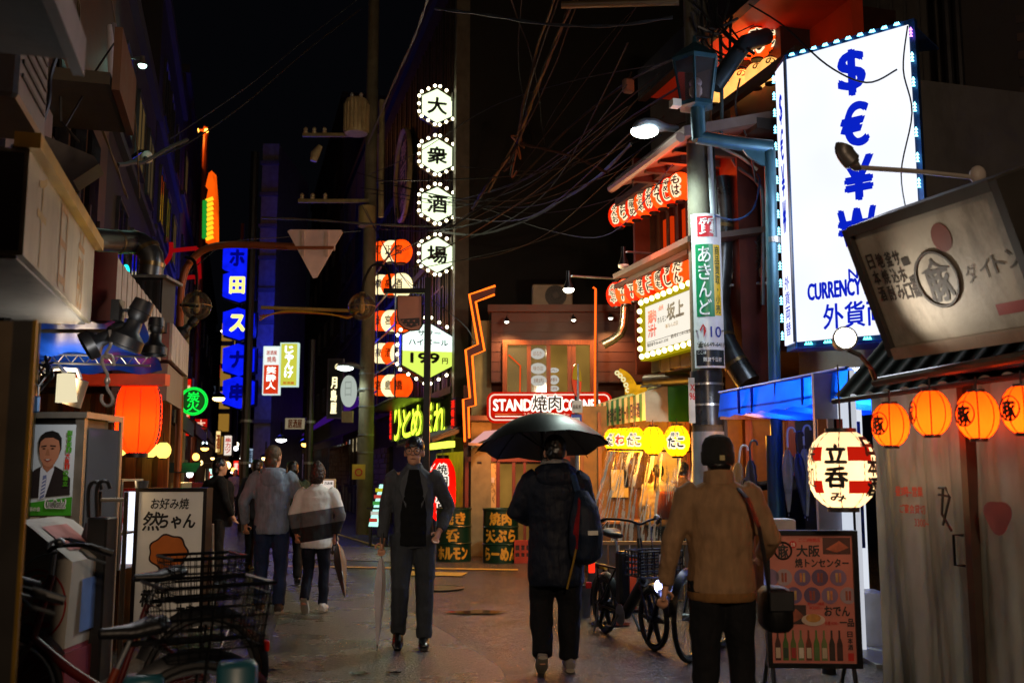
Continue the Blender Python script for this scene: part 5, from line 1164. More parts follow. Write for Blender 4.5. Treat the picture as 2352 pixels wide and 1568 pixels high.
for k in range(5):
    x, z = rnd.uniform(gX(1116), gX(1138)), rnd.uniform(.9, gZ(1070)); m.tube([(x, -.032, z), (x+.03, -.032, z-.09), (x-.02, -.032, z-.18), (x+.01, -.032, z-.25)], .003, 3)
m.build('line_drawing', INK, t)
Q(GF, 'keypad', WHT, t).box(gX(1131)-.02, gX(1131)+.03, -.045, -.033, gZ(1108), gZ(1096))
Q(GF, 'door_closer', BLK, t).cyl((gX(1096), -.09, gZ(1062)), (gX(1106), -.09, gZ(1062)), .025)
lamp('front_light', Vector((gX(1150), DG2-.9, 2.2)), '#ff8a3c', 120, 'POINT', .12, parent=t)
fr = front(16.8); t = thing('pink_awning_glow', 'slanted pinkish white light trough under the stand sign', 'light', (onF(1120, 1000, fr)[0], 16.8, 2))  # pink light on the slanted awning piece, put in as a glowing sheet
pts = [onF(*p, fr) for p in ((1080, 1016), (1092, 1018), (1158, 990), (1150, 986), (1112, 990))]; Q(fr, 'glow_sheet', em('#ffb8b0', .75, True), t).prism(pts, 0, .12)
m = MB(fr); pts = [onF(*p, fr) for p in ((1076, 1022), (1110, 1024), (1110, 1018), (1076, 1016))]; m.prism(pts, -.02, .14); m.build('base', pbr('#8a7a70', .4, .5), t)
o = MB(front(16.4)); a = onF(1352, 988, front(16.4)); b_ = onF(1372, 1000, front(16.4)); o.bbox(a[0], b_[0]+.1, 0, .3, b_[1], a[1]); o = o.build('violet_box', em('#d060c8', .5)); tag(o, 'violet glowing light box beside the first yellow lantern', 'light')
# oil drums with lettering
def drum(label, px, d, rows):
    c = G(px, 1284); c = Vector((XX(px, d, 1230), d, 0)); t = thing('oil_drum', label, 'drum', c); fr = FrZ(c, 0); R = .285
    prof = [(R, 0), (R, .27), (R+.014, .285), (R, .30), (R, .54), (R+.014, .555), (R, .57), (R, .81), (R+.01, .82), (R+.01, .845), (R-.015, .845), (R-.02, .825), (0, .825)]
    Q(fr, 'barrel', pbr('#123222', .35, .2, var=.15, dirt=.35), t, 40).lathe(prof, n=36)
    for body, zc, w_ in rows:
        Q(fr, 'lettering', pbr('#d8962a', .5, var=.1), t).text(body, 0, zc, w_, .19, 0, .05, lambda x, z: ((R+.004)*math.cos(-math.pi/2+x/R), (R+.004)*math.sin(-math.pi/2+x/R), z))
drum('green oil drum with yellow lettering left of the door, near the man in the suit', 1042, 16.5, (('焼き', .69, .42), ('呑', .42, .2), ('ホルモン', .14, .52)))
drum('green oil drum right of the door with yellow lettering beside the red crate', 1150, 16.3, (('焼肉', .69, .36), ('天ぷら', .42, .52), ('らーめん', .14, .56)))
c = Vector((XX(1200, 16.2, 1250), 16.2, 0)); t = thing('bottle_crate', 'red plastic bottle crate on the ground beside the right oil drum', 'crate', c); fr = FrZ(c, 0); CR = pbr('#a02a12', .4)
for x in (-.13, .12): Q(fr, 'side', CR, t).box(x, x+.015, -.18, .18, 0, .36)
for z0, z1 in ((0, .1), (.16, .2), (.28, .36)): Q(fr, 'slat', CR, t).box(-.115, .12, -.18, -.165, z0, z1)
for x in (-.05, .03): Q(fr, 'upright', CR, t).box(x, x+.03, -.178, -.166, .1, .28)
Q(fr, 'inner', pbr('#2a0a06', .6), t).box(-.115, .12, -.164, .18, .0, .3)
# big red barrel lantern with white-edged lettering
PR2 = paper('#e00c04', .75, .6)
lantern('tall_lantern', 'tall red barrel lantern with white edged grill lettering behind the man in the suit', P(1016, 1124, 18.3), .5, 1.12, PR2,
        [('焼肉', -88, .24, .42, .36, em('#fff4e0', 1.2), True, .13), ('焼鳥', -88, -.2, .42, .36, em('#fff4e0', 1.2), True, .13), ('焼肉', -88, .24, .4, .34, INK, True, .03, 1), ('焼鳥', -88, -.2, .4, .34, INK, True, .03, 1), ('✓', -150, .36, .3, .12, em('#fff4e0', 1.2), False, .03)], 0, 'barrel', cord=.2, bulb=('#ff6030', 14), nseg=28, meridians=0)
# ------------------------------------------------------------------ utility pole left of centre
cpole = G(836, 1226); DP = cpole.y; PF_ = front(DP); uX = lambda px, py: onF(px, py, PF_)[0]; uZ = lambda py: onF(836, py, PF_)[1]
t = thing('utility_pole', 'grey concrete utility pole carrying a transformer left of centre', 'utility pole', (cpole.x, DP, 0)); UP = t
fr = FrZ((cpole.x, DP, 0), 0); ztop = Z(-140, DP)
Q(fr, 'concrete_shaft', pbr('#6d664f', .8, var=.25, scale=4, bump=.2, dirt=.5), t, True).tube([(0, 0, 0), (0, 0, ztop)], [.19, .125], 20)
for py in (1000, 935, 895, 860, 1040): m = MB(fr); z = uZ(py); m.cyl((0, 0, z), (0, 0, z+.03), .19, n=20); m.build('steel_band', GALV, t)
m = MB(fr); z = uZ(232); m.tube([(.27, -.05, uZ(500)), (.26, -.05, uZ(425)), (.25, -.05, z), (.25, -.05, uZ(250))], .07, 8); m.build('conduit', pbr('#a8986a', .6), t)
Q(fr, 'beige_sleeve', pbr('#a08c58', .6), t, 40).cyl((-.05, -.2, uZ(525)), (-.05, -.2, uZ(480)), .2, n=18)
o = MB(fr); o.box(-.27, .03, -.2, -.195, uZ(1100), uZ(1066)); o.build('warning_plate', pbr('#c8a838', .5), t)
o = MB(fr); o.ring((-.12, -.205, uZ(1084)), .075, .018, 20, 5); o.build('no_parking_ring', pbr('#c03a1a', .5), t)
# transformer and crossarms
TC = pbr('#c0ac80', .5, 0, dirt=.3)
tr = thing('pole_transformer', 'ribbed cylindrical transformer mounted high on the utility pole', 'transformer', (cpole.x-.28, DP-.28, uZ(322)))
f2 = FrZ((cpole.x-.30, DP-.45, uZ(322)), 0); Q(f2, 'tank', TC, tr, 40).lathe([(.0, 0), (.27, 0), (.28, .03), (.28, .78), (.25, .84), (0, .88)], n=20)
for k in range(20):
    a = 2*math.pi*k/20; m = MB(f2); m.box(.0, .001, 0, .001, 0, .001) if False else m.tube([(.29*math.cos(a), .29*math.sin(a), .06), (.29*math.cos(a), .29*math.sin(a), .72)], .018, 4); m.build('cooling_fin', TC, tr)
for s_ in (-.12, .1): Q(f2, 'insulator', WHT, tr).lathe([(.03, .86), (.05, .9), (.03, .93), (.05, .96), (.02, 1.02)], (s_, 0, 0), 10)
for py, xa, xb in ((318, 700, 830), (468, 690, 850)):
    x0, x1 = uX(xa, py), uX(xb, py); ca = thing('crossarm', ['galvanised crossarm below the transformer', 'lower galvanised crossarm on the utility pole'][py > 400], 'crossarm', ((x0+x1)/2, DP-.2, uZ(py)))
    Q(PF_, 'beam', pbr('#9a8a5c', .5, .4, dirt=.3), ca).box(x0, x1, -.28, -.2, uZ(py)-.04, uZ(py)+.04)
    for u in (.05, .2, .38): x = x0+(x1-x0)*u; Q(PF_, 'insulator', pbr('#c0b08a', .4), ca).lathe([(.035, 0), (.055, .04), (.03, .07), (.055, .1), (.025, .15)], (x, -.24, uZ(py)+.04), 10)
c = P(736, 335, DP-.3); o = MB(FrZ(c, 0)); o.tube([(0, 0, 0), (-.12, 0, -.2), (-.16, 0, -.38)], [.06, .11, .08], 10); o = o.build('cutout_switch', pbr('#b0a078', .5)); tag(o, 'pale drooping fuse switch hanging from the upper crossarm', 'switch')
# street lamp on that pole
c = P(795, 843, DP-.4); t = thing('street_lamp', 'small white street lamp on the left utility pole above the round sign', 'street lamp', c); fr = FrZ(c, 0)
Q(fr, 'arm', GALV, t).tube([(.42, .3, -.02), (.1, 0, .03)], .03, 7); Q(fr, 'housing', GALV, t, True).tube([(.3, 0, .03), (.1, 0, .05), (-.2, 0, .04)], [(.04, .06), (.07, .12), (.03, .06)], 10)
Q(fr, 'lens', em('#eafff4', 7), t, True).ell((-.02, 0, -.02), (.19, .1, .07), 14, 8)
lamp('street_light', c+Vector((0, -.05, -.15)), '#eafff4', 60, 'SPOT', .1, c+Vector((-.1, -.2, -3)), 165, .6, t)
# ------------------------------------------------------------------ arched lamp post, stop sign, globe lamps
AR = pbr('#8a4a22', .4, .3, dirt=.3); D = 14.0; fr = front(D)
t = thing('arched_post', 'rust brown arched post reaching over the lane with a stop sign arm', 'post', (onF(412, 1080, fr)[0], D, 0))
pts = [onF(*p, fr) for p in ((409, 1340), (411, 1000), (414, 720), (420, 640), (438, 600), (468, 574), (510, 563), (560, 562), (640, 565), (769, 568))]; pts[0] = (pts[1][0], 0)
Q(fr, 'arch_tube', AR, t, True).tube(curve([(a, 0, b) for a, b in pts], 4), [.06]*9+[.05]*100 if False else .052, 10)
t = thing('stop_sign', 'inverted triangular road sign seen from behind on the arched arm', 'road sign', P(723, 585, D-.1)); fr2 = front(D-.09)
pts = [onF(*p, fr2) for p in ((660, 531), (666, 527), (784, 528), (787, 534), (728, 637), (719, 639))]; Q(fr2, 'plate', pbr('#d8bca6', .5, 0, var=.12), t).prism(pts, 0, .012)
for px in (697, 752): a = onF(px, 531, fr2); b_ = onF(px-(0 if px < 720 else 0), 590, fr2); Q(fr2, 'stiffener', pbr('#c0a894', .5, .3), t).box(a[0]-.02, a[0]+.02, -.02, -.001, b_[1], a[1])
m = MB(fr2); a = onF(660, 570, fr2); b_ = onF(768, 570, fr2); m.box(a[0], b_[0], -.05, -.021, a[1]-.02, a[1]+.02); m.build('clamp_bar', AR, t)
def globe(label, px, py, d, r, hook, pipe=None):
    c = P(px, py, d); t = thing('globe_lamp', label, 'lamp', c); fr = FrZ(c, 0)
    Q(fr, 'glass_globe', glassy(col=(.95, .9, .8), alpha=.06, rough=.1), t, True).ell((0, 0, 0), r, 28, 14)
    for k in range(14):
        a = math.pi*2*k/14; Q(fr, 'flute', pbr('#6a5a3c', .3, .3), t).tube([(r*1.005*math.cos(a)*math.cos(b), r*1.005*math.sin(a)*math.cos(b), r*1.005*math.sin(b)) for b in [-1.4+.28*i for i in range(11)]], .003, 3, False)
    Q(fr, 'rim', pbr('#a08a60', .4, .5), t).ring((0, 0, 0), r*1.01, .006, 28, 5, 'z')
    Q(fr, 'socket', pbr('#9a8658', .5), t).lathe([(.02, -.1*r/.2), (.05, -.06), (.05, .03), (.03, .08), (.03, r*.98), (.05, r*1.06), (.02, r*1.1)], n=12)
    if hook: Q(WORLD, 'gooseneck', BLKM, t, True).tube(curve([P(*h, d) for h in hook], 4), .022, 7, raw=True)
    return t
globe('clear fluted globe lamp hanging from a gooseneck beside the utility pole', 831, 704, 15.5, .215, [(832, 672), (838, 640), (856, 610), (878, 610), (894, 632), (897, 665)])
globe('clear fluted globe lamp beside the arched brown post', 452, 702, 13.6, .2, [(452, 670), (452, 640), (446, 600), (425, 590)])
t = bpy.data.objects['globe_lamp.001']; Q(WORLD, 'arm', BLKM, t).cyl(P(414, 700, 13.6), P(455, 703, 13.55), .02, raw=True)
c = P(443, 735, 13.4); t, _c = spotlight('black spotlight tilted down in front of the left globe lamp', 440, 742, 13.4, (-.6, -.2, -.75), .9, False)
t = thing('cable_pipe', 'horizontal beige pipe with drooping yellow cables tied along it', 'pipe', P(715, 712, 15.6))
Q(WORLD, 'pipe', pbr('#9a8040', .5), t).cyl(P(600, 706, 15.6), P(828, 714, 15.6), .028, raw=True)
for k, dy in enumerate((0, 6, 10)): Q(WORLD, 'cable', pbr(['#b8861a', '#a8801a', '#9a3a14'][k], .5), t, True).tube(curve([P(596, 735-dy, 15.5), P(622, 722, 15.5), P(668, 714+k*2, 15.5), P(760, 722, 15.5), P(800, 730-dy*.4, 15.5), P(822, 715, 15.5)]), .01+.004*(k == 0), 5, raw=True)
# black post with shield sign
D = 14.2; fr = front(D); t = thing('sign_post', 'black post with a horizontal arm holding the shield shaped sign plate', 'post', (onF(981, 1080, fr)[0], D, 0)); bx_ = onF(981, 860, fr)[0]; bz = onF(981, 638, fr)[1]
Q(fr, 'shaft', BLKM, t).box(bx_-.045, bx_+.045, -.045, .045, 0, bz)
a = onF(881, 668, fr); b_ = onF(972, 668, fr); Q(fr, 'arm', BLKM, t).box(a[0], bx_-.046, -.03, .03, a[1]-.035, a[1]+.035)
t = thing('shield_sign', 'brownish shield shaped sign plate with a leaf pattern hanging under the black arm', 'sign', (onF(941, 720, fr)[0], D-.01, onF(941, 755, fr)[1]))
sh = [onF(*p, fr) for p in ((914, 681), (968, 681), (968, 748), (962, 756), (945, 758), (930, 753), (918, 742), (914, 725))]; Q(fr, 'plate', pbr('#8a5844', .5, var=.1), t).prism(sh, -.02, .02)
m = MB(fr); q = sh+[sh[0]]; m.tube([(x, -.0, z) for x, z in q], .018, 5); m.build('rim', BLKM, t)
low = [onF(*p, fr) for p in ((919, 733), (964, 730), (964, 747), (945, 753), (930, 748))]; Q(fr, 'dark_band', pbr('#1c1210', .5), t).prism(low, -.026, -.021)
for k in range(6): x, z = onF(925+k*6.5, 737+(k % 2)*8, fr); Q(fr, 'leaf_shape', pbr('#8a5040', .5), t).prism([(x-.02, z), (x+.012, z-.016), (x+.02, z+.012)], -.031, -.0265)
# round road sign seen at an angle with plates and arrow, on a thin post
D = 12.6; c = P(1325, 873, D); t = thing('round_road_sign', 'round road sign turned edgewise with amber top and red bottom on a thin post', 'road sign', (c.x, c.y, 0)); f2 = Fr(c, (math.cos(1.22), math.sin(1.22), 0))
R = 38*D/PIX; Q(f2, 'plate', pbr('#b0291a', .35, .2), t).disc(0, 0, R, R, 0, 32, .01); m = MB(f2); n = 20; m.prism([(R*.96*math.cos(math.pi*i/n), R*.96*math.sin(math.pi*i/n)-.0) for i in range(n+1)], -.005, -.001); m.build('painted_reflection', em('#c89a2a', .55), t)  # amber reflection on the upper plate, painted as a glowing half disc
f3 = FrZ((c.x, c.y+.03, 0), 0); Q(f3, 'shaft', GALV, t).tube([(0, 0, 0), (0, 0, c.z+R)], .03, 8)
k = D/PIX; Q(f3, 'text_plate', pbr('#b8a898', .5), t).box(-12*k, 12*k, -.05, -.04, P(1325, 948, D).z, P(1325, 920, D).z); Q(f3, 'lettering', INK, t).text('自転車', 0, P(1325, 934, D).z, 18*k, 10*k, -.054, .0)
Q(f3, 'blue_plate', pbr('#24408a', .4), t).box(-14*k, 10*k, -.055, -.045, P(1325, 992, D).z, P(1325, 952, D).z); Q(f3, 'arrow', WHT, t).text('➡', -2*k, P(1325, 966, D).z, 15*k, 14*k, -.06, .02)
# ================================================================== right side
# ------------------------------------------------------------------ lantern tavern (two storeys of lanterns) on the right corner
KT = -.28
TO = Vector((2.18, 13.0, 0)); TD = Vector((KT, 1, 0)).normalized()
TF = Fr(TO, -TD)                                # x grows towards the camera, y into the building, z up
tp = lambda px, py, off=0: onF(px, py, TF, off)
t = thing('lantern_tavern', 'two storey tavern hung with rows of red lanterns behind the right utility pole', 'building', TF.pt(1, 3, 0)); LT = t
DKW = pbr('#3a2416', .6, var=.3, scale=4, stretch=(1, 1, 6), dirt=.4)
REDW = pbr('#8c2210', .5, var=.15, dirt=.2)
xl = tp(1490, 560, .55)[0]
Q(TF, 'upper_wall', pbr('#2e0f09', .6, var=.2, dirt=.3), t).box(xl, 1.75, .62, 3, 2.9, 7.2)
for k in range(9):
    x = xl+k*.33; Q(TF, 'timber_post', DKW, t).box(x, x+.09, .55, .619, 3.0, 6.2)
for k in range(4):
    x = xl+.5+k*.66; Q(TF, 'lit_window', em('#e03808', .7, True), t).box(x, x+.3, .57, .618, 4.35, 5.2)
def eave(name, pl, pr, off0, off1, drop, col, thick=.1):
    """roof edge seen from below: pl and pr are picture points of its front edge"""
    a = tp(*pl, off0); b = tp(*pr, off0); z = (a[1]+b[1])/2; m = MB(TF); x0, x1 = a[0]-.1, b[0]+.05
    m._a([(x0, off0, z), (x1, off0, z), (x1, off1, z+drop), (x0, off1, z+drop), (x0, off0, z+thick), (x1, off0, z+thick), (x1, off1, z+drop+thick), (x0, off1, z+drop+thick)], [(3, 2, 1, 0), (4, 5, 6, 7), (0, 1, 5, 4), (1, 2, 6, 5), (2, 3, 7, 6), (3, 0, 4, 7)])
    m.build(name, col, t); return x0, x1, z
x0, x1, z = eave('roof_eave', (1420, 412), (1568, 330), -.75, .6, .35, pbr('#6e5e58', .6, dirt=.3), .12)
Q(TF, 'gutter', pbr('#8c7a70', .5, .3, dirt=.3), t).tube([(x0-.03, -.8, z-.02), (x1, -.8, z-.02)], .06, 8)
for k in range(5): Q(TF, 'rafter', DKW, t).box(x0+.25+k*.42, x0+.33+k*.42, -.62, .6, z+.0, z+.09)
x0, x1, z2 = eave('lantern_beam', (1418, 452), (1560, 395), -.35, -.2, 0, DKW, .1)
x0, x1, z3 = eave('middle_eave', (1414, 636), (1575, 560), -.6, .6, .22, pbr('#4a3a30', .6, dirt=.3), .07)
x0, x1, z4 = eave('lower_lantern_beam', (1416, 650), (1575, 597), -.35, -.2, 0, DKW, .06)
Q(TF, 'corner_board', pbr('#5c2618', .5), t).box(xl-.02, xl+.05, .3, .62, 2.9, 6.3)
RLP = paper('#f03208', .75, .5); RLP2 = paper('#ff5a10', .95, .5)
CRM = em('#ffe6b8', 1.3); BLKI = pbr('#080606', .6, var=0)
TXT = ['めんお', 'おり', '3階め', 'めっちゃ', 'おかげ', 'んで', 'なめし', 'もは']
TXT2 = ['おいでや', 'のー', 'らー', 'カすそ', 'メント', '2階も', 'ずし', 'だん']
ORD = ['first', 'second', 'third', 'fourth', 'fifth', 'sixth', 'seventh', 'eighth', 'ninth']
def row(pa, pb, n, w, h, txts, which, flip=0, kindp=(RLP, RLP2)):
    for i in range(n):
        u = i/(n-1); off = -.15
        px, py = pa[0]+(pb[0]-pa[0])*u, pa[1]+(pb[1]-pa[1])*u
        x, z = tp(px, py, off); c = TF.pt(x, off, z); az = math.degrees(math.atan2(-c.y, -c.x)); az = az-18
        # az: the side that faces the crossing, a little to the left
        s = txts[i % len(txts)]
        lantern('red_lantern', '%s red lantern from the left in the %s row of the lantern tavern' % (ORD[i], which), c, w, h, kindp[i % 2],
                [(s, az-4, 0, .36, .8, CRM, True, .15), (s, az-4, 0, .31, .76, BLKI, True, .03, 1)], 0, 'round', 'red lanterns of the tavern', nseg=18, meridians=0, cord=.08, bulb=None)
row((1422, 495), (1562, 430), 8, .33, .36, TXT, 'upper')
row((1417, 677), (1566, 628), 8, .33, .36, TXT2, 'lower', 1)
lamp('row_glow', TF.pt(.6, -.7, 4.1), '#ff5a20', 60, 'POINT', .4, parent=t); lamp('row_glow', TF.pt(.8, -.25, 5.1), '#ff4a18', 30, 'POINT', .3, parent=t)
# third floor gallery with lanterns, seen over the lamp head
G3 = Fr(P(1735, 170, 11.8)*1.0, -TD); G3.o.z = 0; gp = lambda px, py, off=0: onF(px, py, G3, off)
t = thing('lantern_gallery', 'upper gallery with glowing orange soffit above the gas lamp', 'building', G3.pt(0, 1, 5)); OS = pbr('#c23a12', .5, var=.1)
a = gp(1600, 262); b_ = gp(1838, 82); zz_ = (a[1]+b_[1])/2
Q(G3, 'orange_wall', OS, t).box(a[0]-.6, b_[0]+.2, .55, .7, zz_-1.3, zz_+1.4)
Q(G3, 'soffit', OS, t).box(a[0]-.6, b_[0]+.2, -.5, .545, zz_+.42, zz_+.5)
Q(G3, 'front_beam', pbr('#141212', .5), t).box(a[0]-.6, b_[0]+.2, -.62, -.5, zz_+.35, zz_+.8)
a2 = gp(1640, 262); b2 = gp(1830, 132)
Q(G3, 'lower_rail', pbr('#3a2818', .6), t).box(a[0]-.6, b_[0]+.2, -.2, -.1, (a2[1]+b2[1])/2-.13, (a2[1]+b2[1])/2-.03)
for i, (px, py, s_, off) in enumerate(((1658, 158, .3, .1), (1682, 138, .32, .2), (1712, 116, .3, .1), (1738, 102, .36, -.1), (1768, 92, .3, .15))):
    x, z = gp(px, py, off); c = G3.pt(x, off, z); az = math.degrees(math.atan2(-c.y, -c.x))
    lantern('gallery_lantern', 'orange lantern, %s from the left under the top gallery soffit' % ORD[i], c, s_, s_*1.02, RLP2 if i != 2 else RLP, [('さん', az, 0, .5, .8, CRM, True, .16), ('さん', az, 0, .42, .76, BLKI, True, .04, 1)], 0, 'round', 'lanterns of the top gallery', nseg=18, meridians=0)
for i, (px, py) in enumerate(((1640, 196), (1672, 185), (1702, 172), (1738, 157), (1768, 145))):
    x, z = gp(px, py-2+20, .0); c = G3.pt(x, 0, z)
    lantern('gallery_lantern', 'cream lantern mostly hidden by the rail, %s from the left in the lower gallery row' % ORD[i], c, .3, .3, paper('#ffc870', .9, .5), [('の', -100, .25, .4, .3, BLKI, False, .03)], 0, 'round', 'lanterns of the top gallery', nseg=16, meridians=0)
m = MB(G3); q0 = gp(1600, 290, -.3); m.box(q0[0], b_[0]-.5, -.3, .7, q0[1]-.55, q0[1]-.42); m.build('lower_eave', pbr('#2e2a28', .6, dirt=.4), t)
lamp('gallery_light', G3.pt((a[0]+b_[0])/2, .1, zz_+.1), '#ff6a28', 45, 'POINT', .2, parent=t)
# grey side wall behind pipes between tavern and currency sign
WALLG = pbr('#5a5654', .8, var=.2, scale=2.5, dirt=.5, bump=.1)
t = thing('plaster_house', 'grey plastered house wall with pipes behind the gas lamp post', 'building', P(1700, 700, 13.2))
xA = tp(1640, 700, 0)[0]
Q(TF, 'wall', WALLG, t).box(tp(1668, 700, .0)[0], tp(1668, 700, 0)[0]+1.9, .95, 4, 2.2, 5.6)
Q(TF, 'red_jamb', pbr('#4c1a0e', .5, dirt=.2), t).box(tp(1640, 540, .1)[0], tp(1668, 700, 0)[0]-.01, .2, .6, 2.4, 5.4)
v = tp(1750, 465, .9); Q(TF, 'vent_grille', BLKM, t).box(v[0]-.12, v[0]+.12, .91, .949, v[1]-.2, v[1]+.2)
v = tp(1660, 380, .9); Q(TF, 'lit_window', em('#ffe8b0', .9), t).box(v[0]-.2, v[0]+.2, .9, .948, v[1]-.25, v[1]+.3)
# bulb framed tavern sign
SGF = Fr(TF.pt(*[0, -.35, 0]), -TD); q = lambda px, py: onF(px, py, SGF)
a = q(1474, 690); b_ = q(1474, 830); c_ = q(1582, 672); 
t = thing('bulb_sign', 'white shop sign in a yellow frame of bulbs, partly behind the right utility pole', 'sign', SGF.pt(a[0], 0, b_[1])); z0, z1 = b_[1], a[1]; x0 = a[0]; x1 = q(1602, 740)[0]
Q(SGF, 'yellow_box', em('#b8a00a', .35, True), t).box(x0, x1, .02, .3, z0, z1)
m = MB(SGF); e = .1
for A in ((x0, x0+e, z0, z1), (x1-e, x1, z0, z1), (x0+e, x1-e, z1-e, z1), (x0+e, x1-e, z0, z0+e)): m.box(A[0], A[1], -.03, .019, A[2], A[3])
m.build('yellow_frame', em('#e0c81a', .55, True), t)
ix0, ix1, iz0, iz1 = x0+e+.012, x1-e-.012, z0+e+.012, z1-e-.012
Q(SGF, 'white_face', em('#fff6e4', 1.0, True), t).box(ix0, ix1, .0, .018, iz0, iz1)
W_ = ix1-ix0; H_ = iz1-iz0
def st(body, u, v, w, h, mt, vert=False, bold=.02):
    m = MB(SGF)
    if vert: m.vtext(body, ix0+u*W_, ix0*0+iz1-(v-h/2)*H_, iz1-(v+h/2)*H_, w*W_, -.004, bold)
    else: m.text(body, ix0+u*W_, iz1-v*H_, w*W_, h*H_, -.004, bold)
    m.build('lettering', mt, t)
RI = pbr('#b0180c', .5, var=.05)
st('廻汁', .12, .42, .1, .62, RI, True, .05); st('肉汁', .2, .42, .1, .62, RI, True, .05); st('焼肉', .36, .14, .1, .12, RI, False, .05); st('ホルモン', .38, .4, .2, .13, INK); st('坂上', .66, .3, .34, .34, INK, False, .05); st('裏なんば店', .58, .58, .26, .09, pbr('#8a7a5a', .5)); st('電話番号:06-6631-3338', .27, .87, .46, .08, INK); st('朝5時まで/年中無休', .76, .83, .4, .08, INK)
Q(SGF, 'rule', INK, t).box(ix0+.04, ix1-.04, -.004, -.001, iz0+.19*H_, iz0+.2*H_)
pl = []
n = 9
for i in range(n): 
    for zz_ in (z1-e/2, z0+e/2): pl.append(SGF.pt(x0+.1+(x1-x0-.2)*i/(n-1), -.055, zz_))
for i in range(5): pl.append(SGF.pt(x0+e/2, -.055, z0+.16+(z1-z0-.32)*i/4))
shared('bulb', BLB(.036), em('#fff4a0', 5), t, pl)
# lamps on arms
def armlamp(label, px, py, d, pxe, pye, lit, de=.3):
    c = P(px, py, d); t = thing('arm_lamp', label, 'lamp', c); fr = FrZ(c, 0); e = P(pxe, pye, d+de)-c
    Q(fr, 'arm', STEEL, t).tube([(0, 0, .12), (.05, 0, .13), (e.x, e.y, e.z)], .016, 6)
    Q(fr, 'holder', BLKM, t, 40).lathe([(.0, .2), (.03, .2), (.035, .06), (.06, .0), (.075, -.05)], n=14, caps=False)
    Q(fr, 'bulb', em('#fff4d8', 9) if lit else pbr('#a8a49a', .3), t, True).ell((0, 0, -.06), (.078, .078, .05), 14, 8)
    if lit: lamp('bulb_light', c+Vector((0, 0, -.14)), '#ffe8b8', 120, 'POINT', .06, parent=t)
armlamp('lit bulb lamp on a long arm beside the lower lantern row', 1306, 655, 13.6, 1420, 640, True)
armlamp('unlit reflector lamp on an arm between the two lantern rows', 1432, 600, 13.3, 1570, 586, False)
# curved steel duct on the left end
D = 14.4; duct('steel_duct', 'shiny curved steel duct below the lower red lanterns', [P(1436, 700, D), P(1434, 730, D), P(1432, 750, D), P(1424, 768, D), P(1408, 780, D), P(1385, 792, D)], .065, pbr('#a8987c', .25, .95))
# takoyaki stall: striped awning, yellow lanterns, vinyl sheet
ST_F = Fr(Vector((1.45, 14.6, 0)), -Vector((-.2, 1, 0)).normalized())
q = lambda px, py, off=0: onF(px, py, ST_F, off)
a0 = q(1370, 952); b0 = q(1482, 936); zt = q(1370, 928)[1]; 
GRN = pbr('#168040', .5, var=.12); CRE = pbr('#ecdca4', .5, var=.1)
t = thing('striped_awning', 'green and cream striped stall awning with brush lettering', 'awning', ST_F.pt((a0[0]+b0[0])/2, 0, 2.2))
xl, zl = q(1370, 975); xr, zr_ = q(1483, 972); zt0 = q(1370, 926)[1]; zt1 = q(1483, 905)[1]; n = 18
zbot = (zl+zr_)/2; ztop = (zt0+zt1)/2
xfar = q(1640, 900)[0]
for i in range(n):
    u, v = xl+(xr-xl)*i/n, xl+(xr-xl)*(i+1)/n; mt = GRN if i % 2 == 0 else CRE
    Q(ST_F, 'valance_stripe', mt, t)._a([(u, 0, zbot), (v, 0, zbot), (v, 0, ztop), (u, 0, ztop), (u, .012, zbot), (v, .012, zbot), (v, .012, ztop), (u, .012, ztop)], [(0, 1, 2, 3), (7, 6, 5, 4), (0, 4, 5, 1), (1, 5, 6, 2)])
    Q(ST_F, 'roof_stripe', mt, t)._a([(u, 0, ztop+.002), (v, 0, ztop+.002), (v+.4, 1.5, ztop+.5), (u+.4, 1.5, ztop+.5)], [(0, 1, 2, 3)])
e0 = ST_F.pt(xr, 0, 0); EF = Fr(e0, (1, .05, 0))                  # end face that looks towards the camera
for i in range(3):
    w_ = .3; Q(EF, 'end_stripe', [pbr('#a8a090', .5), GRN, CRE][i], t)._a([(.002+i*w_*1.0, 0, zbot-.02), (i*w_+w_, 0, zbot-.02), (i*w_+w_, 0, ztop+.02+.1*(i+1)), (.002+i*w_, 0, ztop+.02+.1*i)], [(0, 1, 2, 3)])
m = MB(ST_F)
for s_, u, w_ in (('たこ焼き', .155, .2), ('やきそば', .36, .18), ('生ビール', .6, .19), ('日本酒', .82, .17)): m.text(s_, xl+(xr-xl)*u, (zbot+ztop)/2-.03, (xr-xl)*w_, .2, -.006, .03)
m.build('lettering', pbr('#1c2440', .5), t)
YLP = paper('#ffae00', .75, .8); YTX = em('#fff6d8', 1.2); 
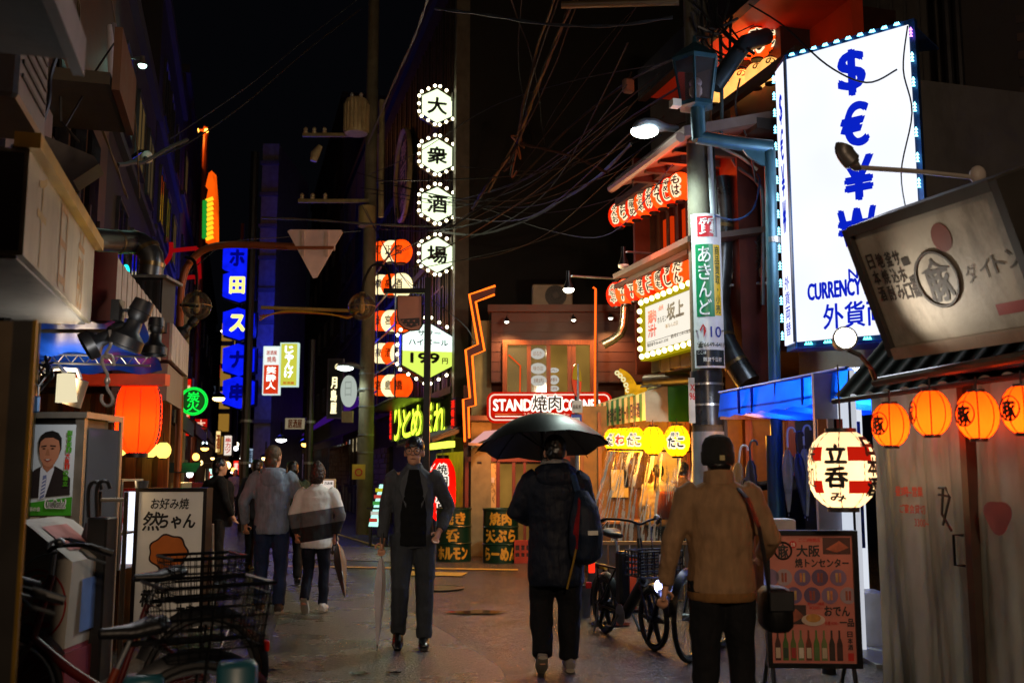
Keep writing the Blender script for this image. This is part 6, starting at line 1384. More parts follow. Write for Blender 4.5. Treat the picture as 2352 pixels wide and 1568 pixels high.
for i, (px, py, off, wp) in enumerate(((1366, 1010, 0, 40), (1388, 1010, 0, 41), (1410, 1010, 0, 42), (1432, 1010, 0, 44), (1458, 1010, 0, 46), (1500, 1011, .12, 50), (1555, 1012, -.15, 56))):
    x, z = q(px, py, off) if i < 5 else (0, 0)
    c = ST_F.pt(x, off, z) if i < 5 else P(px, py, 12.7-.4*(i-5))
    w = wp*1.1*c.y/PIX; az = math.degrees(math.atan2(-c.y, -c.x))
    L_ = [('たこ', az-6, -.05, .62, .36, YTX, False, .14), ('たこ', az-6, -.05, .58, .32, INK, False, .03, 1), ('焼き', az-10, .2, .34, .16, YTX, False, .1), ('焼き', az-10, .2, .3, .13, INK, False, .02, 1)] if i in (0, 2, 4, 6) else ([('わ', az-20, 0, .5, .4, YTX, False, .14), ('わ', az-20, 0, .45, .36, pbr('#b03010', .5), False, .05, 1)] if i != 5 else [])
    lantern('yellow_lantern', '%s yellow lantern from the left under the striped awning' % ORD[i], c, w, w*1.12, YLP, L_, 0, 'round', 'yellow lanterns of the stall', nseg=22, meridians=8, cord=.07, bulb=('#ffc040', 7), capmat=pbr('#1a0e08', .5))
c = P(1668, 1003, 12.2); lantern('yellow_lantern', 'yellow lantern right of the utility pole above the hanging umbrellas', c, .29, .33, YLP, [], 0, 'round', 'yellow lanterns of the stall', nseg=22, meridians=8, cord=.06, bulb=('#ffc040', 7))
lamp('stall_glow', P(1450, 1040, 13.2), '#ffb038', 130, 'POINT', .3, parent=t); lamp('stall_glow', P(1725, 1000, 10.8), '#ffa030', 12, 'POINT', .12, parent=t)
# takoyaki stall body: back wall, counter
t = thing('takoyaki_stall', 'stall with wooden back wall and counter behind clear plastic sheeting', 'stall', P(1500, 1200, 14))
fr = front(14.6); bX = lambda px: onF(px, 1100, fr)[0]
Q(fr, 'back_wall', pbr('#7a5626', .7, var=.3, dirt=.3), t).box(bX(1330), bX(1700), .2, .4, 0, 2.4)
for k in range(9): m = MB(fr); x = bX(1335)+k*.26; m.box(x, x+.05, .12, .199, 0, 2.3); m.build('wall_batten', WOOD, t)
for px, py, w_, h_, col in ((1425, 1110, .25, .4, '#c8b890'), (1458, 1080, .3, .5, '#4a2a18'), (1530, 1080, .35, .7, '#d8c8a0'), (1565, 1130, .3, .3, '#e8dcc0')): x, z = onF(px, py, fr); Q(fr, 'wall_notice', pbr(col, .6), t).box(x-w_/2, x+w_/2, .08, .118, z-h_/2, z+h_/2)
Q(fr, 'counter', pbr('#4a3220', .5, dirt=.3), t).bbox(bX(1345), bX(1640), -.75, -.2, 0, .72)
Q(fr, 'counter_top', pbr('#8a5a2a', .4), t).bbox(bX(1340), bX(1645), -.8, -.15, .722, .77)
lamp('stall_inside_light', Vector((bX(1500), 13.9, 2.2)), '#ffc060', 40, 'POINT', .15, parent=t)
t = thing('plastic_sheet', 'clear crumpled plastic sheet hanging in front of the takoyaki stall', 'plastic sheet', P(1450, 1250, 13.2)); 
vt0, vt1 = P(1395, 1035, 13.3), P(1592, 1040, 12.9); vb0, vb1 = P(1335, 1262, 12.6), P(1592, 1300, 12.3)
def vin(u, v):
    p = vt0.lerp(vt1, u).lerp(vb0.lerp(vb1, u), v); w_ = .03*math.sin(u*41+1.5*math.sin(v*3)+4*mnoise.noise((u*5, 0, 0)))*(.3+v)+.035*mnoise.noise((u*14, v*4, 0))+.012*mnoise.noise((u*60, v*5, 3)); return (p.x+w_*.4, p.y+w_, p.z)
Q(WORLD, 'sheet', glassy(col=(.9, .85, .78), alpha=.0, rough=.2, bump=.2), t, True).grid(vin, 150, 40)
Q(WORLD, 'rail', BLKM, t).tube([vt0+Vector((0, .02, .02)), vt1+Vector((0, .02, .02))], .015, 6, raw=True)
# golden octopus leg ornament on the roof of the awning
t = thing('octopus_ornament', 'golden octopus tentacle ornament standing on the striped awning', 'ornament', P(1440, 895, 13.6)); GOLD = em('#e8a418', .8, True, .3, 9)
pts = [P(1452, 902, 13.6), P(1448, 886, 13.6), P(1439, 868, 13.6), P(1428, 857, 13.6), P(1420, 851, 13.6)]; Q(WORLD, 'tentacle', GOLD, t, True).tube(curve(pts), [.1-.0025*i for i in range(len(curve(pts)))], 12, raw=True)
for i in range(5):
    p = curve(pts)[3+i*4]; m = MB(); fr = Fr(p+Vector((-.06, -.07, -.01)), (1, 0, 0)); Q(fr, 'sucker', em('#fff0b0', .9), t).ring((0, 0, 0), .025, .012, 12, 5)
Q(FrZ(P(1466, 895, 13.6), 0), 'body', GOLD, t, True).ell((0, 0, 0), (.12, .1, .07), 12, 8)
o = MB(); o.cyl(P(1483, 873, 13.2), P(1600, 865, 12.6), .075, n=14, raw=True); o = o.build('rolled_cover', pbr('#2a2420', .5), None, True); tag(o, 'rolled dark cover lying along the striped awning', 'cover')
o = MB(); o.hexa([P(1470, 890, 13.5), P(1600, 882, 12.6), P(1600, 880, 13.6), P(1470, 884, 14), P(1472, 886, 13.5), P(1600, 876, 12.6), P(1600, 875, 13.6), P(1472, 880, 14)]); o = o.build('folded_tarp', pbr('#1a1614', .6, bump=.3)); tag(o, 'crumpled dark tarpaulin folded under the rolled cover', 'tarpaulin')
t = thing('timber_board', 'weathered planks below the bulb framed sign', 'boards', P(1530, 838, 13.4))
for k in range(4): m = MB(SGF); x = x0+.05+k*.3; m.box(x, x+.28, .1, .16, z0-.16-.02*(k % 2), z0-.01); m.build('plank', pbr('#6a5a2a', .6, dirt=.4), t)
# ------------------------------------------------------------------ right utility pole with wrap sign, street lamp, gas lamp
DPO = 11.4; zz = lambda py: Z(py, DPO); pxc = lambda py: XX(1612+ (py-700)*.017, DPO, py)
base = Vector((XX(1628, DPO, 1200), DPO, 0)); topz = zz(-200)
t = thing('utility_pole', 'thick utility pole with the white and green wrap sign on the right', 'utility pole', base); fr = FrZ((0, 0, 0), 0)
PB = Vector((XX(1630, DPO, 1080), DPO, 0)); PT = Vector((XX(1606, DPO, 300), DPO, zz(300))); dirv = (PT-PB)/PT.z
pole_at = lambda z: PB+dirv*z
Q(WORLD, 'concrete_shaft', pbr('#4c493d', .75, var=.25, scale=4, bump=.25, dirt=.4), t, True).tube([pole_at(0), pole_at(topz)], [.185, .14], 24, raw=True)
zs = lambda py: Z(py, DPO-.19)
Q(WORLD, 'grey_wrap', pbr('#8a8c90', .4, dirt=.2), t, True).tube([pole_at(zs(1180)), pole_at(zs(990))], [.192, .189], 24, raw=True)
Q(WORLD, 'dark_wrap', pbr('#1c2026', .3, dirt=.2), t, True).tube([pole_at(zs(975)), pole_at(zs(850))], [.19, .186], 24, raw=True)
for py in (880, 928): m = MB(); z = zs(py); m.tube([pole_at(z-.012), pole_at(z+.012)], .197, 24, raw=True); m.build('steel_band', pbr('#b0b4b8', .3, .9), t, True)
p = P(1589, 916, DPO-.2); Q(FrZ(p, 0), 'number_plate', pbr('#a8a8a0', .4, dirt=.3), t).box(-.035, .035, -.005, .005, -.27, .24); m = MB(FrZ(p, 0)); m.text('X', .01, .13, .05, .07, -.008, .02); m.text('96', .005, .03, .06, .08, -.008, .02); m.build('lettering', RI, t)
for s_, dx in (('cable_riser', .13), ('cable_riser', .16)): Q(WORLD, s_, CABLE, t).tube([pole_at(zs(600))+Vector((dx, -.14, 0)), pole_at(zs(330))+Vector((dx-.02, -.12, 0))], .012, 6, raw=True)
Q(WORLD, 'grey_conduit', pbr('#7a8088', .4, .3), t).tube([pole_at(zs(545))+Vector((.1, -.2, 0)), pole_at(zs(290))+Vector((.07, -.19, 0))], .032, 10, raw=True)
Q(WORLD, 'side_conduit', pbr('#4a4e52', .4, .3), t).tube([pole_at(zs(1100))+Vector((.19, -.06, 0)), pole_at(zs(900))+Vector((.18, -.06, 0))], .028, 8, raw=True)
# wrap sign: a sheet bent round the pole
ws = thing('pole_sign', 'curved white and green pawnshop sign wrapped round the right utility pole', 'sign', pole_at(zs(845))); zb_, zt_ = zs(845), zs(492); RW_ = .235
def wrap(u, z, r=RW_):
    c = pole_at(z)+Vector((.012, 0, 0)); th = -math.pi/2+(u-.5)*1.62; return (c.x+r*math.cos(th), c.y+r*math.sin(th), z)
def wgrid(name, u0, u1, za, zb2, mt, r): m = MB(); m.grid(lambda a, b: wrap(u0+(u1-u0)*a, za+(zb2-za)*b, r), 16, 12); return m.build(name, mt, ws, True)
wgrid('white_sheet', 0, 1, zb_, zt_, pbr('#c8ccd0', .3, var=.04, dirt=.08), RW_)
zf = lambda py: zs(py)
wgrid('red_square', .2, .82, zf(545), zf(498), pbr('#b01c28', .3, var=.03), RW_+.002); wgrid('green_panel', .12, .66, zf(728), zf(562), pbr('#0f7a4c', .3, var=.03), RW_+.002); wgrid('yellow_panel', .66, .9, zf(725), zf(563), pbr('#d8b420', .3, var=.03), RW_+.003); wgrid('dark_panel', .06, .96, zf(840), zf(804), pbr('#1a2228', .3, var=.03), RW_+.002)
wm = lambda r: (lambda x, z: wrap(x, z, r))
def wt(body, u, py, wu, hpx, mt, vert=False, py1=None, bold=.03):
    bold = min(bold, .017); m = MB(); r = RW_+.006; h = hpx*DPO/PIX
    if vert: m.vtext(body, u, zf(py), zf(py1), wu, 0, bold, .88, wm(r))
    else: m.text(body, u, zf(py), wu, h, 0, bold, wm(r))
    m.build('lettering', mt, ws)
WI = pbr('#e0e4e4', .4, var=.02)
wt('質', .51, 521, .5, 38, WI, bold=.06); wt('あきんど', .39, 566, .36, 0, WI, True, 726, .06); wt('商品買取・小売', .78, 566, .15, 0, pbr('#123a24', .4, var=0), True, 722, .03)
wt('↑', .3, 760, .2, 30, pbr('#b01c28', .4, var=0), bold=.07); wt('10', .68, 763, .34, 24, pbr('#1a2a88', .4, var=0), bold=.05); wt('☎6649-6411', .53, 792, .84, 14, pbr('#14301f', .4, var=0), bold=.015); wt('ここは', .24, 810, .26, 7, WI, bold=.01); wt('難波千日前', .56, 826, .56, 10, WI, bold=.01)
for u in (.1, .9): c = wrap(u, zf(760), RW_+.01); Q(FrZ(c, 0), 'rivet', STEEL, ws).ell((0, 0, 0), .012)
# bright street lamp
c = P(1483, 299, 11.0); t = thing('street_lamp', 'bright white street lamp head on the right utility pole', 'street lamp', c); fr = FrZ(c, 0); k = 11.0/PIX
Q(fr, 'housing', pbr('#5c6874', .4, .5), t, True).tube(curve([(-30*k, 0, 4*k), (-10*k, 0, 12*k), (20*k, .05, 14*k), (45*k, .1, 14*k), (80*k, .2, 18*k)], 3), [(.02, .05), (.04, .12), (.055, .15), (.06, .16), (.06, .15), (.06, .15), (.06, .13), (.055, .11), (.05, .09), (.045, .07), (.04, .05), (.04, .05), (.04, .05)], 14)
Q(fr, 'lens', em('#f2fff6', 24), t, True).ell((-2*k, .02, -2*k), (33*k, .11, 15*k), 18, 10)
Q(fr, 'arm', GALV, t).tube([(75*k, .2, 16*k), (125*k, .45, 18*k)], .028, 8)
lamp('street_light', c+Vector((-.02, 0, -.16)), '#e6fff4', 520, 'SPOT', .12, c+Vector((-.5, .2, -4)), 150, .6, t)
# gas lamp style lantern head on bent blue-grey pipe
PIPE = pbr('#2f5566', .4, .5, var=.2, scale=6, dirt=.25)
t = thing('lamp_post', 'blue-grey bent pipe lamp post with a six sided gas lamp style head', 'lamp post', G(1778, 1320)); DL = 10.4
gx_ = lambda px, py: P(px, py, DL)
Q(WORLD, 'shaft', PIPE, t, True).tube([Vector((gx_(1781, 900).x, DL, 0)), gx_(1780, 900), gx_(1776, 700), gx_(1768, 340)], .062, 14, raw=True)
Q(WORLD, 'base_sleeve', PIPE, t, 40).cyl(Vector((gx_(1781, 1100).x, DL, 0)), Vector((gx_(1781, 1100).x, DL, P(1781, 1000, DL).z)), .085, n=16, raw=True)
Q(WORLD, 'horizontal_pipe', PIPE, t, True).tube([gx_(1773, 338), gx_(1700, 330), gx_(1602, 315)], .075, 14, raw=True)
Q(WORLD, 'riser', PIPE, t, True).tube([gx_(1606, 322), gx_(1604, 290), gx_(1602, 246)], .078, 14, raw=True)
m = MB(front(DL)); pts = [onF(*p, front(DL)) for p in ((1700, 338), (1768, 345), (1766, 385), (1745, 378), (1716, 358))]; m.prism(pts, -.02, .02); m.build('gusset', PIPE, t)
Q(WORLD, 'clamp', STEEL, t).cyl(gx_(1776, 552)-Vector((0, 0, .03)), gx_(1776, 552)+Vector((0, 0, .03)), .075, n=14, raw=True)
c = gx_(1599, 246); fr = FrZ(c, .3); k = DL/PIX; H0, H1 = 8*k, 108*k; R0, R1 = 40*k, 56*k
hx = lambda R, z: [(R*math.cos(math.pi/3*i), R*math.sin(math.pi/3*i), z) for i in range(6)]
Q(fr, 'lamp_collar', PIPE, t).lathe([(30*k, -4*k), (44*k, -2*k), (44*k, 8*k), (38*k, 9*k)], n=6)
for i in range(6):
    a, b = hx(R0, H0)[i], hx(R1, H1)[i]; a2, b2 = hx(R0, H0)[(i+1) % 6], hx(R1, H1)[(i+1) % 6]
    Q(fr, 'frame_bar', PIPE, t).tube([a, b], .014, 4); Q(fr, 'glass_pane', glassy(col=(.75, .7, .78), alpha=.12, rough=.25), t)._a([tuple(v*.985 if j < 2 else v for j, v in enumerate(p)) for p in (a, a2, b2, b)], [(0, 1, 2, 3)])
Q(fr, 'lamp_roof', PIPE, t).lathe([(R1*1.04, H1-.01), (R1*1.1, H1+.03), (R1*1.0, H1+.06), (R1*.55, H1+.16), (R1*.3, H1+.2), (.03, H1+.24), (.015, H1+.32)], n=6)
Q(fr, 'bulb_base', WHT, t, 40).lathe([(.03, H0), (.035, H0+.06), (.07, H0+.11), (.07, H0+.17), (.06, H0+.19)], n=14); Q(fr, 'bulb', pbr('#c8c4c8', .3), t, True).ell((0, 0, H0+.235), (.07, .07, .06))
Q(fr, 'sensor', WHT, t).box(-.3, -.2, -.05, .05, -.03, .05)
# outdoor air conditioner right of the wrap sign
AF = Fr(P(1700, 640, 11.9), (.93, -.37, 0)); x = 0
aircon('beige outdoor air conditioner on the wall right of the utility pole', AF, 0, 0, .62, .62, .3, '#8d8878', .42)
t = thing('wall_bracket', 'steel bracket carrying the beige air conditioner', 'bracket', AF.pt(0, 0, -.1)); Q(AF, 'shelf', pbr('#8a8e92', .4, .6), t).box(-.34, .34, -.02, .4, -.09, -.062); Q(AF, 'brace', GALV, t).tube([(-.3, .38, -.3), (-.3, 0, -.09)], .015, 6)
duct('exhaust_duct', 'fat grey exhaust duct bending down behind the right utility pole to the blue awning', [P(1650, 410, 12), P(1658, 450, 12), P(1662, 520, 12), P(1658, 600, 12), P(1650, 700, 12), P(1662, 780, 11.8), P(1690, 835, 11.6), P(1720, 880, 11.5)], .14, pbr('#5a5e60', .3, .9, var=.3, scale=5), rings=(2, 5, 6))
duct('round_vent', 'thick dark pipe running up to the left behind the gas lamp', [P(1640, 200, 11), P(1690, 128, 11), P(1712, 100, 11), P(1760, 84, 11.2)], .1, pbr('#3c4852', .35, .7))
for i, (pts, r, col) in enumerate((([P(1672, 330, 11.9), P(1690, 380, 11.8), P(1740, 420, 11.6), P(1752, 480, 11.6), P(1752, 700, 11.6)], .025, '#4a565c'), ([P(1640, 290, 11.7), P(1645, 330, 11.7), P(1700, 360, 11.7), P(1740, 390, 11.7)], .022, '#8a8478'), ([P(1655, 80, 11.2), P(1658, 250, 11.2), P(1655, 320, 11.2)], .022, '#3a4a52'), ([P(1725, 390, 12.2), P(1730, 560, 12.2), P(1726, 640, 12.2)], .03, '#9a8c78'))):
    o = MB(); o.tube(curve(pts), r, 8, raw=True); o = o.build('wall_pipe', pbr(col, .5, .3), None, True); tag(o, ['bent dark conduit curving beside the gas lamp post', 'short beige conduit under the horizontal blue pipe', 'thin upright conduit right of the gas lamp head', 'pale upright pipe on the grey wall below the gusset'][i], 'pipe')
# ------------------------------------------------------------------ currency exchange sign
CF0 = P(2105, 420, 9.6); Kc = -1.153
CFr = Fr(Vector((CF0.x, CF0.y, 0)), -Vector((Kc, 1, 0)).normalized()); q = lambda px, py, off=0: onF(px, py, CFr, off)
x1 = 0; x0 = q(1812, 450)[0]; z0 = q(1816, 786)[1]; z1 = q(1810, 136)[1]
t = thing('currency_sign', 'huge white lit currency exchange sign box edged with blue lights', 'sign', CFr.pt(x0/2, 0, z0))
WF = em('#f2f6ff', 1.12, True, .06, .8)
Q(CFr, 'front_face', WF, t).box(x0+.03, x1-.0, .0, .02, z0, z1)
Q(CFr, 'back_frame', pbr('#123a6a', .4, .3), t).box(x0, x1+.06, .021, .1, z0-.05, z1+.06)
SFc = Fr(CFr.pt(x0, .0, 0), (.03, -1, 0))        # narrow side face, turned towards the lane
w2 = .33
Q(SFc, 'side_face', em('#e8eeff', 1.3, True), t).box(-w2, -.02, .0, .02, z0, z1); Q(SFc, 'side_frame', pbr('#1a5a9a', .4, .3), t).box(-w2, .0, .021, .06, z0-.06, z1+.06); Q(SFc, 'corner_strip', pbr('#1a1e2a', .4), t).box(-.02, -.0, -.004, .02, z0, z1)
m = MB(CFr); p2 = SFc.pt(-w2, .02, 0); q2 = CFr.pt(x0, .02, 0); r2 = CFr.pt(x1, .1, 0); s2 = CFr.pt(x1, .95, 0)
for zz_, nm in ((z0-.07, 'bottom_panel'), (z1+.05, 'top_panel')):
    m = MB(); vs = [Vector((p.x, p.y, zz_)) for p in (p2, q2, r2, s2)]+[Vector((p.x, p.y, zz_+.02)) for p in (p2, q2, r2, s2)]; m.hexa(vs); m.build(nm, pbr('#1c3a70', .5), t)
BI = pbr('#0a1ec8', .4, var=0); BI = em('#0c28e0', .75)
W_ = x1-x0; kx = lambda px, py: q(px, py)
def ct(body, pxl, pxr, pyt, pyb, bold=.02):
    a = q(pxl, pyb); b = q(pxl, pyt); c = q(pxr, pyb); Q(CFr, 'lettering', BI, t).text(body, (a[0]+c[0])/2, (a[1]+b[1])/2, abs(c[0]-a[0]), abs(b[1]-a[1]), -.004, bold)
ct('$', 1930, 1988, 124, 224, .034); ct('€', 1936, 1996, 245, 340, .034); ct('¥', 1942, 2008, 368, 462, .034); ct('₩', 1930, 2014, 487, 568, .034)
ct('NO.1', 1950, 2020, 618, 642, .02); ct('CURRENCY EXCHANGE', 1857, 2122, 653, 690, .03); ct('外貨両替', 1893, 2095, 700, 757, .02)
m = MB(SFc); m.vtext('$€¥₩', -w2/2, z1-.3, z0+1.2, .1, -.004, .014); m.vtext('外貨両替', -w2/2, z0+.75, z0+.08, .16, -.004, .01); m.build('lettering', BI, t)
LED = [em(c, 5) for c in ('#7adcff', '#8af0ff', '#c070ff', '#60ffe8')]
def led(places, mt): shared('led', (lambda m: (m.prism([(-.017, -.014), (.017, -.014), (0, .017)], -.006, .006), m)[1])(MB()), mt, t, places, False)
top = []; right = []; left = []; bot = []
for g in range(10):
    for j in range(3): top.append(CFr.pt(x0+.06+(W_-.08)*(g+.2+.13*j)/10, -.02, z1+.035))
for g in range(12):
    for j in range(3): right.append((g, CFr.pt(x1+.03, -.02, z1-.06-(z1-z0)*(g+.13*j)/12)))
for g in range(16):
    for j in range(3): left.append(SFc.pt(-w2-.01, -.02, z1-.05-(z1-z0)*(g+.16*j)/16))
for g in range(5):
    for j in range(3): bot.append(CFr.pt(x0+.1+(W_-.1)*(g+.2+.13*j)/6, -.02, z0-.03))
led(top, LED[0]); led([p for g, p in right if g], LED[1]); led([p for g, p in right if not g], LED[2]); led(left, LED[0]); led(bot, LED[3])
lamp('sign_glow', CFr.pt(x0*.5, -.5, z0+1.3), '#e4ecff', 130, 'POINT', .5, parent=t)
t = thing('dark_shop_house', 'dark brick clad house behind the currency sign at the right edge', 'building', Vector((6.2, 10.5, 0)))
HF = Fr(Vector((CFr.pt(x1+.05, .9, 0))), (.9, -.436, 0)); Q(HF, 'wall', pbr('#211a18', .8, var=.25, bump=.2, dirt=.4), t).box(.12, 7, .8, 6, 0, 9)
rnd = random.Random(9)
for r_ in range(26):
    for k in range(7):
        x = .75+k*.27+(.13 if r_ % 2 else 0); zc = 3.9+r_*.105; Q(HF, 'brick', pbr('#3d2a22', .8, var=.3) if (r_+k) % 3 else pbr('#30211c', .8), t).box(x, x+.25, .775+rnd.uniform(0, .012), .799, zc, zc+.092)
Q(HF, 'frame_post', BLKM, t).box(2.9, 3.0, .7, .79, 2.5, 9)
for k in range(3): Q(HF, 'window', pbr('#24262c', .15, var=.05), t).box(3.02, 6, .74, .795, 3.4+k*1.1, 4.3+k*1.1); 
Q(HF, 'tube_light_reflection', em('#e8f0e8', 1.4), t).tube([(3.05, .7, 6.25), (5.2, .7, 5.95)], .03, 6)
for px in (2190, 2215): x = onF(px, 300, HF, .7)[0]; Q(HF, 'drain_pipe', pbr('#2c2a2c', .4, .4), t).tube([(x, .7, 2), (x, .7, 9)], .045, 8)
t = thing('metal_clad_wall', 'dark ribbed metal wall above the currency sign', 'building', P(1960, 60, 12)); MF = Fr(P(1846, 60, 12.4), (.9, -.436, 0)); MF.o.z = 0
Q(MF, 'wall', pbr('#2c2a28', .6), t).box(0, 2.2, .06, 4, 5, 10)
for k in range(14): Q(MF, 'metal_panel', pbr('#3a3632', .5, .4, dirt=.4), t).box(k*.157, k*.157+.12, .02, .059, 5, 10)
# ------------------------------------------------------------------ blue awning and exchange shop doorway
BO = Vector((2.69, 8.0, 0)); BFr = Fr(BO, -Vector((-.19, 1, 0)).normalized()); q = lambda px, py, off=0: onF(px, py, BFr, off)
xl = q(1655, 930)[0]; xr = q(1948, 885)[0]; zt = (q(1655, 902)[1]+q(1945, 845)[1])/2; zb = (q(1655, 955)[1]+q(1945, 925)[1])/2
t = thing('blue_awning', 'bright blue tarpaulin awning below the currency sign', 'awning', BFr.pt((xl+xr)/2, 0, zb)); BT = tarp('#0a4fe0', .6)
Q(BFr, 'valance', tarp('#0c62ff', .6), t, True).grid(lambda u, v: (xl+(xr-xl)*u, .02*math.sin(u*9)-.03*(1-v), zb+(zt-zb)*v+.008*math.sin(u*50)*(1-v)), 60, 8)
Q(BFr, 'top_sheet', BT, t, True).grid(lambda u, v: (xl+(xr-xl)*u, .01+1.3*v, zt+.002+.04*v+.02*math.sin(u*14)*v), 30, 8)
Q(BFr, 'under_sheet', BT, t, True).grid(lambda u, v: (xl+.1+(xr-xl-.1)*u, .15+1.1*v, zb+.03-.06*math.sin(v*3)+.015*math.sin(u*40)), 50, 6)
Q(BFr, 'front_pole', pbr('#1a6af0', .4), t).tube([(xl, -.01, zt), (xr, -.01, zt)], .016, 8)
Q(BFr, 'seam', pbr('#062a80', .5), t).box(xl, xr, .005, .02, zb+.07, zb+.085)
for u in (.2, .32, .52, .72, .84): x = xl+(xr-xl)*u; Q(BFr, 'fold_line', pbr('#063090', .5), t).box(x-.004, x+.004, -.036, -.008, zb+.01, zt-.01)
for u in (.2, .5, .8): lamp('awning_light', BFr.pt(xl+(xr-xl)*u, .45, (zb+zt)/2+.05), '#eaf2ff', 16, 'POINT', .06, parent=t)
# exchange shop interior: white walls and doorway, shop light partly put in as glow
t = thing('exchange_shop', 'bright white exchange shop doorway with flag list behind the round white lantern', 'shop', P(1985, 1300, 8.2)); D = 8.2; fr = front(D); X = lambda px: onF(px, 1200, fr)[0]; ZZ = lambda py: onF(1980, py, fr)[1]
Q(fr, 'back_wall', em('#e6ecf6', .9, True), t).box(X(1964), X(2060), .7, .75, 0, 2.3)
Q(fr, 'grey_panel', pbr('#8a90a8', .4), t).box(X(1885), X(1938), .04, .1, 0, 2.25)
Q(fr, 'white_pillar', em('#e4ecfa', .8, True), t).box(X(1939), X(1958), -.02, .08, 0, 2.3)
Q(fr, 'dark_jamb', BLKM, t).box(X(1959), X(1966), .0, .1, 0, 2.3)
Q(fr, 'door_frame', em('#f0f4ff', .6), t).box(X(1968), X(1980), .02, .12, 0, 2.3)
Q(fr, 'rate_board', pbr('#0e2450', .3), t).box(X(1983), X(2040), .55, .6, ZZ(1270), ZZ(960))
for k in range(15):
    z = ZZ(1264)+k*.062*1.08; cols = [('#c83028', '#e8e8f0'), ('#2848b0', '#e0e4f0'), ('#e8e8f0', '#c83028'), ('#c83028', '#c83028'), ('#2040a0', '#d0d8f0'), ('#d04038', '#f0f0f0'), ('#e8e8f0', '#3a8a4a')][k % 7]
    f = Q(fr, 'flag', em(cols[0], .55), t).box(X(1984), X(2001), .52, .549, z, z+.045); Q(fr, 'flag_stripe', em(cols[1], .6), f).box(X(1984), X(2001), .515, .519, z+.012*(1 if k % 2 else 0), z+.022+.01*(k % 3))
Q(fr, 'lettering', em('#c8d8ff', .6), t).text('₩ RATE', X(2010), ZZ(975), .12, .04, .545, .01)
Q(fr, 'doorstep', pbr('#9a9c9c', .4), t).box(X(1938), X(2060), -.6, .7, .0, .03)
Q(fr, 'white_counter', pbr('#c8ccd4', .4), t).bbox(X(1986), X(2050), .2, .5, .0, .45)
lamp('shop_light', Vector((X(2000), D+.1, 2.15)), '#eaf2ff', 80, 'POINT', .15, parent=t)
for px, col, lab in ((1889, '#a8581c', 'orange notice board hanging beside the white lantern'), (1912, '#8890b8', 'pale bluish notice beside the orange board'), (1926, '#a01c1c', 'small red notice above the white lantern')): o = MB(front(7.9)); a = onF(px, 985, front(7.9)); o.box(a[0]-.035, a[0]+.035, 0, .02, a[1]-.08, a[1]+.08); o = o.build('notice_board', pbr(col, .5)); tag(o, lab, 'notice')
# dark side wall under the awning with hanging umbrellas
t = thing('umbrella_shop_wall', 'warm lit ochre wall with wooden rail behind the hanging umbrellas', 'stall', P(1750, 1150, 11.2)); D = 11.2; fr = front(D); X = lambda px: onF(px, 1150, fr)[0]
Q(fr, 'wall', pbr('#8a6020', .7, var=.3, dirt=.3), t).box(X(1655), X(1905), .25, .4, 0, 2.35); Q(fr, 'rail', WOOD, t).box(X(1660), X(1900), .05, .12, 2.02, 2.1)
for px in (1730, 1830): Q(fr, 'post', WOOD, t).box(X(px)-.04, X(px)+.04, .1, .249, 0, 2.3)
Q(fr, 'dark_cabinet', pbr('#15110f', .5), t).box(X(1835), X(1895), .12, .249, 0, 2.0)
UC = [pbr('#9a7a4a', .35, alpha=.75), pbr('#20222e', .5), pbr('#8f8a80', .3, alpha=.7), pbr('#1a2440', .5), pbr('#b0a890', .3, alpha=.7), pbr('#2c2c30', .5)]
for i, (px, py0, py1, dx) in enumerate(((1700, 1030, 1180, -14), (1722, 1020, 1190, 8), (1808, 990, 1185, 4), (1828, 1000, 1190, 22), (1845, 985, 1195, 10), (1868, 990, 1200, 14))):
    closed_umbrella('%s umbrella hanging by its hook behind the lamp post, %s' % (['amber clear', 'black', 'clear', 'navy', 'pale clear', 'dark grey'][i], ['leftmost of the row', 'second of the row', 'just right of the lamp post', 'slanting right of the clear one', 'beside the notices', 'last of the row'][i]), P(px, py0, 9.6+.1*i), P(px+dx, py1, 9.6+.1*i), .055, UC[i], 'hook', 'umbrellas hanging under the blue awning', BLK if i % 2 else pbr('#c8c4bc', .4))
o = MB(FrZ(P(1788, 1203, 7.6), 0)); o.bbox(-.1, .1, -.12, .12, -.05, .04, .012); o = o.build('white_box', pbr('#d4dae0', .4)); tag(o, 'white box lid standing behind the menu board', 'box')
# ------------------------------------------------------------------ round white lantern
PWH = paper('#ffe4b8', .6, .7)
RB_ = pbr('#c01c10', .5, var=.08); RB_ = em('#d8200e', .75)
c = P(1934, 1078, 6.2)
t = lantern('white_lantern', 'large cream lantern with red bands and black brush characters beside the menu board', c, .405, .455, PWH, [('立', -118, .21, .3, .24, INK, False, .05, 1), ('呑', -118, -.1, .32, .26, INK, False, .05, 1), ('み', -118, -.36, .26, .11, INK, False, .05, 1), ('日本酒', -50, .04, .24, .8, INK, True, .05, 1), ('味処', -168, .05, .2, .6, pbr('#7a6a50', .5), True, .01, 1)], 0, 'barrel', cord=.4, bulb=('#ffdca8', 4), meridians=8, nseg=36)
for zc, h_ in ((.105, .085), (-.115, .075)):
    for (a0, a1) in ((-165, -143), (-98, -52)):
        fr = FrZ(c, 0); m = MB(fr); mp = lan_map(.405, .455, 'barrel', 0, .003)
        m.grid(lambda u, v: mp(math.radians(a0+(a1-a0)*u)*.2025, zc*.455/.455*.9+(v-.5)*h_), 14, 3); m.build('red_band', RB_, t, True)
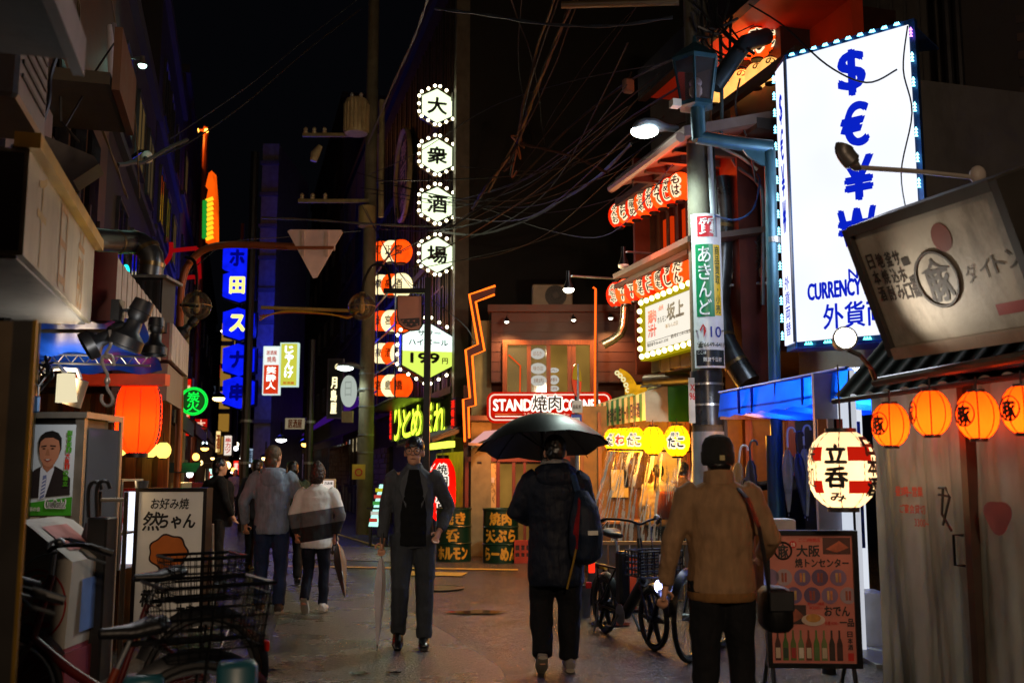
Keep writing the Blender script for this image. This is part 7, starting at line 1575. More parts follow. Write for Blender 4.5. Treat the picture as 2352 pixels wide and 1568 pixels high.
# ------------------------------------------------------------------ near right shop: tilted sign, dark roof, lanterns, curtain
VO = Vector((2.4, 6.6, 0)); VFr = Fr(VO, -Vector((-.27, 1, 0)).normalized()); q = lambda px, py, off=0: onF(px, py, VFr, off)
t = thing('corrugated_eave', 'black corrugated roof eave over the plastic curtain on the right', 'roof', VFr.pt(1, -.4, 2))
eF = Fr(P(1913, 915, 6.7)*1.0, (P(2352, 853, 5.25)-P(1913, 915, 6.7)).normalized().to_tuple()); eF = Fr(P(1913, 915, 6.7), (P(2352, 853, 5.3)-P(1913, 915, 6.7)))
L_ = (P(2352, 853, 5.3)-P(1913, 915, 6.7)).length+1.2
upv = Vector((.62, .25, .62))
m = MB(); n = 130
def corr(u, v):
    p = eF.o+eF.X*(L_*u)+upv*(1.15*v); return (p.x, p.y, p.z+.012*math.sin(u*L_/.076*2*math.pi*.5))
m.grid(corr, n*2, 4); m.build('corrugated_sheet', pbr('#0e0c0a', .85, var=.3, scale=5, dirt=.3, spec=.15), t, True)
Q(WORLD, 'edge_batten', pbr('#2a2420', .5), t).tube([eF.o-Vector((0, 0, .02)), eF.o+eF.X*L_-Vector((0, 0, .02))], .018, 6, raw=True)
a, b_ = P(2010, 878, 6.25), P(2352, 818, 5.05); Q(WORLD, 'pipe_rail', pbr('#4a4438', .4, .6), t).tube([a, b_+(b_-a)*.2], .03, 8, raw=True)
Q(VFr, 'house_wall', pbr('#16130f', .8), t).box(.6, 5, .9, 4, 2.3, 2.9)
# tilted box sign
BL0 = Vector((2.27, 5.9, 2.12)); tv = -Vector((-.38, 1, 0)).normalized(); nH = Vector((-.935, -.355, 0)); al = math.radians(22.3); uv = Vector((0, 0, 1))*math.cos(al)+nH*math.sin(al)
BL = BL0+tv*.05+uv*.06; TS = Fr(BL, tv, tv.cross(uv)*-1, uv); TS.Y = (TS.Z.cross(TS.X)).normalized(); q = lambda px, py, off=0: onF(px, py, TS, off)
hS = .70; wS = q(2284, 430)[0]
t = thing('tilted_sign_box', 'big weathered beige sign box tilted forward above the corrugated eave at right', 'sign', BL)
Q(TS, 'face_board', pbr('#9a9080', .55, var=.25, scale=3, dirt=.75, bump=.1), t).box(.0, wS, .0, .3, 0, hS)
Q(TS, 'side_frame', pbr('#2a2622', .5), t).box(-.05, -.002, -.03, .32, -.05, hS+.05)
Q(TS, 'right_frame', pbr('#2a2622', .5), t).box(wS+.002, wS+.05, -.03, .32, -.05, hS+.05)
Q(TS, 'top_frame', pbr('#3a3630', .5, dirt=.3), t).box(-.002, wS, -.03, .32, hS, hS+.06)
Q(TS, 'bottom_frame', pbr('#8a7a68', .5, dirt=.4), t).box(-.002, wS, -.04, .32, -.07, -.002)
BR = pbr('#30281f', .6, var=.2)
def tt(body, px0, py0, px1, py1, mt=BR, vert=False, bold=.02):
    a = q(px0, py1); b = q(px1, py0); cx, cz = (a[0]+b[0])/2, (a[1]+b[1])/2; w, h = abs(b[0]-a[0]), abs(b[1]-a[1]); m = MB(TS)
    if vert: m.vtext(body, cx, cz+h/2, cz-h/2, w, -.004, bold)
    else: m.text(body, cx, cz, w, h, -.004, bold)
    m.build('lettering', mt, t)
a = q(2155, 640); R = .155; Q(TS, 'emblem_ring', BR, t).ring((a[0], -.006, a[1]), R, .011, 36, 5, 'y', .92)
m = MB(TS); m.text('豚', a[0], a[1]-.035, .16, .18, -.004, .03); m.text('人', a[0], a[1]+.08, .2, .07, -.004, .02); m.build('lettering', BR, t)
b_ = q(2163, 545); Q(TS, 'faded_red_spot', pbr('#6a3a30', .6, var=.15), t).disc(b_[0], b_[1], .065, .08, -.004, 28, -.001)
m = MB(TS); x_ = .12
for ch, px in (('日本酒', 2012), ('地焼酎', 2033), ('釜込み', 2053), ('サホロ', 2071), ('一番', 2089)): a2 = q(px, 630-(px-2012)*.12); m.vtext(ch, a2[0], a2[1]+.13, a2[1]-.17, .05, -.004, .02)
m.build('lettering', BR, t)
m = MB(TS)
for i, ch in enumerate('ダイトン'): m.text(ch, q(2232+i*32, 628-i*12)[0], q(2232+i*32, 628-i*12)[1], .075, .1, -.004, .0)
m.build('lettering', pbr('#4a4034', .6), t)
Q(TS, 'red_label', pbr('#8a2a22', .5, dirt=.2), t).box(q(2292, 712)[0], wS-.03, -.004, -.001, q(2292, 725)[1], q(2292, 698)[1])
# flood lamp on its arm
c = P(1941, 777, 5.55); t = thing('flood_lamp', 'round white flood lamp on an arm lighting the tilted sign', 'lamp', c); dv = (Vector((-.6, -.55, .38))).normalized(); dv2 = (BL+TS.X*.25+TS.Z*.3-c).normalized()
fwd = Vector((-.15, -1.0, .1)).normalized(); fr = Fr(c, fwd.cross(Vector((0, 0, 1))), None, fwd)
Q(fr, 'housing', BLK, t, 40).lathe([(.03, -.16), (.05, -.12), (.065, -.03), (.068, .01), (.06, .01)], n=20); Q(fr, 'lens', em('#fff6e0', 12), t).ell((0, 0, .012), (.057, .057, .014), 18, 8)
Q(WORLD, 'arm', BLK, t).tube([c+Vector((0, .1, -.03)), P(1975, 815, 5.65), P(2000, 845, 5.75), P(2010, 870, 5.8)], .014, 6, raw=True)
lamp('flood_beam', c+Vector((.10, -.03, .03)), '#fff4e4', 13, 'SPOT', .03, BL+TS.X*.45+TS.Z*.28, 100, .8, t)
# unlit lamp on a long arm above the sign
c = P(1955, 358, 6.2); t = thing('arm_lamp', 'unlit grey lamp head on a long thin arm in front of the currency sign', 'lamp', c); fr = FrZ(c, 0); k = 4.6/PIX
Q(fr, 'lamp_head', pbr('#55504c', .4, .3), t, True).tube(curve([(-18*k, 0, 36*k), (-22*k, 0, 18*k), (-8*k, 0, -8*k), (14*k, 0, -30*k), (24*k, 0, -28*k)], 4), [(.02, .035)]+[(.045, .06)]*6+[(.05, .06)]*4+[(.035, .04)]*4+[(.014, .02)]*2, 12)
Q(WORLD, 'arm', pbr('#8a8278', .5), t).tube([P(1976, 385, 6.2), P(2100, 393, 6.1), P(2240, 408, 6.0)], .016, 7, raw=True); Q(FrZ(P(2246, 402, 6.0), 0), 'end_bracket', pbr('#9a9088', .5), t, True).ell((0, 0, 0), (.05, .04, .06))
# orange lanterns under the eave
OLP = paper('#ff5a08', .38, .85)
for i, (px, py, w_, d) in enumerate(((2045, 975, 84, 6.0), (2138, 948, 88, 5.75), (2245, 953, 94, 5.45), (2349, 940, 94, 5.1))):
    c = P(px, py, d); w = w_*d/PIX; az = math.degrees(math.atan2(-c.y, -c.x)); az0 = az-(38 if i != 1 else 72)
    tl = lantern('orange_lantern', '%s of the four orange pig emblem lanterns from the left under the black eave' % ORD[i].capitalize() if False else '%s of four orange emblem lanterns counted from the left under the black eave' % ORD[i], c, w, w*1.12, OLP, [('豚', az0, -.04, .34, .4, INK, False, .04, 1), ('人', az0, .16, .4, .13, INK, False, .02, 1)], 0, 'round', 'orange lanterns under the black eave', bulb=('#ff9a38', 5), meridians=8, nseg=28, cord=.07)
    m = MB(FrZ(c, 0)); mp = lan_map(w, w*1.12, 'round', math.radians(az0), .006); m.tube([mp(.27*w*math.cos(2*math.pi*j/24), .3*w*math.sin(2*math.pi*j/24)+.02*w) for j in range(25)], .004, 4, False); m.build('emblem_ring', INK, tl)
# plastic curtain wall with zip post and handle
t = thing('plastic_curtain', 'dirty translucent plastic curtain with faded red lettering at the right edge', 'curtain', VFr.pt(.8, 0, 0)); CU = None
def curtain_mat():
    m, nt, N, L = _new('curtain'); out = N('ShaderNodeOutputMaterial'); b = N('ShaderNodeBsdfPrincipled'); tr = N('ShaderNodeBsdfTranslucent'); mx = N('ShaderNodeMixShader'); mx.inputs[0].default_value = .42
    L(b.outputs[0], mx.inputs[1]); L(tr.outputs[0], mx.inputs[2]); L(mx.outputs[0], out.inputs[0]); tc = N('ShaderNodeTexCoord')
    n = N('ShaderNodeTexNoise'); n.inputs['Scale'].default_value = 2.2; n.inputs['Detail'].default_value = 7; mp = N('ShaderNodeMapping'); mp.inputs['Scale'].default_value = (1.5, 1.5, .7); L(tc.outputs['Object'], mp.inputs[0]); L(mp.outputs[0], n.inputs[0])
    r = N('ShaderNodeValToRGB'); r.color_ramp.elements[0].position = .3; r.color_ramp.elements[0].color = (.13, .13, .105, 1); r.color_ramp.elements[1].position = .7; r.color_ramp.elements[1].color = (.36, .36, .29, 1); L(n.outputs[0], r.inputs[0]); L(r.outputs[0], b.inputs[0]); L(r.outputs[0], tr.inputs[0]); b.inputs['Roughness'].default_value = .38
    g = N('ShaderNodeTexChecker'); g.inputs['Scale'].default_value = 160; L(tc.outputs['Object'], g.inputs[0]); bp = N('ShaderNodeBump'); bp.inputs['Strength'].default_value = .12; bp.inputs['Distance'].default_value = .004; L(g.outputs[1], bp.inputs['Height']); L(bp.outputs[0], b.inputs['Normal'])
    return m
CM = curtain_mat()
q = lambda px, py, off=0: onF(px, py, VFr, off)
xa = q(2010, 1200)[0]; xm = q(2235, 1200)[0]; xe = q(2420, 1200)[0]; zt = 2.0
def cur(x0_, x1_, ph):
    def f(u, v):
        x = x0_+(x1_-x0_)*u; w_ = .06*mnoise.noise((x*4.5+.5*v, v*.6, ph))+.014*mnoise.noise((x*16+v*1.2, v*1.7, ph+4))+.006*mnoise.noise((x*40, v*9, ph)); return (x+.03*(1-v)*(1 if ph == 0 else 0)*(1-u)*1.2, w_, zt*v)
    return f
Q(VFr, 'left_sheet', CM, t, True).grid(cur(xa, xm-.03, 0), 70, 30); Q(VFr, 'right_sheet', CM, t, True).grid(cur(xm+.03, xe+.3, 2), 50, 30)
Q(VFr, 'zip_post', pbr('#4a3c34', .4, .4), t).box(xm-.026, xm+.026, -.04, .03, 0, zt)
hz = q(2228, 1265)[1]; Q(VFr, 'door_handle', BLKM, t).tube([(xm-.03, -.04, hz+.09), (xm-.07, -.08, hz+.09), (xm-.07, -.08, hz-.08), (xm-.03, -.04, hz-.08)], .009, 7)
def vt(body, px, py, w, h, mt, bold=.02): a = q(px, py); Q(VFr, 'lettering', mt, t).text(body, a[0], a[1], w, h, -.07, bold)
FR_ = pbr('#b03a20', .6, var=.2)
vt('昼3時~営業', 2110, 1128, .26, .06, FR_, .03); vt('ご宴会貸切', 2118, 1168, .24, .055, FR_, .02); vt('3300~', 2140, 1200, .13, .045, FR_, .01)
for pts in ([(2180, 1120), (2196, 1120), (2205, 1140), (2180, 1135)], [(2190, 1120), (2188, 1180), (2210, 1218)], [(2206, 1140), (2190, 1205)]):
    a = [q(*p) for p in pts]; Q(VFr, 'brush_stroke', INK, t).tube([(x, -.072, z) for x, z in a], .008, 5)
pg = pbr('#7a4a50', .6, var=.15); a = q(2318, 1185); Q(VFr, 'painted_blot', pg, t).prism([(a[0]+r*math.cos(t_)*.1, a[1]+r*math.sin(t_)*.09) for t_, r in [(2*math.pi*i/24, 1+.14*math.sin(3*2*math.pi*i/24)) for i in range(24)]], -.075, -.072)
Q(VFr, 'top_rail', pbr('#3a2a20', .5), t).box(xa-.02, xe+.3, -.05, .05, zt, zt+.05)
Q(VFr, 'inner_wall', pbr('#4a3020', .7), t).box(xa-.3, xe+.6, .9, 1.0, 0, 2.4)
lamp('inside_light', VFr.pt((xa+xe)/2, .5, 1.7), '#ffe4c0', 9, 'POINT', .2, parent=t)
# ------------------------------------------------------------------ standing menu board
D = 6.7; fr = Fr(P(1868, 1375, D), (math.cos(-.05), math.sin(-.05), 0)); q = lambda px, py: onF(px, py, fr)
t = thing('menu_stand', 'standing salmon pink menu board with food pictures and sake bottles on black frame', 'menu board', Vector((fr.o.x, fr.o.y, 0))); x0, x1 = q(1770, 1380)[0], q(1962, 1380)[0]; z0, z1 = q(1868, 1522)[1], q(1868, 1228)[1]
SAL = pbr('#b06a5c', .35, var=.06)
Q(fr, 'menu_sheet', SAL, t).box(x0, x1, 0, .03, z0, z1)
for A in ((x0-.03, x0, z0-.03, z1+.03), (x1, x1+.035, z0-.03, z1+.03), (x0, x1, z1, z1+.03), (x0, x1, z0-.03, z0)): Q(fr, 'frame', BLKM, t).box(A[0], A[1], -.02, .05, A[2], A[3])
gz0 = -fr.o.z
for x in (x0+.0, x1-.02): Q(fr, 'leg', BLK, t).tube([(x, .0, z0-.03), (x-.01, -.1, gz0)], .016, 6); Q(fr, 'leg', BLK, t).tube([(x, .04, z0+.2), (x+.01, .35, gz0)], .014, 6)
W_, H_ = x1-x0, z1-z0; U = lambda u: x0+u*W_; V = lambda v: z1-v*H_
def mt_(body, u, v, w, h, mt=INK, bold=.03): Q(fr, 'lettering', mt, t).text(body, U(u), V(v), w*W_, h*H_, -.005, bold)
Q(fr, 'emblem_ring', INK, t).ring((U(.17), -.004, V(.125)), .1*W_, .006, 32, 4); mt_('豚', .17, .14, .12, .1); mt_('人', .17, .085, .14, .035)
Q(fr, 'red_dot', RI, t).disc(U(.29), V(.075), .045*W_, .045*W_, -.004, 20, -.001); mt_('立呑', .29, .075, .05, .03, WHT, .02)
mt_('ごご3時開店', .49, .04, .26, .03, RI, .02); mt_('大阪', .47, .125, .28, .09); mt_('焼トンセンター', .63, .22, .64, .07)
def pic(u0, u1, v0, v1, col, col2, name='food_photo'):
    o = Q(fr, name, pbr(col, .4, var=.2, scale=9), t).box(U(u0), U(u1), -.004, -.001, V(v1), V(v0))
    Q(fr, 'food', pbr(col2, .5, var=.4, scale=20), o).prism([(U(u0+.1*(u1-u0)), V(v0+.7*(v1-v0))), (U(u0+.5*(u1-u0)), V(v1-.1*(v1-v0))), (U(u1-.02), V(v0+.6*(v1-v0))), (U(u0+.6*(u1-u0)), V(v0+.2*(v1-v0)))], -.007, -.0045)
pic(.65, .98, .02, .15, '#3a1c14', '#8a4426'); pic(.12, .42, .55, .7, '#2c1410', '#7a3a20')
PLT = [pbr('#6e5a78', .4), pbr('#8a7a80', .4), pbr('#5a4a70', .4), pbr('#4a3a58', .4)]
for i, (u, v) in enumerate([(.01, .335), (.17, .335), (.39, .335), (.6, .335), (.82, .335), (.1, .475), (.28, .475), (.5, .475), (.71, .475), (.93, .475)]):
    w_ = .1*W_; cx = U(u); 
    poly_ = [(max(x0+.002, min(x1-.002, cx+w_*math.cos(2*math.pi*j/22))), V(v)+w_*math.sin(2*math.pi*j/22)) for j in range(22)]
    o = Q(fr, 'plate_photo', PLT[i % 4], t).prism(poly_, -.004, -.001)
    if x0 < cx-w_*.4 and cx+w_*.4 < x1:
        for s_ in (-1, 1): Q(fr, 'skewer', pbr(['#7a3a1c', '#a8642c', '#8a3020', '#b08a4a'][(i+s_) % 4], .5, var=.4, scale=30), o).prism([(cx+s_*w_*.18-w_*.13, V(v)-w_*.55), (cx+s_*w_*.18+w_*.13, V(v)-w_*.55), (cx+s_*w_*.2+w_*.13, V(v)+w_*.55), (cx+s_*w_*.2-w_*.13, V(v)+w_*.55)], -.007, -.0045)
Q(fr, 'plate_photo', pbr('#b0a090', .4), t).disc(U(.5), V(.665), .14*W_, .07*W_, -.01, 24, -.0075); Q(fr, 'food', pbr('#a8762c', .5, var=.4, scale=20), t).disc(U(.5), V(.65), .09*W_, .05*W_, -.013, 16, -.0105)
mt_('おでん', .79, .595, .3, .075); mt_('一品', .9, .685, .17, .06); mt_('焼トン 10種盛', .54, .54, .2, .025, RI, .01); mt_('¥200~', .54, .57, .16, .025, RI, .01); mt_('各種 ¥200~', .72, .69, .16, .03, RI, .01)
BOT = ['#3a1a10', '#3a5a20', '#4a5a22', '#5a6a40', '#5a2a14', '#46682a', '#5a6a3a', '#241a12', '#301610']
for i in range(9):
    cx = U(.07+i*.092); w_ = .034*W_; zb_ = V(.98); hh = .235*H_
    o = Q(fr, 'bottle_photo', pbr(BOT[i], .4, var=.2), t).prism([(cx-w_, zb_), (cx+w_, zb_), (cx+w_, zb_+hh*.55), (cx+w_*.35, zb_+hh*.75), (cx+w_*.3, zb_+hh), (cx-w_*.3, zb_+hh), (cx-w_*.35, zb_+hh*.75), (cx-w_, zb_+hh*.55)], -.004, -.001)
    Q(fr, 'bottle_label', pbr(['#b8a890', '#1c3020', '#8a1c1c', '#c0b8a8', '#b0a890', '#4a6a3a', '#a8a088', '#2a1a14', '#3a1a14'][i], .5), o).box(cx-w_*.8, cx+w_*.8, -.007, -.0045, zb_+hh*.08, zb_+hh*.42)
Q(fr, 'lettering', INK, t).vtext('日本酒', U(.93), V(.75), V(.9), .06*W_, -.005, .03); Q(fr, 'red_stamp', RI, t).box(U(.9), U(.97), -.004, -.001, V(.98), V(.92))
o = MB(); o.lathe([(.05, 0), (.045, .06), (.015, .14), (.0, .15)], G(1905, 1545), 14); o = o.build('weight', BLK, None, 40); tag(o, 'small black cone weight standing under the menu board', 'weight')
# orange board, striped barrier bar, planks at the stall foot
D = 10.6; fr = front(D); t = thing('orange_board', 'tall orange board leaning behind the black electric bicycle', 'board', (onF(1430, 1350, fr)[0], D, 0)); Q(fr, 'panel', pbr('#e04a14', .4, dirt=.1), t).prism([onF(*p, fr) for p in ((1440, 1278), (1462, 1280), (1462, 1440), (1412, 1438), (1416, 1350))], 0, .03); m = MB(fr); a = onF(1438, 1438, fr); m.box(a[0]-.2, a[0]+.25, -.1, .2, 0, max(.03, a[1])); m.build('foot', BLKM, t)
t = thing('barrier_bar', 'yellow and black striped barrier bar behind the backpack', 'barrier', P(1350, 1290, 10.8)); a, b_ = P(1320, 1288, 10.9), P(1392, 1302, 10.4)
for i in range(7): p, r_ = a.lerp(b_, i/7), a.lerp(b_, (i+1)/7); Q(WORLD, 'stripe', pbr('#c8981a', .5) if i % 2 == 0 else BLK, t).cyl(p, r_, .03, raw=True)
for u in (.05, .95): p = a.lerp(b_, u); Q(WORLD, 'post', BLKM, t).cyl(Vector((p.x, p.y, 0)), p, .02, raw=True)
t = thing('stall_skirting', 'low grey corrugated panel along the foot of the stall behind the bicycles', 'panel', P(1480, 1400, 10.9)); fr = front(11.4); xA, xB = onF(1350, 1350, fr)[0], onF(1600, 1350, fr)[0]
for i in range(10): m = MB(fr); u = xA+(xB-xA)*i/10; m.box(u, u+(xB-xA)/10-.02, 0, .04, .02, .62); m.build('plank', pbr('#4a4640', .6, var=.2, dirt=.4), t)
Q(fr, 'top_rail', pbr('#7a5a34', .5), t).box(xA, xB, -.03, .06, .622, .66)
o = MB(FrZ(G(1330, 1415), 0)); o.lathe([(.11, 0), (.14, .28), (.145, .3), (.13, .29), (.1, .02)], n=20); o = o.build('metal_bucket', pbr('#5a5a58', .4, .6), None, 40); tag(o, 'small grey bucket on the ground behind the umbrella carrier', 'bucket')
# ================================================================== people
TEX = bpy.data.textures.new('folds', 'CLOUDS'); TEX.noise_scale = .1; TEX.noise_depth = 2
TEX2 = bpy.data.textures.new('strands', 'CLOUDS'); TEX2.noise_scale = .018; TEX2.noise_depth = 2
def fuse(m, name, mat, par, vox=.014, it=6, disp=0, tex=None):
    """several limbs grown into one continuous skin"""
    Mi = MATS[par.name].inverted(); me = bpy.data.meshes.new('tmp'); me.from_pydata([Mi @ p for p in m.v], [], m.f); me.update()
    o = bpy.data.objects.new('tmp', me); COL.objects.link(o)
    r = o.modifiers.new('r', 'REMESH'); r.mode = 'VOXEL'; r.voxel_size = vox
    if it: s = o.modifiers.new('s', 'SMOOTH'); s.factor = .5; s.iterations = it
    if disp: d = o.modifiers.new('d', 'DISPLACE'); d.texture = tex or TEX; d.strength = disp; d.mid_level = .5; d.texture_coords = 'LOCAL'
    ev = o.evaluated_get(bpy.context.evaluated_depsgraph_get()); n = bpy.data.meshes.new_from_object(ev); n.name = name
    bpy.data.objects.remove(o); bpy.data.meshes.remove(me)
    n.materials.clear(); n.materials.append(mat); n.polygons.foreach_set('use_smooth', [True]*len(n.polygons))
    o = bpy.data.objects.new(name, n); COL.objects.link(o); o.parent = par; MATS[o.name] = MATS[par.name]; return o
SKIN = pbr('#c89272', .5, var=.08, scale=20); HAIRB = pbr('#0d0b0a', .35, var=.3, scale=60, stretch=(8, 8, 1)); 
def cloth(c, rough=.85, bump=.55): return pbr(c, rough, var=.2, scale=14, bump=bump, bscale=13, spec=.25, stretch=(2.0, 2.0, .55))
def limb(m, pts, rs, n=10): m.tube([p for p in pts], rs, n)
def lerp(a, b, u): return tuple(a[i]+(b[i]-a[i])*u for i in range(3))
def person(label, pos, rz, H, L, R, la, ra, top, bottom, shoe, hair=HAIRB, skin=SKIN, hem=.80, loose=1.0, leg_w=1.0, sleeve=1.0, lean=0.0, turn=0.0, face=False, vox=.011, hairk='short', collar=True, group=None, foot_l=0.0, foot_r=0.0, topname='jacket'):
    """x right, y forward, z up for the figure. L, R: (knee, ankle) points; la, ra: (elbow, wrist) points, in units of a 1.70 m figure"""
    t = thing('person', label, 'person', pos, rz, group); s = H/1.70
    fr = FrZ(pos, rz); S = lambda p: (p[0]*s, p[1]*s+lean*max(0, p[2]-.9)*s, p[2]*s)
    shl, shr = (-.175, 0, 1.385), (.175, 0, 1.385); hl, hr = (-.085, 0, .90), (.085, 0, .90)
    ct, sn = math.cos(turn), math.sin(turn); HC = (0, .015, 1.585)
    hd = lambda x, y, z: S((HC[0]+x*ct-y*sn, HC[1]+x*sn+y*ct, HC[2]+z))
    b = MB(fr); E_ = lambda c, r, k=1: b.ell(c, tuple(v*s for v in r), 14, 9)
    fh = Fr(fr.pt(*S(HC)), (math.cos(rz+turn), math.sin(rz+turn), 0))
    hb = MB(fh)
    for c, r in (((0, 0, .02), (.074, .094, .096)), ((0, .022, -.05), (.056, .066, .066)), ((0, .05, -.085), (.03, .035, .028)), ((-.076, -.008, -.012), (.012, .02, .032)), ((.076, -.008, -.012), (.012, .02, .032)), ((0, .03, .0), (.064, .062, .05))):
        hb.ell(tuple(v*s for v in c), tuple(v*s for v in r), 14, 9)
    hb.tube([(0, .085*s, .012*s), (0, .103*s, -.018*s), (0, .108*s, -.028*s)], [.009*s, .013*s, .015*s], 7)
    b.v += hb.v and []
    o0 = len(b.v); b.v += hb.v; b.f += [tuple(o0+i for i in f) for f in hb.f]; b.m += hb.m
    b.tube([S((0, -.005, 1.38)), S((0, 0, 1.46)), S((0, .012, 1.54))], [.075*s, .052*s, .05*s], 12)
    b.tube([S((0, 0, .88)), S((0, 0, 1.05)), S((0, 0, 1.25)), S((0, 0, 1.4))], [(.08*s, .11*s), (.075*s, .1*s), (.085*s, .13*s), (.06*s, .09*s)], 12)
    for sh, (el, wr) in ((shl, la), (shr, ra)):
        b.tube([S((sh[0]*.5, 0, 1.38)), S(sh), S(lerp(sh, el, .5)), S(el), S(lerp(el, wr, .4)), S(wr)], [.045*s, .038*s, .036*s, .034*s, .033*s, .024*s], 10)
        d = Vector(wr)-Vector(el); d.normalize(); side = d.cross(Vector((0, 1, 0))); side = side.normalized() if side.length > .2 else Vector((1, 0, 0)); w = Vector(wr); nrm = side.cross(d).normalized()
        b.tube([S(w), S(w+d*.05), S(w+d*.085)], [(.024*s, .02*s), (.036*s, .016*s), (.034*s, .014*s)], 10)
        for k, ln in enumerate((.062, .075, .07, .055)):
            q = w+d*.08+side*(.027-.018*k); q2 = q+d*ln*.5+nrm*.008; q3 = q2+d*ln*.35+nrm*.026
            b.tube([S(q), S(q2), S(q3)], [.0095*s, .009*s, .007*s], 6)
        q = w+d*.03+side*.03; b.tube([S(q), S(q+side*.022+d*.025+nrm*.01), S(q+side*.02+d*.055+nrm*.025)], [.011*s, .01*s, .008*s], 6)
    for hp, (kn, an) in ((hl, L), (hr, R)):
        b.tube([S(hp), S(lerp(hp, kn, .5)), S(kn), S(lerp(kn, an, .4)), S(an), S((an[0], an[1]+.01, max(.03, an[2]-.05)))], [.085*s, .07*s, .052*s, .052*s, .036*s, .04*s], 10)
    fuse(b, 'body', skin, t, vox*.8, 3)
    # trousers
    c = MB(fr); lw = leg_w
    c.tube([S((0, 0, .86)), S((0, -.005, .92)), S((0, 0, 1.02))], [(.11*s, .15*s), (.115*s, .16*s), (.1*s, .14*s)], 14)
    for hp, (kn, an) in ((hl, L), (hr, R)):
        c.tube([S((hp[0], 0, .9)), S(lerp(hp, kn, .45)), S(kn), S(lerp(kn, an, .45)), S((an[0], an[1], an[2]+.0))], [.098*s*min(1.1, lw), .088*s*lw, .070*s*lw, .066*s*lw, .058*s*lw], 12)
    fuse(c, 'trousers', bottom, t, vox, 5, .024)
    # jacket: trunk and sleeves
    c = MB(fr); k = loose
    prof = [(hem, .165*k, .125*k, 0), (hem+.06, .175*k, .135*k, 0), (1.02, .165*k, .125*k, .0), (1.18, .182*k, .132*k, 0), (1.32, .195*k, .128*k, -.005), (1.40, .155*k, .1*k, -.005), (1.45, .085, .075, 0)]
    c.tube([S((0, y, z)) for z, a, d_, y in prof], [(d_*s, a*s) for z, a, d_, y in prof], 18)
    for sh, (el, wr) in ((shl, la), (shr, ra)):
        c.tube([S((sh[0]*.75, -.0, 1.39)), S((sh[0]*1.02, 0, 1.365)), S(lerp(sh, el, .55)), S(el), S(lerp(el, wr, .45)), S(lerp(el, wr, .96))], [.07*s*k, .076*s*k, .06*s*sleeve, .055*s*sleeve, .05*s*sleeve, .043*s*sleeve], 12)
    if collar: c.tube([S((0, -.01, 1.43)), S((0, -.005, 1.475))], [(.075*s, .082*s), (.068*s, .074*s)], 14)
    fuse(c, topname, top, t, vox, 5, .022)
    # shoes
    for (kn, an), pit, nm in ((L, foot_l, 'shoe'), (R, foot_r, 'shoe')):
        c = MB(fr); cp, sp = math.cos(pit), math.sin(pit); ax, ay, az = an
        f = lambda y, z: S((ax, ay+y*cp+(z)*sp, az-.07+z*cp-y*sp+(0 if not pit else .02)))
        c.tube([f(-.075, .035), f(-.02, .045), f(.06, .04), f(.13, .03), f(.175, .022)], [(.045*s, .036*s), (.052*s, .04*s), (.042*s, .046*s), (.03*s, .046*s), (.016*s, .03*s)], 12)
        c.tube([f(-.02, .04), f(-.03, .1)], [.045*s, .04*s], 10)
        fuse(c, nm, shoe, t, .009, 3)
        c = MB(fr); c.tube([f(-.085, .005), f(-.03, .003), f(.07, .003), f(.17, .005)], [(.014*s, .034*s), (.014*s, .04*s), (.014*s, .047*s), (.012*s, .026*s)], 10); c.build('sole', pbr('#8a8272', .7) if shoe is not BLKSH else BLK, t, True)
    # hair
    if hairk:
        c = MB(fh); e = lambda p, r: c.ell(tuple(v*s for v in p), tuple(v*s for v in r), 16, 10)
        if hairk == 'short': e((0, -.008, .048), (.085, .1, .086)); e((0, -.05, -.0), (.076, .058, .075))
        elif hairk == 'nape': e((0, -.045, -.035), (.074, .056, .055))
        elif hairk == 'long': e((0, -.02, .03), (.085, .095, .1)); e((0, -.045, -.06), (.082, .062, .12)); e((0, -.03, -.12), (.08, .05, .08))
        elif hairk == 'curly': e((0, -.02, .03), (.09, .1, .1)); e((0, -.06, -.02), (.085, .07, .1)); e((.0, -.045, .115), (.055, .055, .05))
        elif hairk == 'neck': e((0, -.018, .03), (.083, .097, .1)); e((0, -.055, -.05), (.075, .055, .085))
        fuse(c, 'hair', hair, t, .009, 2, .014 if hairk != 'curly' else .03, TEX2)
    return t, fr, S, fh, s
BLKSH = pbr('#0d0d0e', .25)
WALKB = lambda a: None
def foot(px, py): p = G(px, py); return (p.x, p.y, 0)
# 1 ---------------------------------------------------------------- man in the dark suit with glasses
DKG = cloth('#43464b')
t, fr, S, fh, s = person('man in dark grey blazer and round glasses walking towards the crossing with a clear umbrella', foot(946, 1488), math.pi+.10, 1.72, ((-.10, .03, .49), (-.095, .03, .09)), ((.10, .12, .50), (.115, -.02, .12)), ((-.30, -.07, 1.12), (-.215, .06, .94)), ((.235, -.03, 1.12), (.25, .06, .87)), DKG, cloth('#34383d'), BLKSH, hem=.80, loose=.97, leg_w=1.08, face=True, vox=.0095, turn=-.12, foot_r=.45, topname='blazer')
m = MB(fr); rings = [(.84, .085, .02), (1.0, .088, .02), (1.2, .085, .025), (1.34, .062, .02), (1.44, .04, .0)]
def vest(u, v):
    z = .83+(1.44-.83)*v; w = .105*(1-.62*max(0, v-.45)/.55)*(1+.02*math.sin(z*60)); x = (u-.5)*2*w; y = (.158+.003*math.sin(z*75))*math.sqrt(max(0, 1-(x/.21)**2))*(1-.25*max(0, v-.75)/.25); return S((x, y, z))
m.grid(vest, 14, 40); m.build('vest', cloth('#0a0b0c', .9, .3), t, True)
Q(fr, 'turtleneck', cloth('#4e545c'), t, True).tube([S((0, .0, 1.42)), S((0, .005, 1.455)), S((0, .01, 1.495))], [.074*s, .066*s, .062*s], 16)
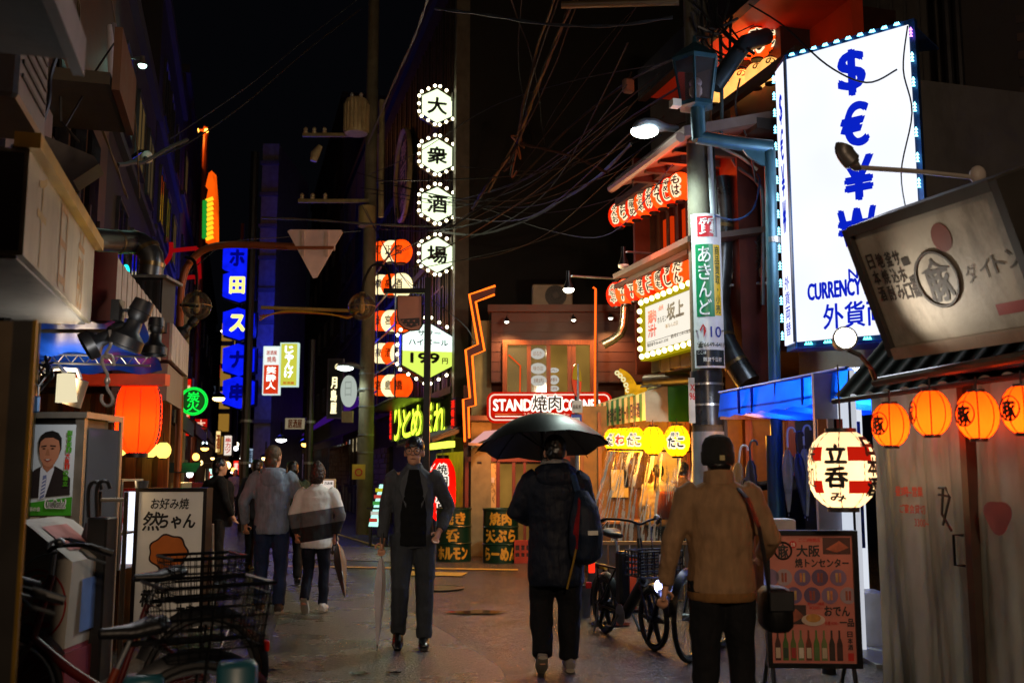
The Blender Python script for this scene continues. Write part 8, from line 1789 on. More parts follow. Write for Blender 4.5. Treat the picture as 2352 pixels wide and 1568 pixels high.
for sx_ in (-1, 1):
    m = MB(fr); pts = [(sx_*.045, .118, 1.44), (sx_*.1, .128, 1.37), (sx_*.115, .136, 1.28), (sx_*.075, .152, 1.16), (sx_*.062, .152, 1.13), (sx_*.055, .142, 1.3)]
    m._a([S(p) for p in pts], [tuple(range(6))]); m._a([S((p[0], p[1]-.012, p[2])) for p in pts], [tuple(range(5, -1, -1))]); m.build('lapel', cloth('#50545a'), t)
def E3(c, r, nm, mt): Q(fh, nm, mt, t, True).ell(tuple(v*s for v in c), tuple(v*s for v in r), 10, 7)
for sx_ in (-1, 1):
    E3((sx_*.032, .079, .008), (.014, .008, .007), 'eye', pbr('#c8bcae', .3, var=0)); E3((sx_*.032, .086, .008), (.006, .004, .0065), 'iris', INK)
    Q(fh, 'glasses_rim', BLK, t).ring((sx_*.034*s, .1*s, .004*s), .026*s, .0028*s, 20, 5); Q(fh, 'glasses_temple', BLK, t).tube([(sx_*.06*s, .098*s, .008*s), (sx_*.078*s, .0, .01*s)], .003*s, 5)
    Q(fh, 'eyebrow', HAIRB, t).tube([(sx_*.014*s, .09*s, .028*s), (sx_*.034*s, .092*s, .035*s), (sx_*.052*s, .08*s, .028*s)], .0042*s, 5)
Q(fh, 'glasses_bridge', BLK, t).tube([(-.012*s, .102*s, .008*s), (.012*s, .102*s, .008*s)], .003*s, 5)
Q(fh, 'lips', pbr('#7a4a3c', .5, var=0), t, True).tube([(-.022*s, .079*s, -.058*s), (0, .088*s, -.055*s), (.022*s, .079*s, -.058*s)], [.003*s, .006*s, .003*s], 6)
hand = fr.pt(*S((.25, .085, .83))); tip = Vector(G(866, 1497)); tip.z = .01
closed_umbrella('clear closed umbrella with black handle held in the hand of the man in the blazer', hand+Vector((0, 0, .1)), tip, .038, pbr('#d0c8ca', .2, var=.15, alpha=.8), 'straight')
# 2 ---------------------------------------------------------------- umbrella carrier
NAVY = cloth('#0c1322', .6)
t, fr, S, fh, s = person('person in long navy hooded coat seen from behind under a black umbrella', foot(1278, 1545), .04, 1.70, ((-.10, .1, .5), (-.11, -.12, .14)), ((.10, .06, .48), (.10, .06, .085)), ((-.29, .02, 1.14), (-.17, .2, 1.08)), ((.27, .12, 1.12), (.07, .35, 1.16)), NAVY, cloth('#0a0b0e'), pbr('#77706c', .6), hem=.62, loose=1.2, leg_w=1.28, sleeve=1.3, vox=.0105, foot_l=.6, topname='coat')
c = MB(fr); c.ell(S((0, -.09, 1.40)), (.15*s, .07*s, .1*s), 16, 10); c.tube([S((-.13, -.03, 1.44)), S((-.07, -.09, 1.47)), S((.07, -.09, 1.47)), S((.13, -.03, 1.44))], .04*s, 8); fuse(c, 'hood', NAVY, t, .011, 4, .02)
m = MB(fr)
for k in range(2): m.tube([S((.085*math.cos(a), .01+.085*math.sin(a), 1.465+.035*k+.01*math.sin(3*a))) for a in [2*math.pi*i/20 for i in range(21)]], .03*s, 8, False)
fuse(m, 'scarf', pbr('#7c7a78', .9, var=.45, scale=38, bump=.4), t, .011, 2, .012)
Q(fr, 'strap', cloth('#1d3350'), t, True).tube([S((.09, -.06, 1.44)), S((.12, -.12, 1.42)), S((.15, -.14, 1.30))], [(.012*s, .03*s)]*3, 8)
bp_ = thing('backpack', 'navy backpack with red panel hanging on the right shoulder of the umbrella carrier', 'backpack', fr.pt(*S((.2, -.19, .85))), .04)
m = MB(fr); m.tube([S((.19, -.15, .82)), S((.2, -.2, .86)), S((.2, -.22, 1.0)), S((.19, -.2, 1.18)), S((.18, -.15, 1.3))], [(.06*s, .085*s), (.1*s, .12*s), (.11*s, .125*s), (.085*s, .1*s), (.03*s, .05*s)], 14); fuse(m, 'bag_body', cloth('#101c2e', .6), bp_, .011, 3, .014)
Q(fr, 'red_panel', cloth('#7a1014'), bp_)._a([S((.10, -.29, 1.02)), S((.135, -.325, 1.0)), S((.155, -.29, 1.24)), S((.145, -.245, 1.26)), S((.11, -.27, .9)), S((.13, -.31, .9))], [(0, 1, 2, 3), (4, 5, 1, 0)])
Q(fr, 'tag', WHT, bp_).box(.2*s, .27*s, -.345*s, -.325*s, 1.0*s, 1.03*s)
Q(fr, 'yellow_cord', pbr('#8a6a1a', .6), bp_).tube([S((.12, -.29, .9)), S((.1, -.27, .8)), S((.06, -.22, .62))], .008*s, 6)
# the open umbrella
apex = P(1243, 953, 7.6); axu = Vector((-.05, .2, .98)).normalized(); hb_ = apex-axu*.72
u = thing('open_umbrella', 'open black umbrella with ribs held over the person in the navy coat', 'umbrella', hb_); Xu = Vector((1, 0, 0)); Xu = (Xu-axu*Xu.dot(axu)).normalized(); UF = Fr(apex, Xu, axu.cross(Xu), axu)
Ru, Hu = .5, .25
def can(r, th, lift=0):
    sec = (th/(2*math.pi)*8) % 1; sag = (1-abs(2*sec-1)); f = r*(1-.07*sag*r); z = -Hu*r**2.1-.0+.022*sag*r**2-lift; return (Ru*f*math.cos(th), Ru*f*math.sin(th), z)
Q(UF, 'canopy', tarp('#17120e', .25, .4), u, 70).grid(lambda a, b: can(max(.01, b), 2*math.pi*a+.2*0), 64, 10)
for k in range(8):
    th = 2*math.pi*k/8; Q(UF, 'rib', BLKM, u).tube([can(r, th, .008) for r in (.02, .3, .6, .85, 1.0)]+[tuple(v*1.03 if i < 2 else v-.01 for i, v in enumerate(can(1.0, th, .008)))], .004, 5)
    m = MB(UF); p = can(.5, th, .012); m.tube([p, (0, 0, -.26)], .003, 4); m.build('stretcher', BLKM, u)
Q(WORLD, 'shaft', BLKM, u).tube([apex+axu*.06, hb_], .007, 8, raw=True); Q(WORLD, 'handle', BLK, u).tube([hb_+axu*.06, hb_-axu*.06], .014, 8, raw=True)
# 3 ---------------------------------------------------------------- man in the tan jacket
TAN = cloth('#86684a', .8)
t, fr, S, fh, s = person('man in tan zip jacket and black beanie standing with his back to the camera', (XX(1650, 5.55, 1080), 5.55, 0), .05, 1.63, ((-.1, .0, .48), (-.11, -.02, .09)), ((.11, .03, .48), (.13, .0, .09)), ((-.285, -.02, 1.11), (-.315, .03, .86)), ((.29, -.03, 1.12), (.28, .14, 1.02)), TAN, cloth('#0c0c0f'), BLKSH, hem=.80, loose=1.1, leg_w=1.12, sleeve=1.08, vox=.0105, hairk='nape')
Q(fr, 'collar', TAN, t, True).tube([S((0, -.012, 1.425)), S((0, -.008, 1.46)), S((0, 0, 1.505))], [(.085*s, .092*s), (.084*s, .09*s), (.078*s, .085*s)], 18)
Q(fr, 'hem_band', cloth('#7a5630'), t, True).tube([S((0, 0, .785)), S((0, 0, .80)), S((0, 0, .835))], [(.138*s, .182*s), (.15*s, .196*s), (.15*s, .198*s)], 24)
Q(fh, 'beanie', pbr('#0c0d0d', .9, var=.2, bump=.4, bscale=150), t, 60).lathe([(.084*s, -.045*s), (.095*s, -.03*s), (.097*s, .03*s), (.092*s, .035*s), (.09*s, .075*s), (.07*s, .115*s), (.035*s, .132*s), (.0, .136*s)], (0, -.01*s, 0), 24)
Q(fh, 'beanie_tag', pbr('#a89a6a', .7), t).box(-.014*s, .014*s, -.112*s, -.105*s, -.015*s, .013*s)
Q(fr, 'bag_strap', BLK, t).tube([S((.07, -.06, 1.44)), S((.12, -.15, 1.36)), S((.175, -.175, 1.2)), S((.21, -.16, 1.0)), S((.24, -.12, .8))], [(.004*s, .02*s)]*5, 8)
bg_ = thing('shoulder_bag', 'black shoulder bag at the right hip of the man in the tan jacket', 'bag', fr.pt(*S((.3, -.02, .68))), .05); Q(fr, 'bag_body', cloth('#0b0b0c', .6), bg_, 50).bbox(.22*s, .37*s, -.15*s, .08*s, .62*s, .86*s, .03); Q(fr, 'flap', BLK, bg_).bbox(.225*s, .365*s, -.165*s, -.15*s, .74*s, .85*s, .006)
# 4, 5 ------------------------------------------------------------- couple walking away
t, fr, S, fh, s = person('man in grey blue hooded sweatshirt and jeans walking away beside a woman', foot(618, 1408), .12, 1.70, ((-.10, .05, .49), (-.10, .0, .09)), ((.10, .02, .48), (.10, -.08, .09)), ((-.29, -.03, 1.12), (-.28, .08, .9)), ((.285, -.02, 1.12), (.24, .1, .93)), cloth('#75808f', .9), cloth('#1c2a48', .8), pbr('#2a1c14', .6), hair=pbr('#4a3822', .6, var=.3, scale=40), hem=.80, loose=1.06, leg_w=1.05, sleeve=1.1, hairk='neck', turn=-.5, skin=pbr('#c08a70', .5, var=.08), topname='hoodie')
c = MB(fr); c.ell(S((0, -.1, 1.37)), (.125*s, .06*s, .11*s), 16, 10); c.tube([S((-.11, -.02, 1.44)), S((-.06, -.09, 1.45)), S((.06, -.09, 1.45)), S((.11, -.02, 1.44))], .035*s, 8); fuse(c, 'hood', cloth('#75808f', .9), t, .012, 4, .02)
def sweater():
    m, nt, N, L = _new('sweater'); out = N('ShaderNodeOutputMaterial'); b = N('ShaderNodeBsdfPrincipled'); L(b.outputs[0], out.inputs[0]); tc = N('ShaderNodeTexCoord'); sp = N('ShaderNodeSeparateXYZ'); L(tc.outputs['Object'], sp.inputs[0])
    ma = N('ShaderNodeMath'); ma.operation = 'MULTIPLY_ADD'; L(sp.outputs[0], ma.inputs[0]); ma.inputs[1].default_value = -.16; L(sp.outputs[2], ma.inputs[2])
    cr = N('ShaderNodeValToRGB'); cr.color_ramp.interpolation = 'CONSTANT'; mr = N('ShaderNodeMapRange'); mr.inputs[1].default_value = .6; mr.inputs[2].default_value = 1.4; L(ma.outputs[0], mr.inputs[0]); L(mr.outputs[0], cr.inputs[0])
    el = cr.color_ramp.elements; el[0].position = 0; el[0].color = (.75, .72, .68, 1); el[1].position = .17; el[1].color = (.012, .012, .013, 1)
    for p, c in ((.36, (.13, .13, .14, 1)), (.55, (.75, .72, .68, 1))): e = el.new(p); e.color = c
    L(cr.outputs[0], b.inputs[0]); b.inputs['Roughness'].default_value = .95; n = N('ShaderNodeTexNoise'); n.inputs['Scale'].default_value = 160; L(tc.outputs['Object'], n.inputs[0]); bp = N('ShaderNodeBump'); bp.inputs['Strength'].default_value = .5; bp.inputs['Distance'].default_value = .01; L(n.outputs[0], bp.inputs['Height']); L(bp.outputs[0], b.inputs['Normal']); return m
t, fr, S, fh, s = person('woman with curly hair in white, grey and black striped sweater walking away', foot(722, 1408), .0, 1.51, ((-.09, .04, .49), (-.09, -.16, .17)), ((.09, .05, .48), (.09, .04, .09)), ((-.27, -.02, 1.12), (-.25, .06, .9)), ((.28, -.02, 1.12), (.22, .03, .90)), sweater(), cloth('#0f1524', .8), pbr('#c0b8ae', .6), hair=pbr('#2a1810', .6, var=.4, scale=60), hem=.74, loose=1.08, leg_w=.95, sleeve=1.2, hairk='curly', skin=pbr('#b87a60', .5, var=.08), foot_l=1.0, topname='sweater')
h_ = fr.pt(*S((.22, .06, .82))); closed_umbrella('dark closed umbrella hanging from the hand of the woman in the striped sweater', h_+Vector((0, 0, .1)), P(792, 1376, 9.9), .05, pbr('#3a3230', .4, var=.2), 'straight')
# 6-8 ---------------------------------------------------------------- people further down the lane
DK = cloth('#120f0e')
ST_ = ((-.1, .05, .49), (-.1, .06, .09)); SR_ = ((.1, .0, .48), (.1, -.1, .1)); AL_ = (-.25, -.02, 1.12), (-.24, .06, .88); AR_ = (.25, -.02, 1.12), (.24, .06, .88)
person('man in dark jacket with black hair standing right of the okonomiyaki signboard', (XX(503, 12.6), 12.6, 0), -1.1, 1.60, ST_, SR_, AL_, ((.24, .05, 1.14), (.18, .16, .95)), DK, cloth('#171310'), BLKSH, vox=.013, loose=1.15, hairk='neck')
person('small distant woman in pale coat and black trousers far down the lane', (XX(541, 32), 32, 0), math.pi, 1.48, ST_, SR_, AL_, AR_, cloth('#8a7c6c'), cloth('#101010'), BLKSH, vox=.02, hairk='long', hem=.7, loose=1.15)
person('person in olive green jacket half hidden behind the man in the hooded sweatshirt', (XX(672, 13), 13, 0), .3, 1.56, ST_, SR_, AL_, AR_, cloth('#2c3424'), DK, BLKSH, vox=.014, loose=1.2)
person('dark haired person walking ahead of the man in the hooded sweatshirt', (XX(590, 14.5), 14.5, 0), -.1, 1.6, ST_, SR_, AL_, AR_, cloth('#1b1a1d'), DK, BLKSH, vox=.015)
# 9 person behind the lamp post raising an arm; 10, 11 customers behind the plastic sheet
t, fr, S, fh, s = person('person in black behind the lamp post stretching an arm out to hold up a phone', (XX(1812, 11.0), 11.0, 0), .7, 1.6, ST_, SR_, ((-.36, .16, 1.36), (-.55, .26, 1.42)), AR_, cloth('#08080a'), cloth('#08080a'), BLKSH, vox=.013, hairk='short')
person('customer in beige coat with red and brown backpack behind the plastic sheet', (XX(1512, 13.5), 13.5, 0), .1, 1.52, ST_, SR_, AL_, AR_, cloth('#b09868'), DK, BLKSH, vox=.014, loose=1.2)
o = MB(FrZ((XX(1526, 13.3), 13.26, 0), .1)); o.bbox(-.13, .13, -.16, -.02, .82, 1.18, .04); o = o.build('rucksack', cloth('#7a3a22'), None, 50); tag(o, 'reddish brown rucksack on the customer in the beige coat', 'backpack')
person('second customer with dark hair leaning over the counter behind the plastic sheet', (XX(1562, 13.7), 13.7, 0), -.5, 1.55, ST_, SR_, AL_, AR_, cloth('#6a5236'), DK, BLKSH, vox=.014, lean=.2)
# ================================================================== bicycles
def bicycle(label, rear, head, frame, basket=None, saddle=BLK, R=.33, fender=True, rearbasket=True, drop=.28, loop=True, seat_h=.83, bar_h=1.02, name='bicycle', small=False, electric=False, rim=None, steer=0.0):
    """rear: ground point under the rear axle, head: ground direction target (front axle)"""
    rear = Vector((rear[0], rear[1], 0)); fwd = Vector((head[0]-rear.x, head[1]-rear.y, 0)); WB = fwd.length; fwd.normalize(); rz = math.atan2(fwd.y, fwd.x)
    t = thing(name, label, 'bicycle', rear, rz); fr = Fr(rear, fwd)       # x forward, y left, z up
    T = pbr('#101011', .6); RM = rim or pbr('#8e9092', .3, .9)
    for i, x in enumerate((0, WB)):
        f2 = fr if i == 0 or not steer else Fr(fr.pt(WB, 0, 0)-Vector(( 0, 0, 0)), Matrix.Rotation(steer, 3, 'Z') @ fr.X); xo = x if f2 is fr else 0
        Q(f2, 'tyre', T, t, True).ring((xo, 0, R), R-.018, .02, 36, 8)
        Q(f2, 'wheel_rim', RM, t, True).ring((xo, 0, R), R-.045, .011, 36, 6)
        if electric:
            for k in range(6): a = math.pi*2*k/6; Q(f2, 'wheel_spoke', BLKM, t).tube([(xo, 0, R), (xo+(R-.05)*math.cos(a), 0, R+(R-.05)*math.sin(a))], [.03, .016], 6)
        else:
            for k in range(18): a = math.pi*2*k/18; Q(f2, 'wheel_spoke', STEEL, t).tube([(xo+.02*math.cos(a+1.3), .02*(-1)**k, R+.02*math.sin(a+1.3)), (xo+(R-.05)*math.cos(a), 0, R+(R-.05)*math.sin(a))], .0016, 3, False)
        Q(f2, 'hub', STEEL if not electric else BLKM, t).cyl((xo, -.05, R), (xo, .05, R), .028 if not electric or i else .06)
        if fender:
            a0, a1 = (math.radians(20), math.radians(190)) if i == 0 else (math.radians(10), math.radians(150)); m = MB(f2)
            m.tube([(xo+(R+.025)*math.cos(a), 0, R+(R+.025)*math.sin(a)) for a in [a0+(a1-a0)*k/18 for k in range(19)]], [(.006, .032)]*19, 6); m.build('mudguard', pbr('#15161a', .3, .4), t, True)
    bb = (WB*.44, 0, R*.86); st = (WB*.30, 0, seat_h-.12); hx_ = WB-.17; ht, hbm = (hx_-.07, 0, bar_h-.12), (hx_, 0, R+.28)
    tubes = [('seat_tube', [bb, st], .017), ('chain_stay', [bb, (0, .06, R)], .01), ('chain_stay', [bb, (0, -.06, R)], .01), ('seat_stay', [(st[0]+.03, .02, st[2]-.12), (0, .06, R)], .009), ('seat_stay', [(st[0]+.03, -.02, st[2]-.12), (0, -.06, R)], .009), ('head_tube', [ht, hbm], .021)]
    if loop: tubes += [('down_tube', curve([hbm, (hx_-.16, 0, R+.06+drop*.25), (bb[0]+.1, 0, bb[2]+.06), bb], 4), .026)]
    else: tubes += [('down_tube', [hbm, bb], .034 if not electric else .05)]
    for nm, pts, r in tubes: Q(fr, nm, frame, t, True).tube(pts, r, 10)
    for s_ in (-1, 1):
        c_, sn = (math.cos(steer), math.sin(steer)); Q(fr, 'fork_blade', frame, t, True).tube([(hbm[0]+.01, .045*s_, R+.27), (WB, .05*s_, R)], .011, 8)
    Q(fr, 'seat_post', STEEL, t).tube([st, (st[0]-.05, 0, seat_h)], .013, 8)
    c = MB(fr); sx_, sz_ = st[0]-.07, seat_h+.02; c.tube([(sx_-.12, 0, sz_+.03), (sx_-.07, 0, sz_+.02), (sx_+.02, 0, sz_), (sx_+.15, 0, sz_+.0)], [(.03, .07), (.04, .105), (.032, .07), (.02, .022)], 12); fuse(c, 'saddle', saddle, t, .01, 3)
    fx = Vector((math.cos(steer), math.sin(steer), 0)); B = lambda f, l, z: (ht[0]+f*math.cos(steer)-l*math.sin(steer), f*math.sin(steer)+l*math.cos(steer), z)
    Q(fr, 'stem', STEEL, t).tube([ht, B(-.01, 0, bar_h)], .014, 8)
    Q(fr, 'handlebar', BLKM if electric else pbr('#1b1b1c', .3, .7), t, True).tube(curve([B(-.2, .29, bar_h-.0), B(-.1, .26, bar_h+.04), B(0, .1, bar_h+.03), B(.02, 0, bar_h), B(0, -.1, bar_h+.03), B(-.1, -.26, bar_h+.04), B(-.2, -.29, bar_h)], 4), .011, 8)
    for s_ in (-1, 1):
        Q(fr, 'grip', BLK, t, True).tube([B(-.23, .295*s_, bar_h-.005), B(-.12, .265*s_, bar_h+.035)], .018, 8)
        Q(fr, 'brake_lever', STEEL, t).tube([B(-.08, .25*s_, bar_h+.02), B(-.12, .27*s_, bar_h-.02), B(-.2, .29*s_, bar_h-.05)], .007, 5)
    Q(fr, 'brake_cable', CABLE, t).tube(curve([B(.0, .15, bar_h), B(.12, .05, bar_h-.05), (WB-.02, .03, R+.4), (WB-.03, .03, R+.2)], 4), .004, 4)
    Q(fr, 'bell', STEEL, t, True).ell(B(.0, .17, bar_h+.055), (.028, .028, .022))
    Q(fr, 'chain_ring', STEEL, t).cyl((bb[0], -.045, bb[2]), (bb[0], -.05, bb[2]), .09, n=20)
    for s_ in (-1, 1): Q(fr, 'crank', STEEL, t).tube([(bb[0], .07*s_, bb[2]), (bb[0]+.12*s_, .08*s_, bb[2]-.12)], .01, 6); Q(fr, 'pedal', BLK, t).bbox(bb[0]+.12*s_-.05, bb[0]+.12*s_+.05, .08*s_-.045*(s_ < 0), .08*s_+.045*(s_ > 0), bb[2]-.135, bb[2]-.105, .005)
    Q(fr, 'stand', STEEL, t).tube([(0, -.06, R+.02), (-.02, -.1, .01)], .009, 6)
    Q(fr, 'carrier', BLKM, t).tube([(-.12, .0, R*2+.09), (st[0]-.02, 0, R*2+.09)], .012, 6)
    for s_ in (-1, 1): Q(fr, 'carrier_stay', BLKM, t).tube([(0, .05*s_, R), (-.04, .055*s_, R*2+.08)], .007, 6)
    Q(fr, 'reflector', pbr('#a01810', .3), t).bbox(-.37, -.35, -.03, .03, R+.1, R+.16, .006)
    if basket:
        bx0, bx1, by, bz0, bz1, fl, nv, mt = basket; WI_ = mt
        def bw(nm, pts, r): Q(fr, nm, WI_, t).tube(pts, r, 4, False)
        def rc(u, z):
            w = (z-bz0)/(bz1-bz0); a, b_, c_ = bx0-fl*w, bx1+fl*w, by+fl*w; per = [(a, -c_), (b_, -c_), (b_, c_), (a, c_), (a, -c_)]; L_ = [0]; 
            for i in range(4): L_.append(L_[-1]+math.hypot(per[i+1][0]-per[i][0], per[i+1][1]-per[i][1]))
            d = u*L_[-1]
            for i in range(4):
                if d <= L_[i+1]+1e-9: q = (d-L_[i])/(L_[i+1]-L_[i]); return (per[i][0]+(per[i+1][0]-per[i][0])*q, per[i][1]+(per[i+1][1]-per[i][1])*q, z)
            return (per[4][0], per[4][1], z)
        for k in range(7): z = bz0+(bz1-bz0)*k/6; bw('basket_ring', [rc(i/40, z) for i in range(41)], .008 if k == 6 else .0032)
        for k in range(nv): bw('basket_wire', [rc(k/nv, bz0), rc(k/nv, bz1)], .0026)
        for k in range(5): y = -by+2*by*(k+.5)/5; bw('basket_floor_wire', [(bx0, y, bz0), (bx1, y, bz0)], .0026)
    return t, fr
BW = pbr('#1a1a1c', .3, .7)
a = bicycle('orange and red framed bicycle with a wire rear basket, nearest at lower left', (-1.33, 4.32), (-2.2, 3.74), pbr('#6a2408', .35, var=.15, dirt=.3), (-.24, .16, .16, .72, .98, .03, 34, BW), loop=False, seat_h=.78, bar_h=.98)
b = bicycle('red framed bicycle with a black wire rear basket behind the orange one', (-1.70, 5.66), (-2.56, 5.08), pbr('#4c0c0a', .35, dirt=.3), (-.15, .2, .14, .75, .98, .03, 40, BW), seat_h=.86, bar_h=1.04)
# black electric bicycle with lit headlight and front crate basket
re = G(1390, 1452); fo = G(1468, 1492)
t, fr = bicycle('black electric bicycle with lit headlamp and square front basket in front of the orange board', (re.x, re.y), (fo.x+.12, fo.y-.02), pbr('#0f1012', .35, .2), None, loop=False, R=.25, seat_h=.86, bar_h=1.0, electric=True, rim=BLKM)
WB = (Vector((fo.x+.12, fo.y-.02, 0))-Vector((re.x, re.y, 0))).length
z0, z1 = .60, .80
for k in range(5): z = z0+(z1-z0)*k/4; Q(fr, 'basket_ring', BLKM, t).tube([(WB-.12, -.19, z), (WB+.16, -.19, z), (WB+.16, .19, z), (WB-.12, .19, z), (WB-.12, -.19, z)], .007, 5, False)
for k in range(7): y = -.19+.38*k/6; Q(fr, 'basket_wire', BLKM, t).tube([(WB+.16, y, z1), (WB+.16, y, z0), (WB-.12, y, z0), (WB-.12, y, z1)], .006, 5, False)
for s_ in (-1, 1):
    for k in range(4): x = WB-.06+.06*k; Q(fr, 'basket_wire', BLKM, t).tube([(x, .19*s_, z1), (x, .19*s_, z0)], .006, 5, False)
Q(fr, 'white_tag', WHT, t).box(WB+.168, WB+.175, -.03, .03, z0+.1, z1-.02)
hl = fr.pt(WB+.1, 0, .52); Q(FrZ(hl, 0), 'headlamp', em('#b8c0ff', 14), t, True).ell((0, 0, 0), (.035, .03, .05), 12, 8); lamp('headlight', hl+Vector((.02, -.08, 0)), '#9aa8ff', 3, parent=t)
Q(fr, 'tail_lamp', em('#ff3018', 1.2), t).bbox(-.3, -.27, -.03, .03, .5, .6, .008)
Q(fr, 'battery', BLK, t).bbox(WB*.34, WB*.46, -.05, .05, .3, .75, .02)
re2 = G(1640, 1500); bicycle('bicycle with white saddle and thin wheels behind the man in the tan jacket', (1.75, 8.5), (1.36, 7.85), pbr('#1c2a2a', .3, .4), None, pbr('#b8b2a8', .4), loop=False, seat_h=.98, bar_h=.95, rim=pbr('#a8b0a8', .2, .9))
# plastic stools and crate bottoms at the lower left edge
for px, py, d, lab in ((330, 1566, 4.2, 'small teal plastic block on the ground under the nearest bicycle'), (545, 1535, 4.2, 'teal plastic stand at the rear wheel of the nearest bicycle')):
    c = P(px, py, d); o = MB(FrZ((c.x, c.y, 0), .3)); hh = max(.12, c.z+.03); o.bbox(-.08, .08, -.06, .06, 0, hh, .02); o = o.build('stopper_block', pbr('#1a4a56', .4), None, 50); tag(o, lab, 'block')
# ================================================================== overhead cables and their hardware
def wire(pts, d0, d1, sag=0.0, r=.011, n=24, mat=CABLE, wob=0.0, lab='', double=False):
    k = len(pts); Pq = [P(p[0], p[1], d0+(d1-d0)*i/(k-1)) for i, p in enumerate(pts)]; c = curve(Pq, max(4, n//max(1, k-1)))
    if sag: c = [p-Vector((0, 0, sag*4*(i/(len(c)-1))*(1-i/(len(c)-1)))) for i, p in enumerate(c)]
    t = thing('overhead_cable', lab, 'cable', c[0], 0, 'overhead cables')
    for q in range(2 if double else 1):
        Q(WORLD, 'cable', mat, t, True).tube([p+Vector((wob*math.sin(i*.9+q*3.1), 0, wob*math.cos(i*.9+q*3.1))) for i, p in enumerate(c)], r, 5, raw=True)
    return t
CB2 = pbr('#191715', .45, var=.2)
BN = pbr('#1f1712', .5, var=.4, scale=30)
W_ = [([(1320, -10), (1262, 130), (1215, 250), (1190, 330)], 12, 14, .022, 'thick brown cable dropping from the top edge to the knot above the brown building', BN, .012, True),
 ([(1275, -10), (1235, 110), (1205, 230), (1180, 330), (1120, 440)], 12, 15, .02, 'second brown cable left of the thick one above the brown building', BN, .01, False),
 ([(1188, 335), (1120, 425), (1085, 480)], 14, 16, .02, 'frayed cable running down left from the knot towards the fourth hexagon', BN, .01, True),
 ([(1190, 330), (1260, 345), (1330, 365), (1400, 400)], 14, 13, .012, 'orange lit cable running right from the knot', pbr('#3a220e', .5), .01, True),
 ([(1560, 130), (1440, 190), (1300, 300), (1170, 430), (1040, 520)], 11.3, 18, .016, 'bundled cable from the right utility pole down to the hexagon column', CB2, .008, True),
 ([(1560, 200), (1420, 290), (1280, 410), (1130, 500), (1000, 530), (870, 525)], 11.3, 22, .014, 'long cable from the gas lamp to the left utility pole', CABLE, 0, False),
 ([(1450, 330), (1380, 400), (1300, 455), (1200, 510), (1080, 540), (960, 520)], 12, 21, .016, 'sagging twisted cable under the street lamp', CB2, .01, True),
 ([(1545, 40), (1400, 60), (1250, 55), (1120, 35), (1000, 20)], 11.2, 13, .012, 'bluish twisted cable along the top edge', pbr('#283038', .4), .012, True),
 ([(845, 330), (900, 200), (950, 90), (985, -10)], 22.4, 14, .011, 'pale twin cable rising from the transformer to the top edge', pbr('#6a6250', .5), .012, True),
 ([(830, 20), (700, 120), (560, 240), (430, 330), (345, 365)], 17, 15, .014, 'long cable from the upper left lamp up to the utility pole', pbr('#3c3a38', .5), 0, True),
 ([(820, 0), (690, 100), (560, 205), (390, 320)], 17, 16, .009, 'thin cable running beside the long one at upper left', CB2, 0, False),
 ([(140, -10), (145, 60), (118, 170), (108, 250), (85, 320)], 6, 6, .013, 'thick black cable hanging in front of the pale wall', CABLE, .004, False),
 ([(180, 0), (185, 100), (200, 200), (262, 370), (292, 455)], 8, 12, .009, 'thin pair of cables along the wooden eaves', pbr('#5a4c30', .5), .008, True),
 ([(262, 100), (215, 170), (190, 220), (150, 290)], 8, 7.6, .008, 'slack wire crossing in front of the wooden house', CABLE, 0, False),
 ([(256, 0), (265, 55), (285, 140), (310, 270), (320, 455)], 9.5, 12, .009, 'thin cable from the eaves past the gooseneck lamp', pbr('#5a4c30', .5), 0, False),
 ([(270, 380), (300, 375), (330, 372), (365, 352), (430, 320)], 12, 15, .03, 'thick bound cable bundle at the dome camera', pbr('#3e3834', .6), .006, False),
 ([(600, 500), (720, 505), (860, 515), (1000, 520), (1100, 512)], 20, 21, .018, 'nearly level cable bundle crossing under the transformer', CABLE, .012, True),
 ([(420, 640), (520, 560), (650, 545), (830, 530)], 20, 22, .01, 'thin dark cable from the left poles to the utility pole', CABLE, 0, False),
 ([(830, 470), (880, 560), (930, 640), (1060, 740), (1090, 790)], 22.5, 17, .009, 'steep stay wire from the utility pole to the zigzag neon', CB2, 0, False),
 ([(840, 480), (900, 600), (960, 680)], 22.5, 18, .008, 'second stay wire passing the lantern racks', CB2, 0, False),
 ([(850, 400), (960, 350), (1120, 250), (1300, 190), (1500, 150)], 22.5, 12, .008, 'very thin wire rising from the utility pole to the right', CB2, 0, False),
 ([(1040, 480), (1200, 430), (1330, 330), (1440, 195)], 20, 12, .008, 'thin wire with a pale clip near the right corner of the sky', CB2, 0, False),
 ([(1720, 10), (1800, 60), (1900, 150), (1990, 190), (2060, 160)], 10.5, 9.3, .01, 'black wire drooping across the top of the currency sign', CABLE, 0, False),
 ([(2085, 60), (2075, 160), (2095, 260), (2070, 400), (2090, 520)], 9.3, 9.3, .008, 'loose wire down the right edge of the currency sign', CABLE, 0, False),
 ([(1700, 180), (1690, 250), (1720, 330), (1735, 420)], 11.2, 11.6, .012, 'dark cable hanging between the gas lamp and the grey wall', CABLE, 0, True),
 ([(1640, 495), (1690, 505), (1730, 480), (1745, 420), (1740, 400)], 11.0, 11.6, .008, 'blue and black looped wire beside the wrap sign', pbr('#16305a', .5), .006, True)]
for w in W_: wire(w[0], w[1], w[2], 0, w[3], mat=w[5], wob=w[6], double=w[7], lab=w[4])
rnd = random.Random(21)
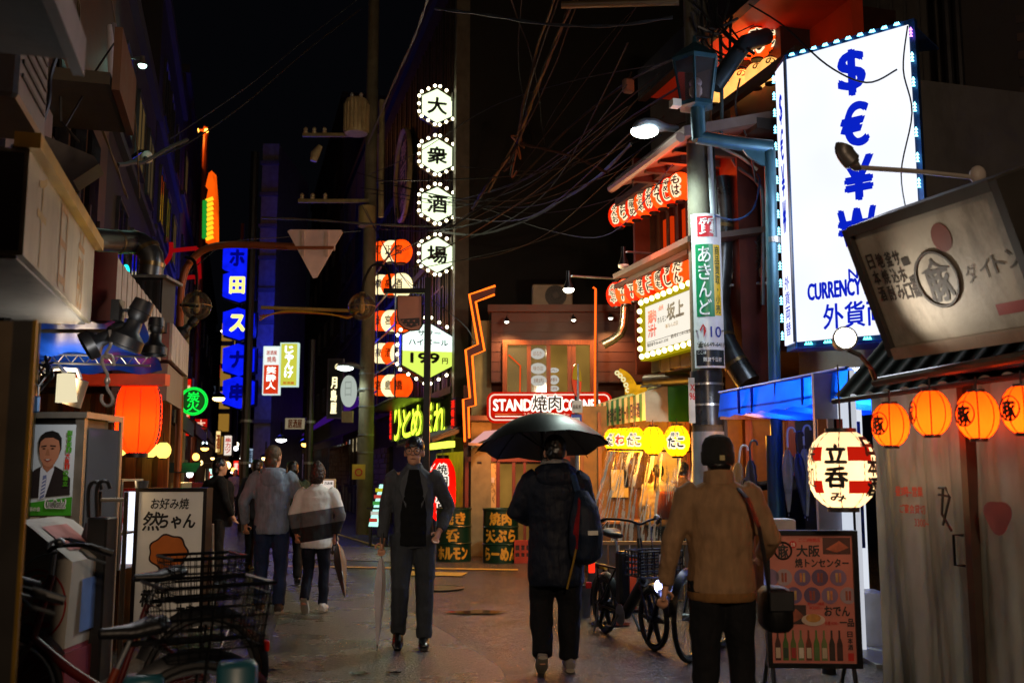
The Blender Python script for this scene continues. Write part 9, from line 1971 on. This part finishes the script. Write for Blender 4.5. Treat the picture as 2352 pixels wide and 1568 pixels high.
for i in range(22):
    a = (rnd.uniform(1430, 1600), rnd.uniform(20, 420)); b = (rnd.uniform(820, 1120), rnd.uniform(380, 620)); md = ((a[0]+b[0])/2+rnd.uniform(-40, 40), (a[1]+b[1])/2+rnd.uniform(45, 120))
    if i > 15: a = (rnd.uniform(1150, 1500), -10); b = (rnd.uniform(1130, 1260), rnd.uniform(280, 420)); md = ((a[0]+b[0])/2+rnd.uniform(-25, 25), (a[1]+b[1])/2)
    wire([a, md, b], 11.6, rnd.uniform(15, 22), 0, rnd.choice([.005, .007, .01]), mat=CB2 if i % 3 else BN, wob=.006*(i % 2), lab='thin dark wire strung across the black sky between the two utility poles' if i < 16 else 'thin dark wire hanging from the top edge towards the cable knot')
c = P(1190, 330, 14); t = thing('cable_knot', 'tangled splice where the brown cables meet above the brown building', 'cables', c)
for k in range(9):
    a = Vector((rnd.uniform(-.25, .1), rnd.uniform(-.1, .1), rnd.uniform(-.5, .35))); Q(WORLD, 'cable', BN if k % 2 else pbr('#6a3c14', .5), t, True).tube(curve([c+a*.2, c+a, c+a*.7+Vector((rnd.uniform(-.15, .15), 0, rnd.uniform(-.2, .1)))]), .013, 5, raw=True)
c = P(1443, 198, 12.2); t = thing('junction_box', 'small pinkish cable junction box hanging in the black sky', 'box', c); Q(FrZ(c, .4), 'case', pbr('#7a5a4c', .5, dirt=.3), t).bbox(-.07, .07, -.05, .05, -.09, .09, .02); Q(FrZ(c, .4), 'hanger', CABLE, t).tube([(0, 0, .09), (.05, 0, .2)], .01, 5)
t = thing('pole_tangle', 'thick tangle of dark cables and clamps at the top of the right utility pole', 'cables', P(1640, 60, 11))
for k in range(16):
    a = P(rnd.uniform(1560, 1700), rnd.uniform(-20, 60), 11.1); b_ = P(rnd.uniform(1590, 1740), rnd.uniform(40, 160), 11.0+rnd.uniform(-.2, .3)); md = (a+b_)/2+Vector((rnd.uniform(-.2, .2), 0, rnd.uniform(-.25, 0))); Q(WORLD, 'cable', CABLE, t, True).tube(curve([a, md, b_]), rnd.choice([.008, .012, .018]), 5, raw=True)
Q(WORLD, 'pipe_arm', pbr('#4a3a20', .5), t).cyl(P(1290, 12, 11.5), P(1560, 4, 11.2), .045, raw=True)
# ------------------------------------------------------------------ street lamp added unseen behind the camera for light arriving from there
t = thing('street_lamp', 'street lamp on a steel post behind the viewpoint', 'street lamp', (2.2, -5.2, 0)); fr = FrZ((2.2, -5.2, 0), 0)
Q(fr, 'shaft', GALV, t).tube([(0, 0, 0), (0, 0, 4.6)], [.07, .05], 10); Q(fr, 'arm', GALV, t).tube([(0, 0, 4.5), (-.3, .2, 4.75), (-.9, .6, 4.7)], .03, 8)
Q(fr, 'lens', em('#ffd9a0', 10), t, True).ell((-.95, .65, 4.62), (.2, .12, .07))
lamp('street_light', Vector((1.25, -4.5, 4.5)), '#ffdcb8', 1350, 'POINT', .25, parent=t)
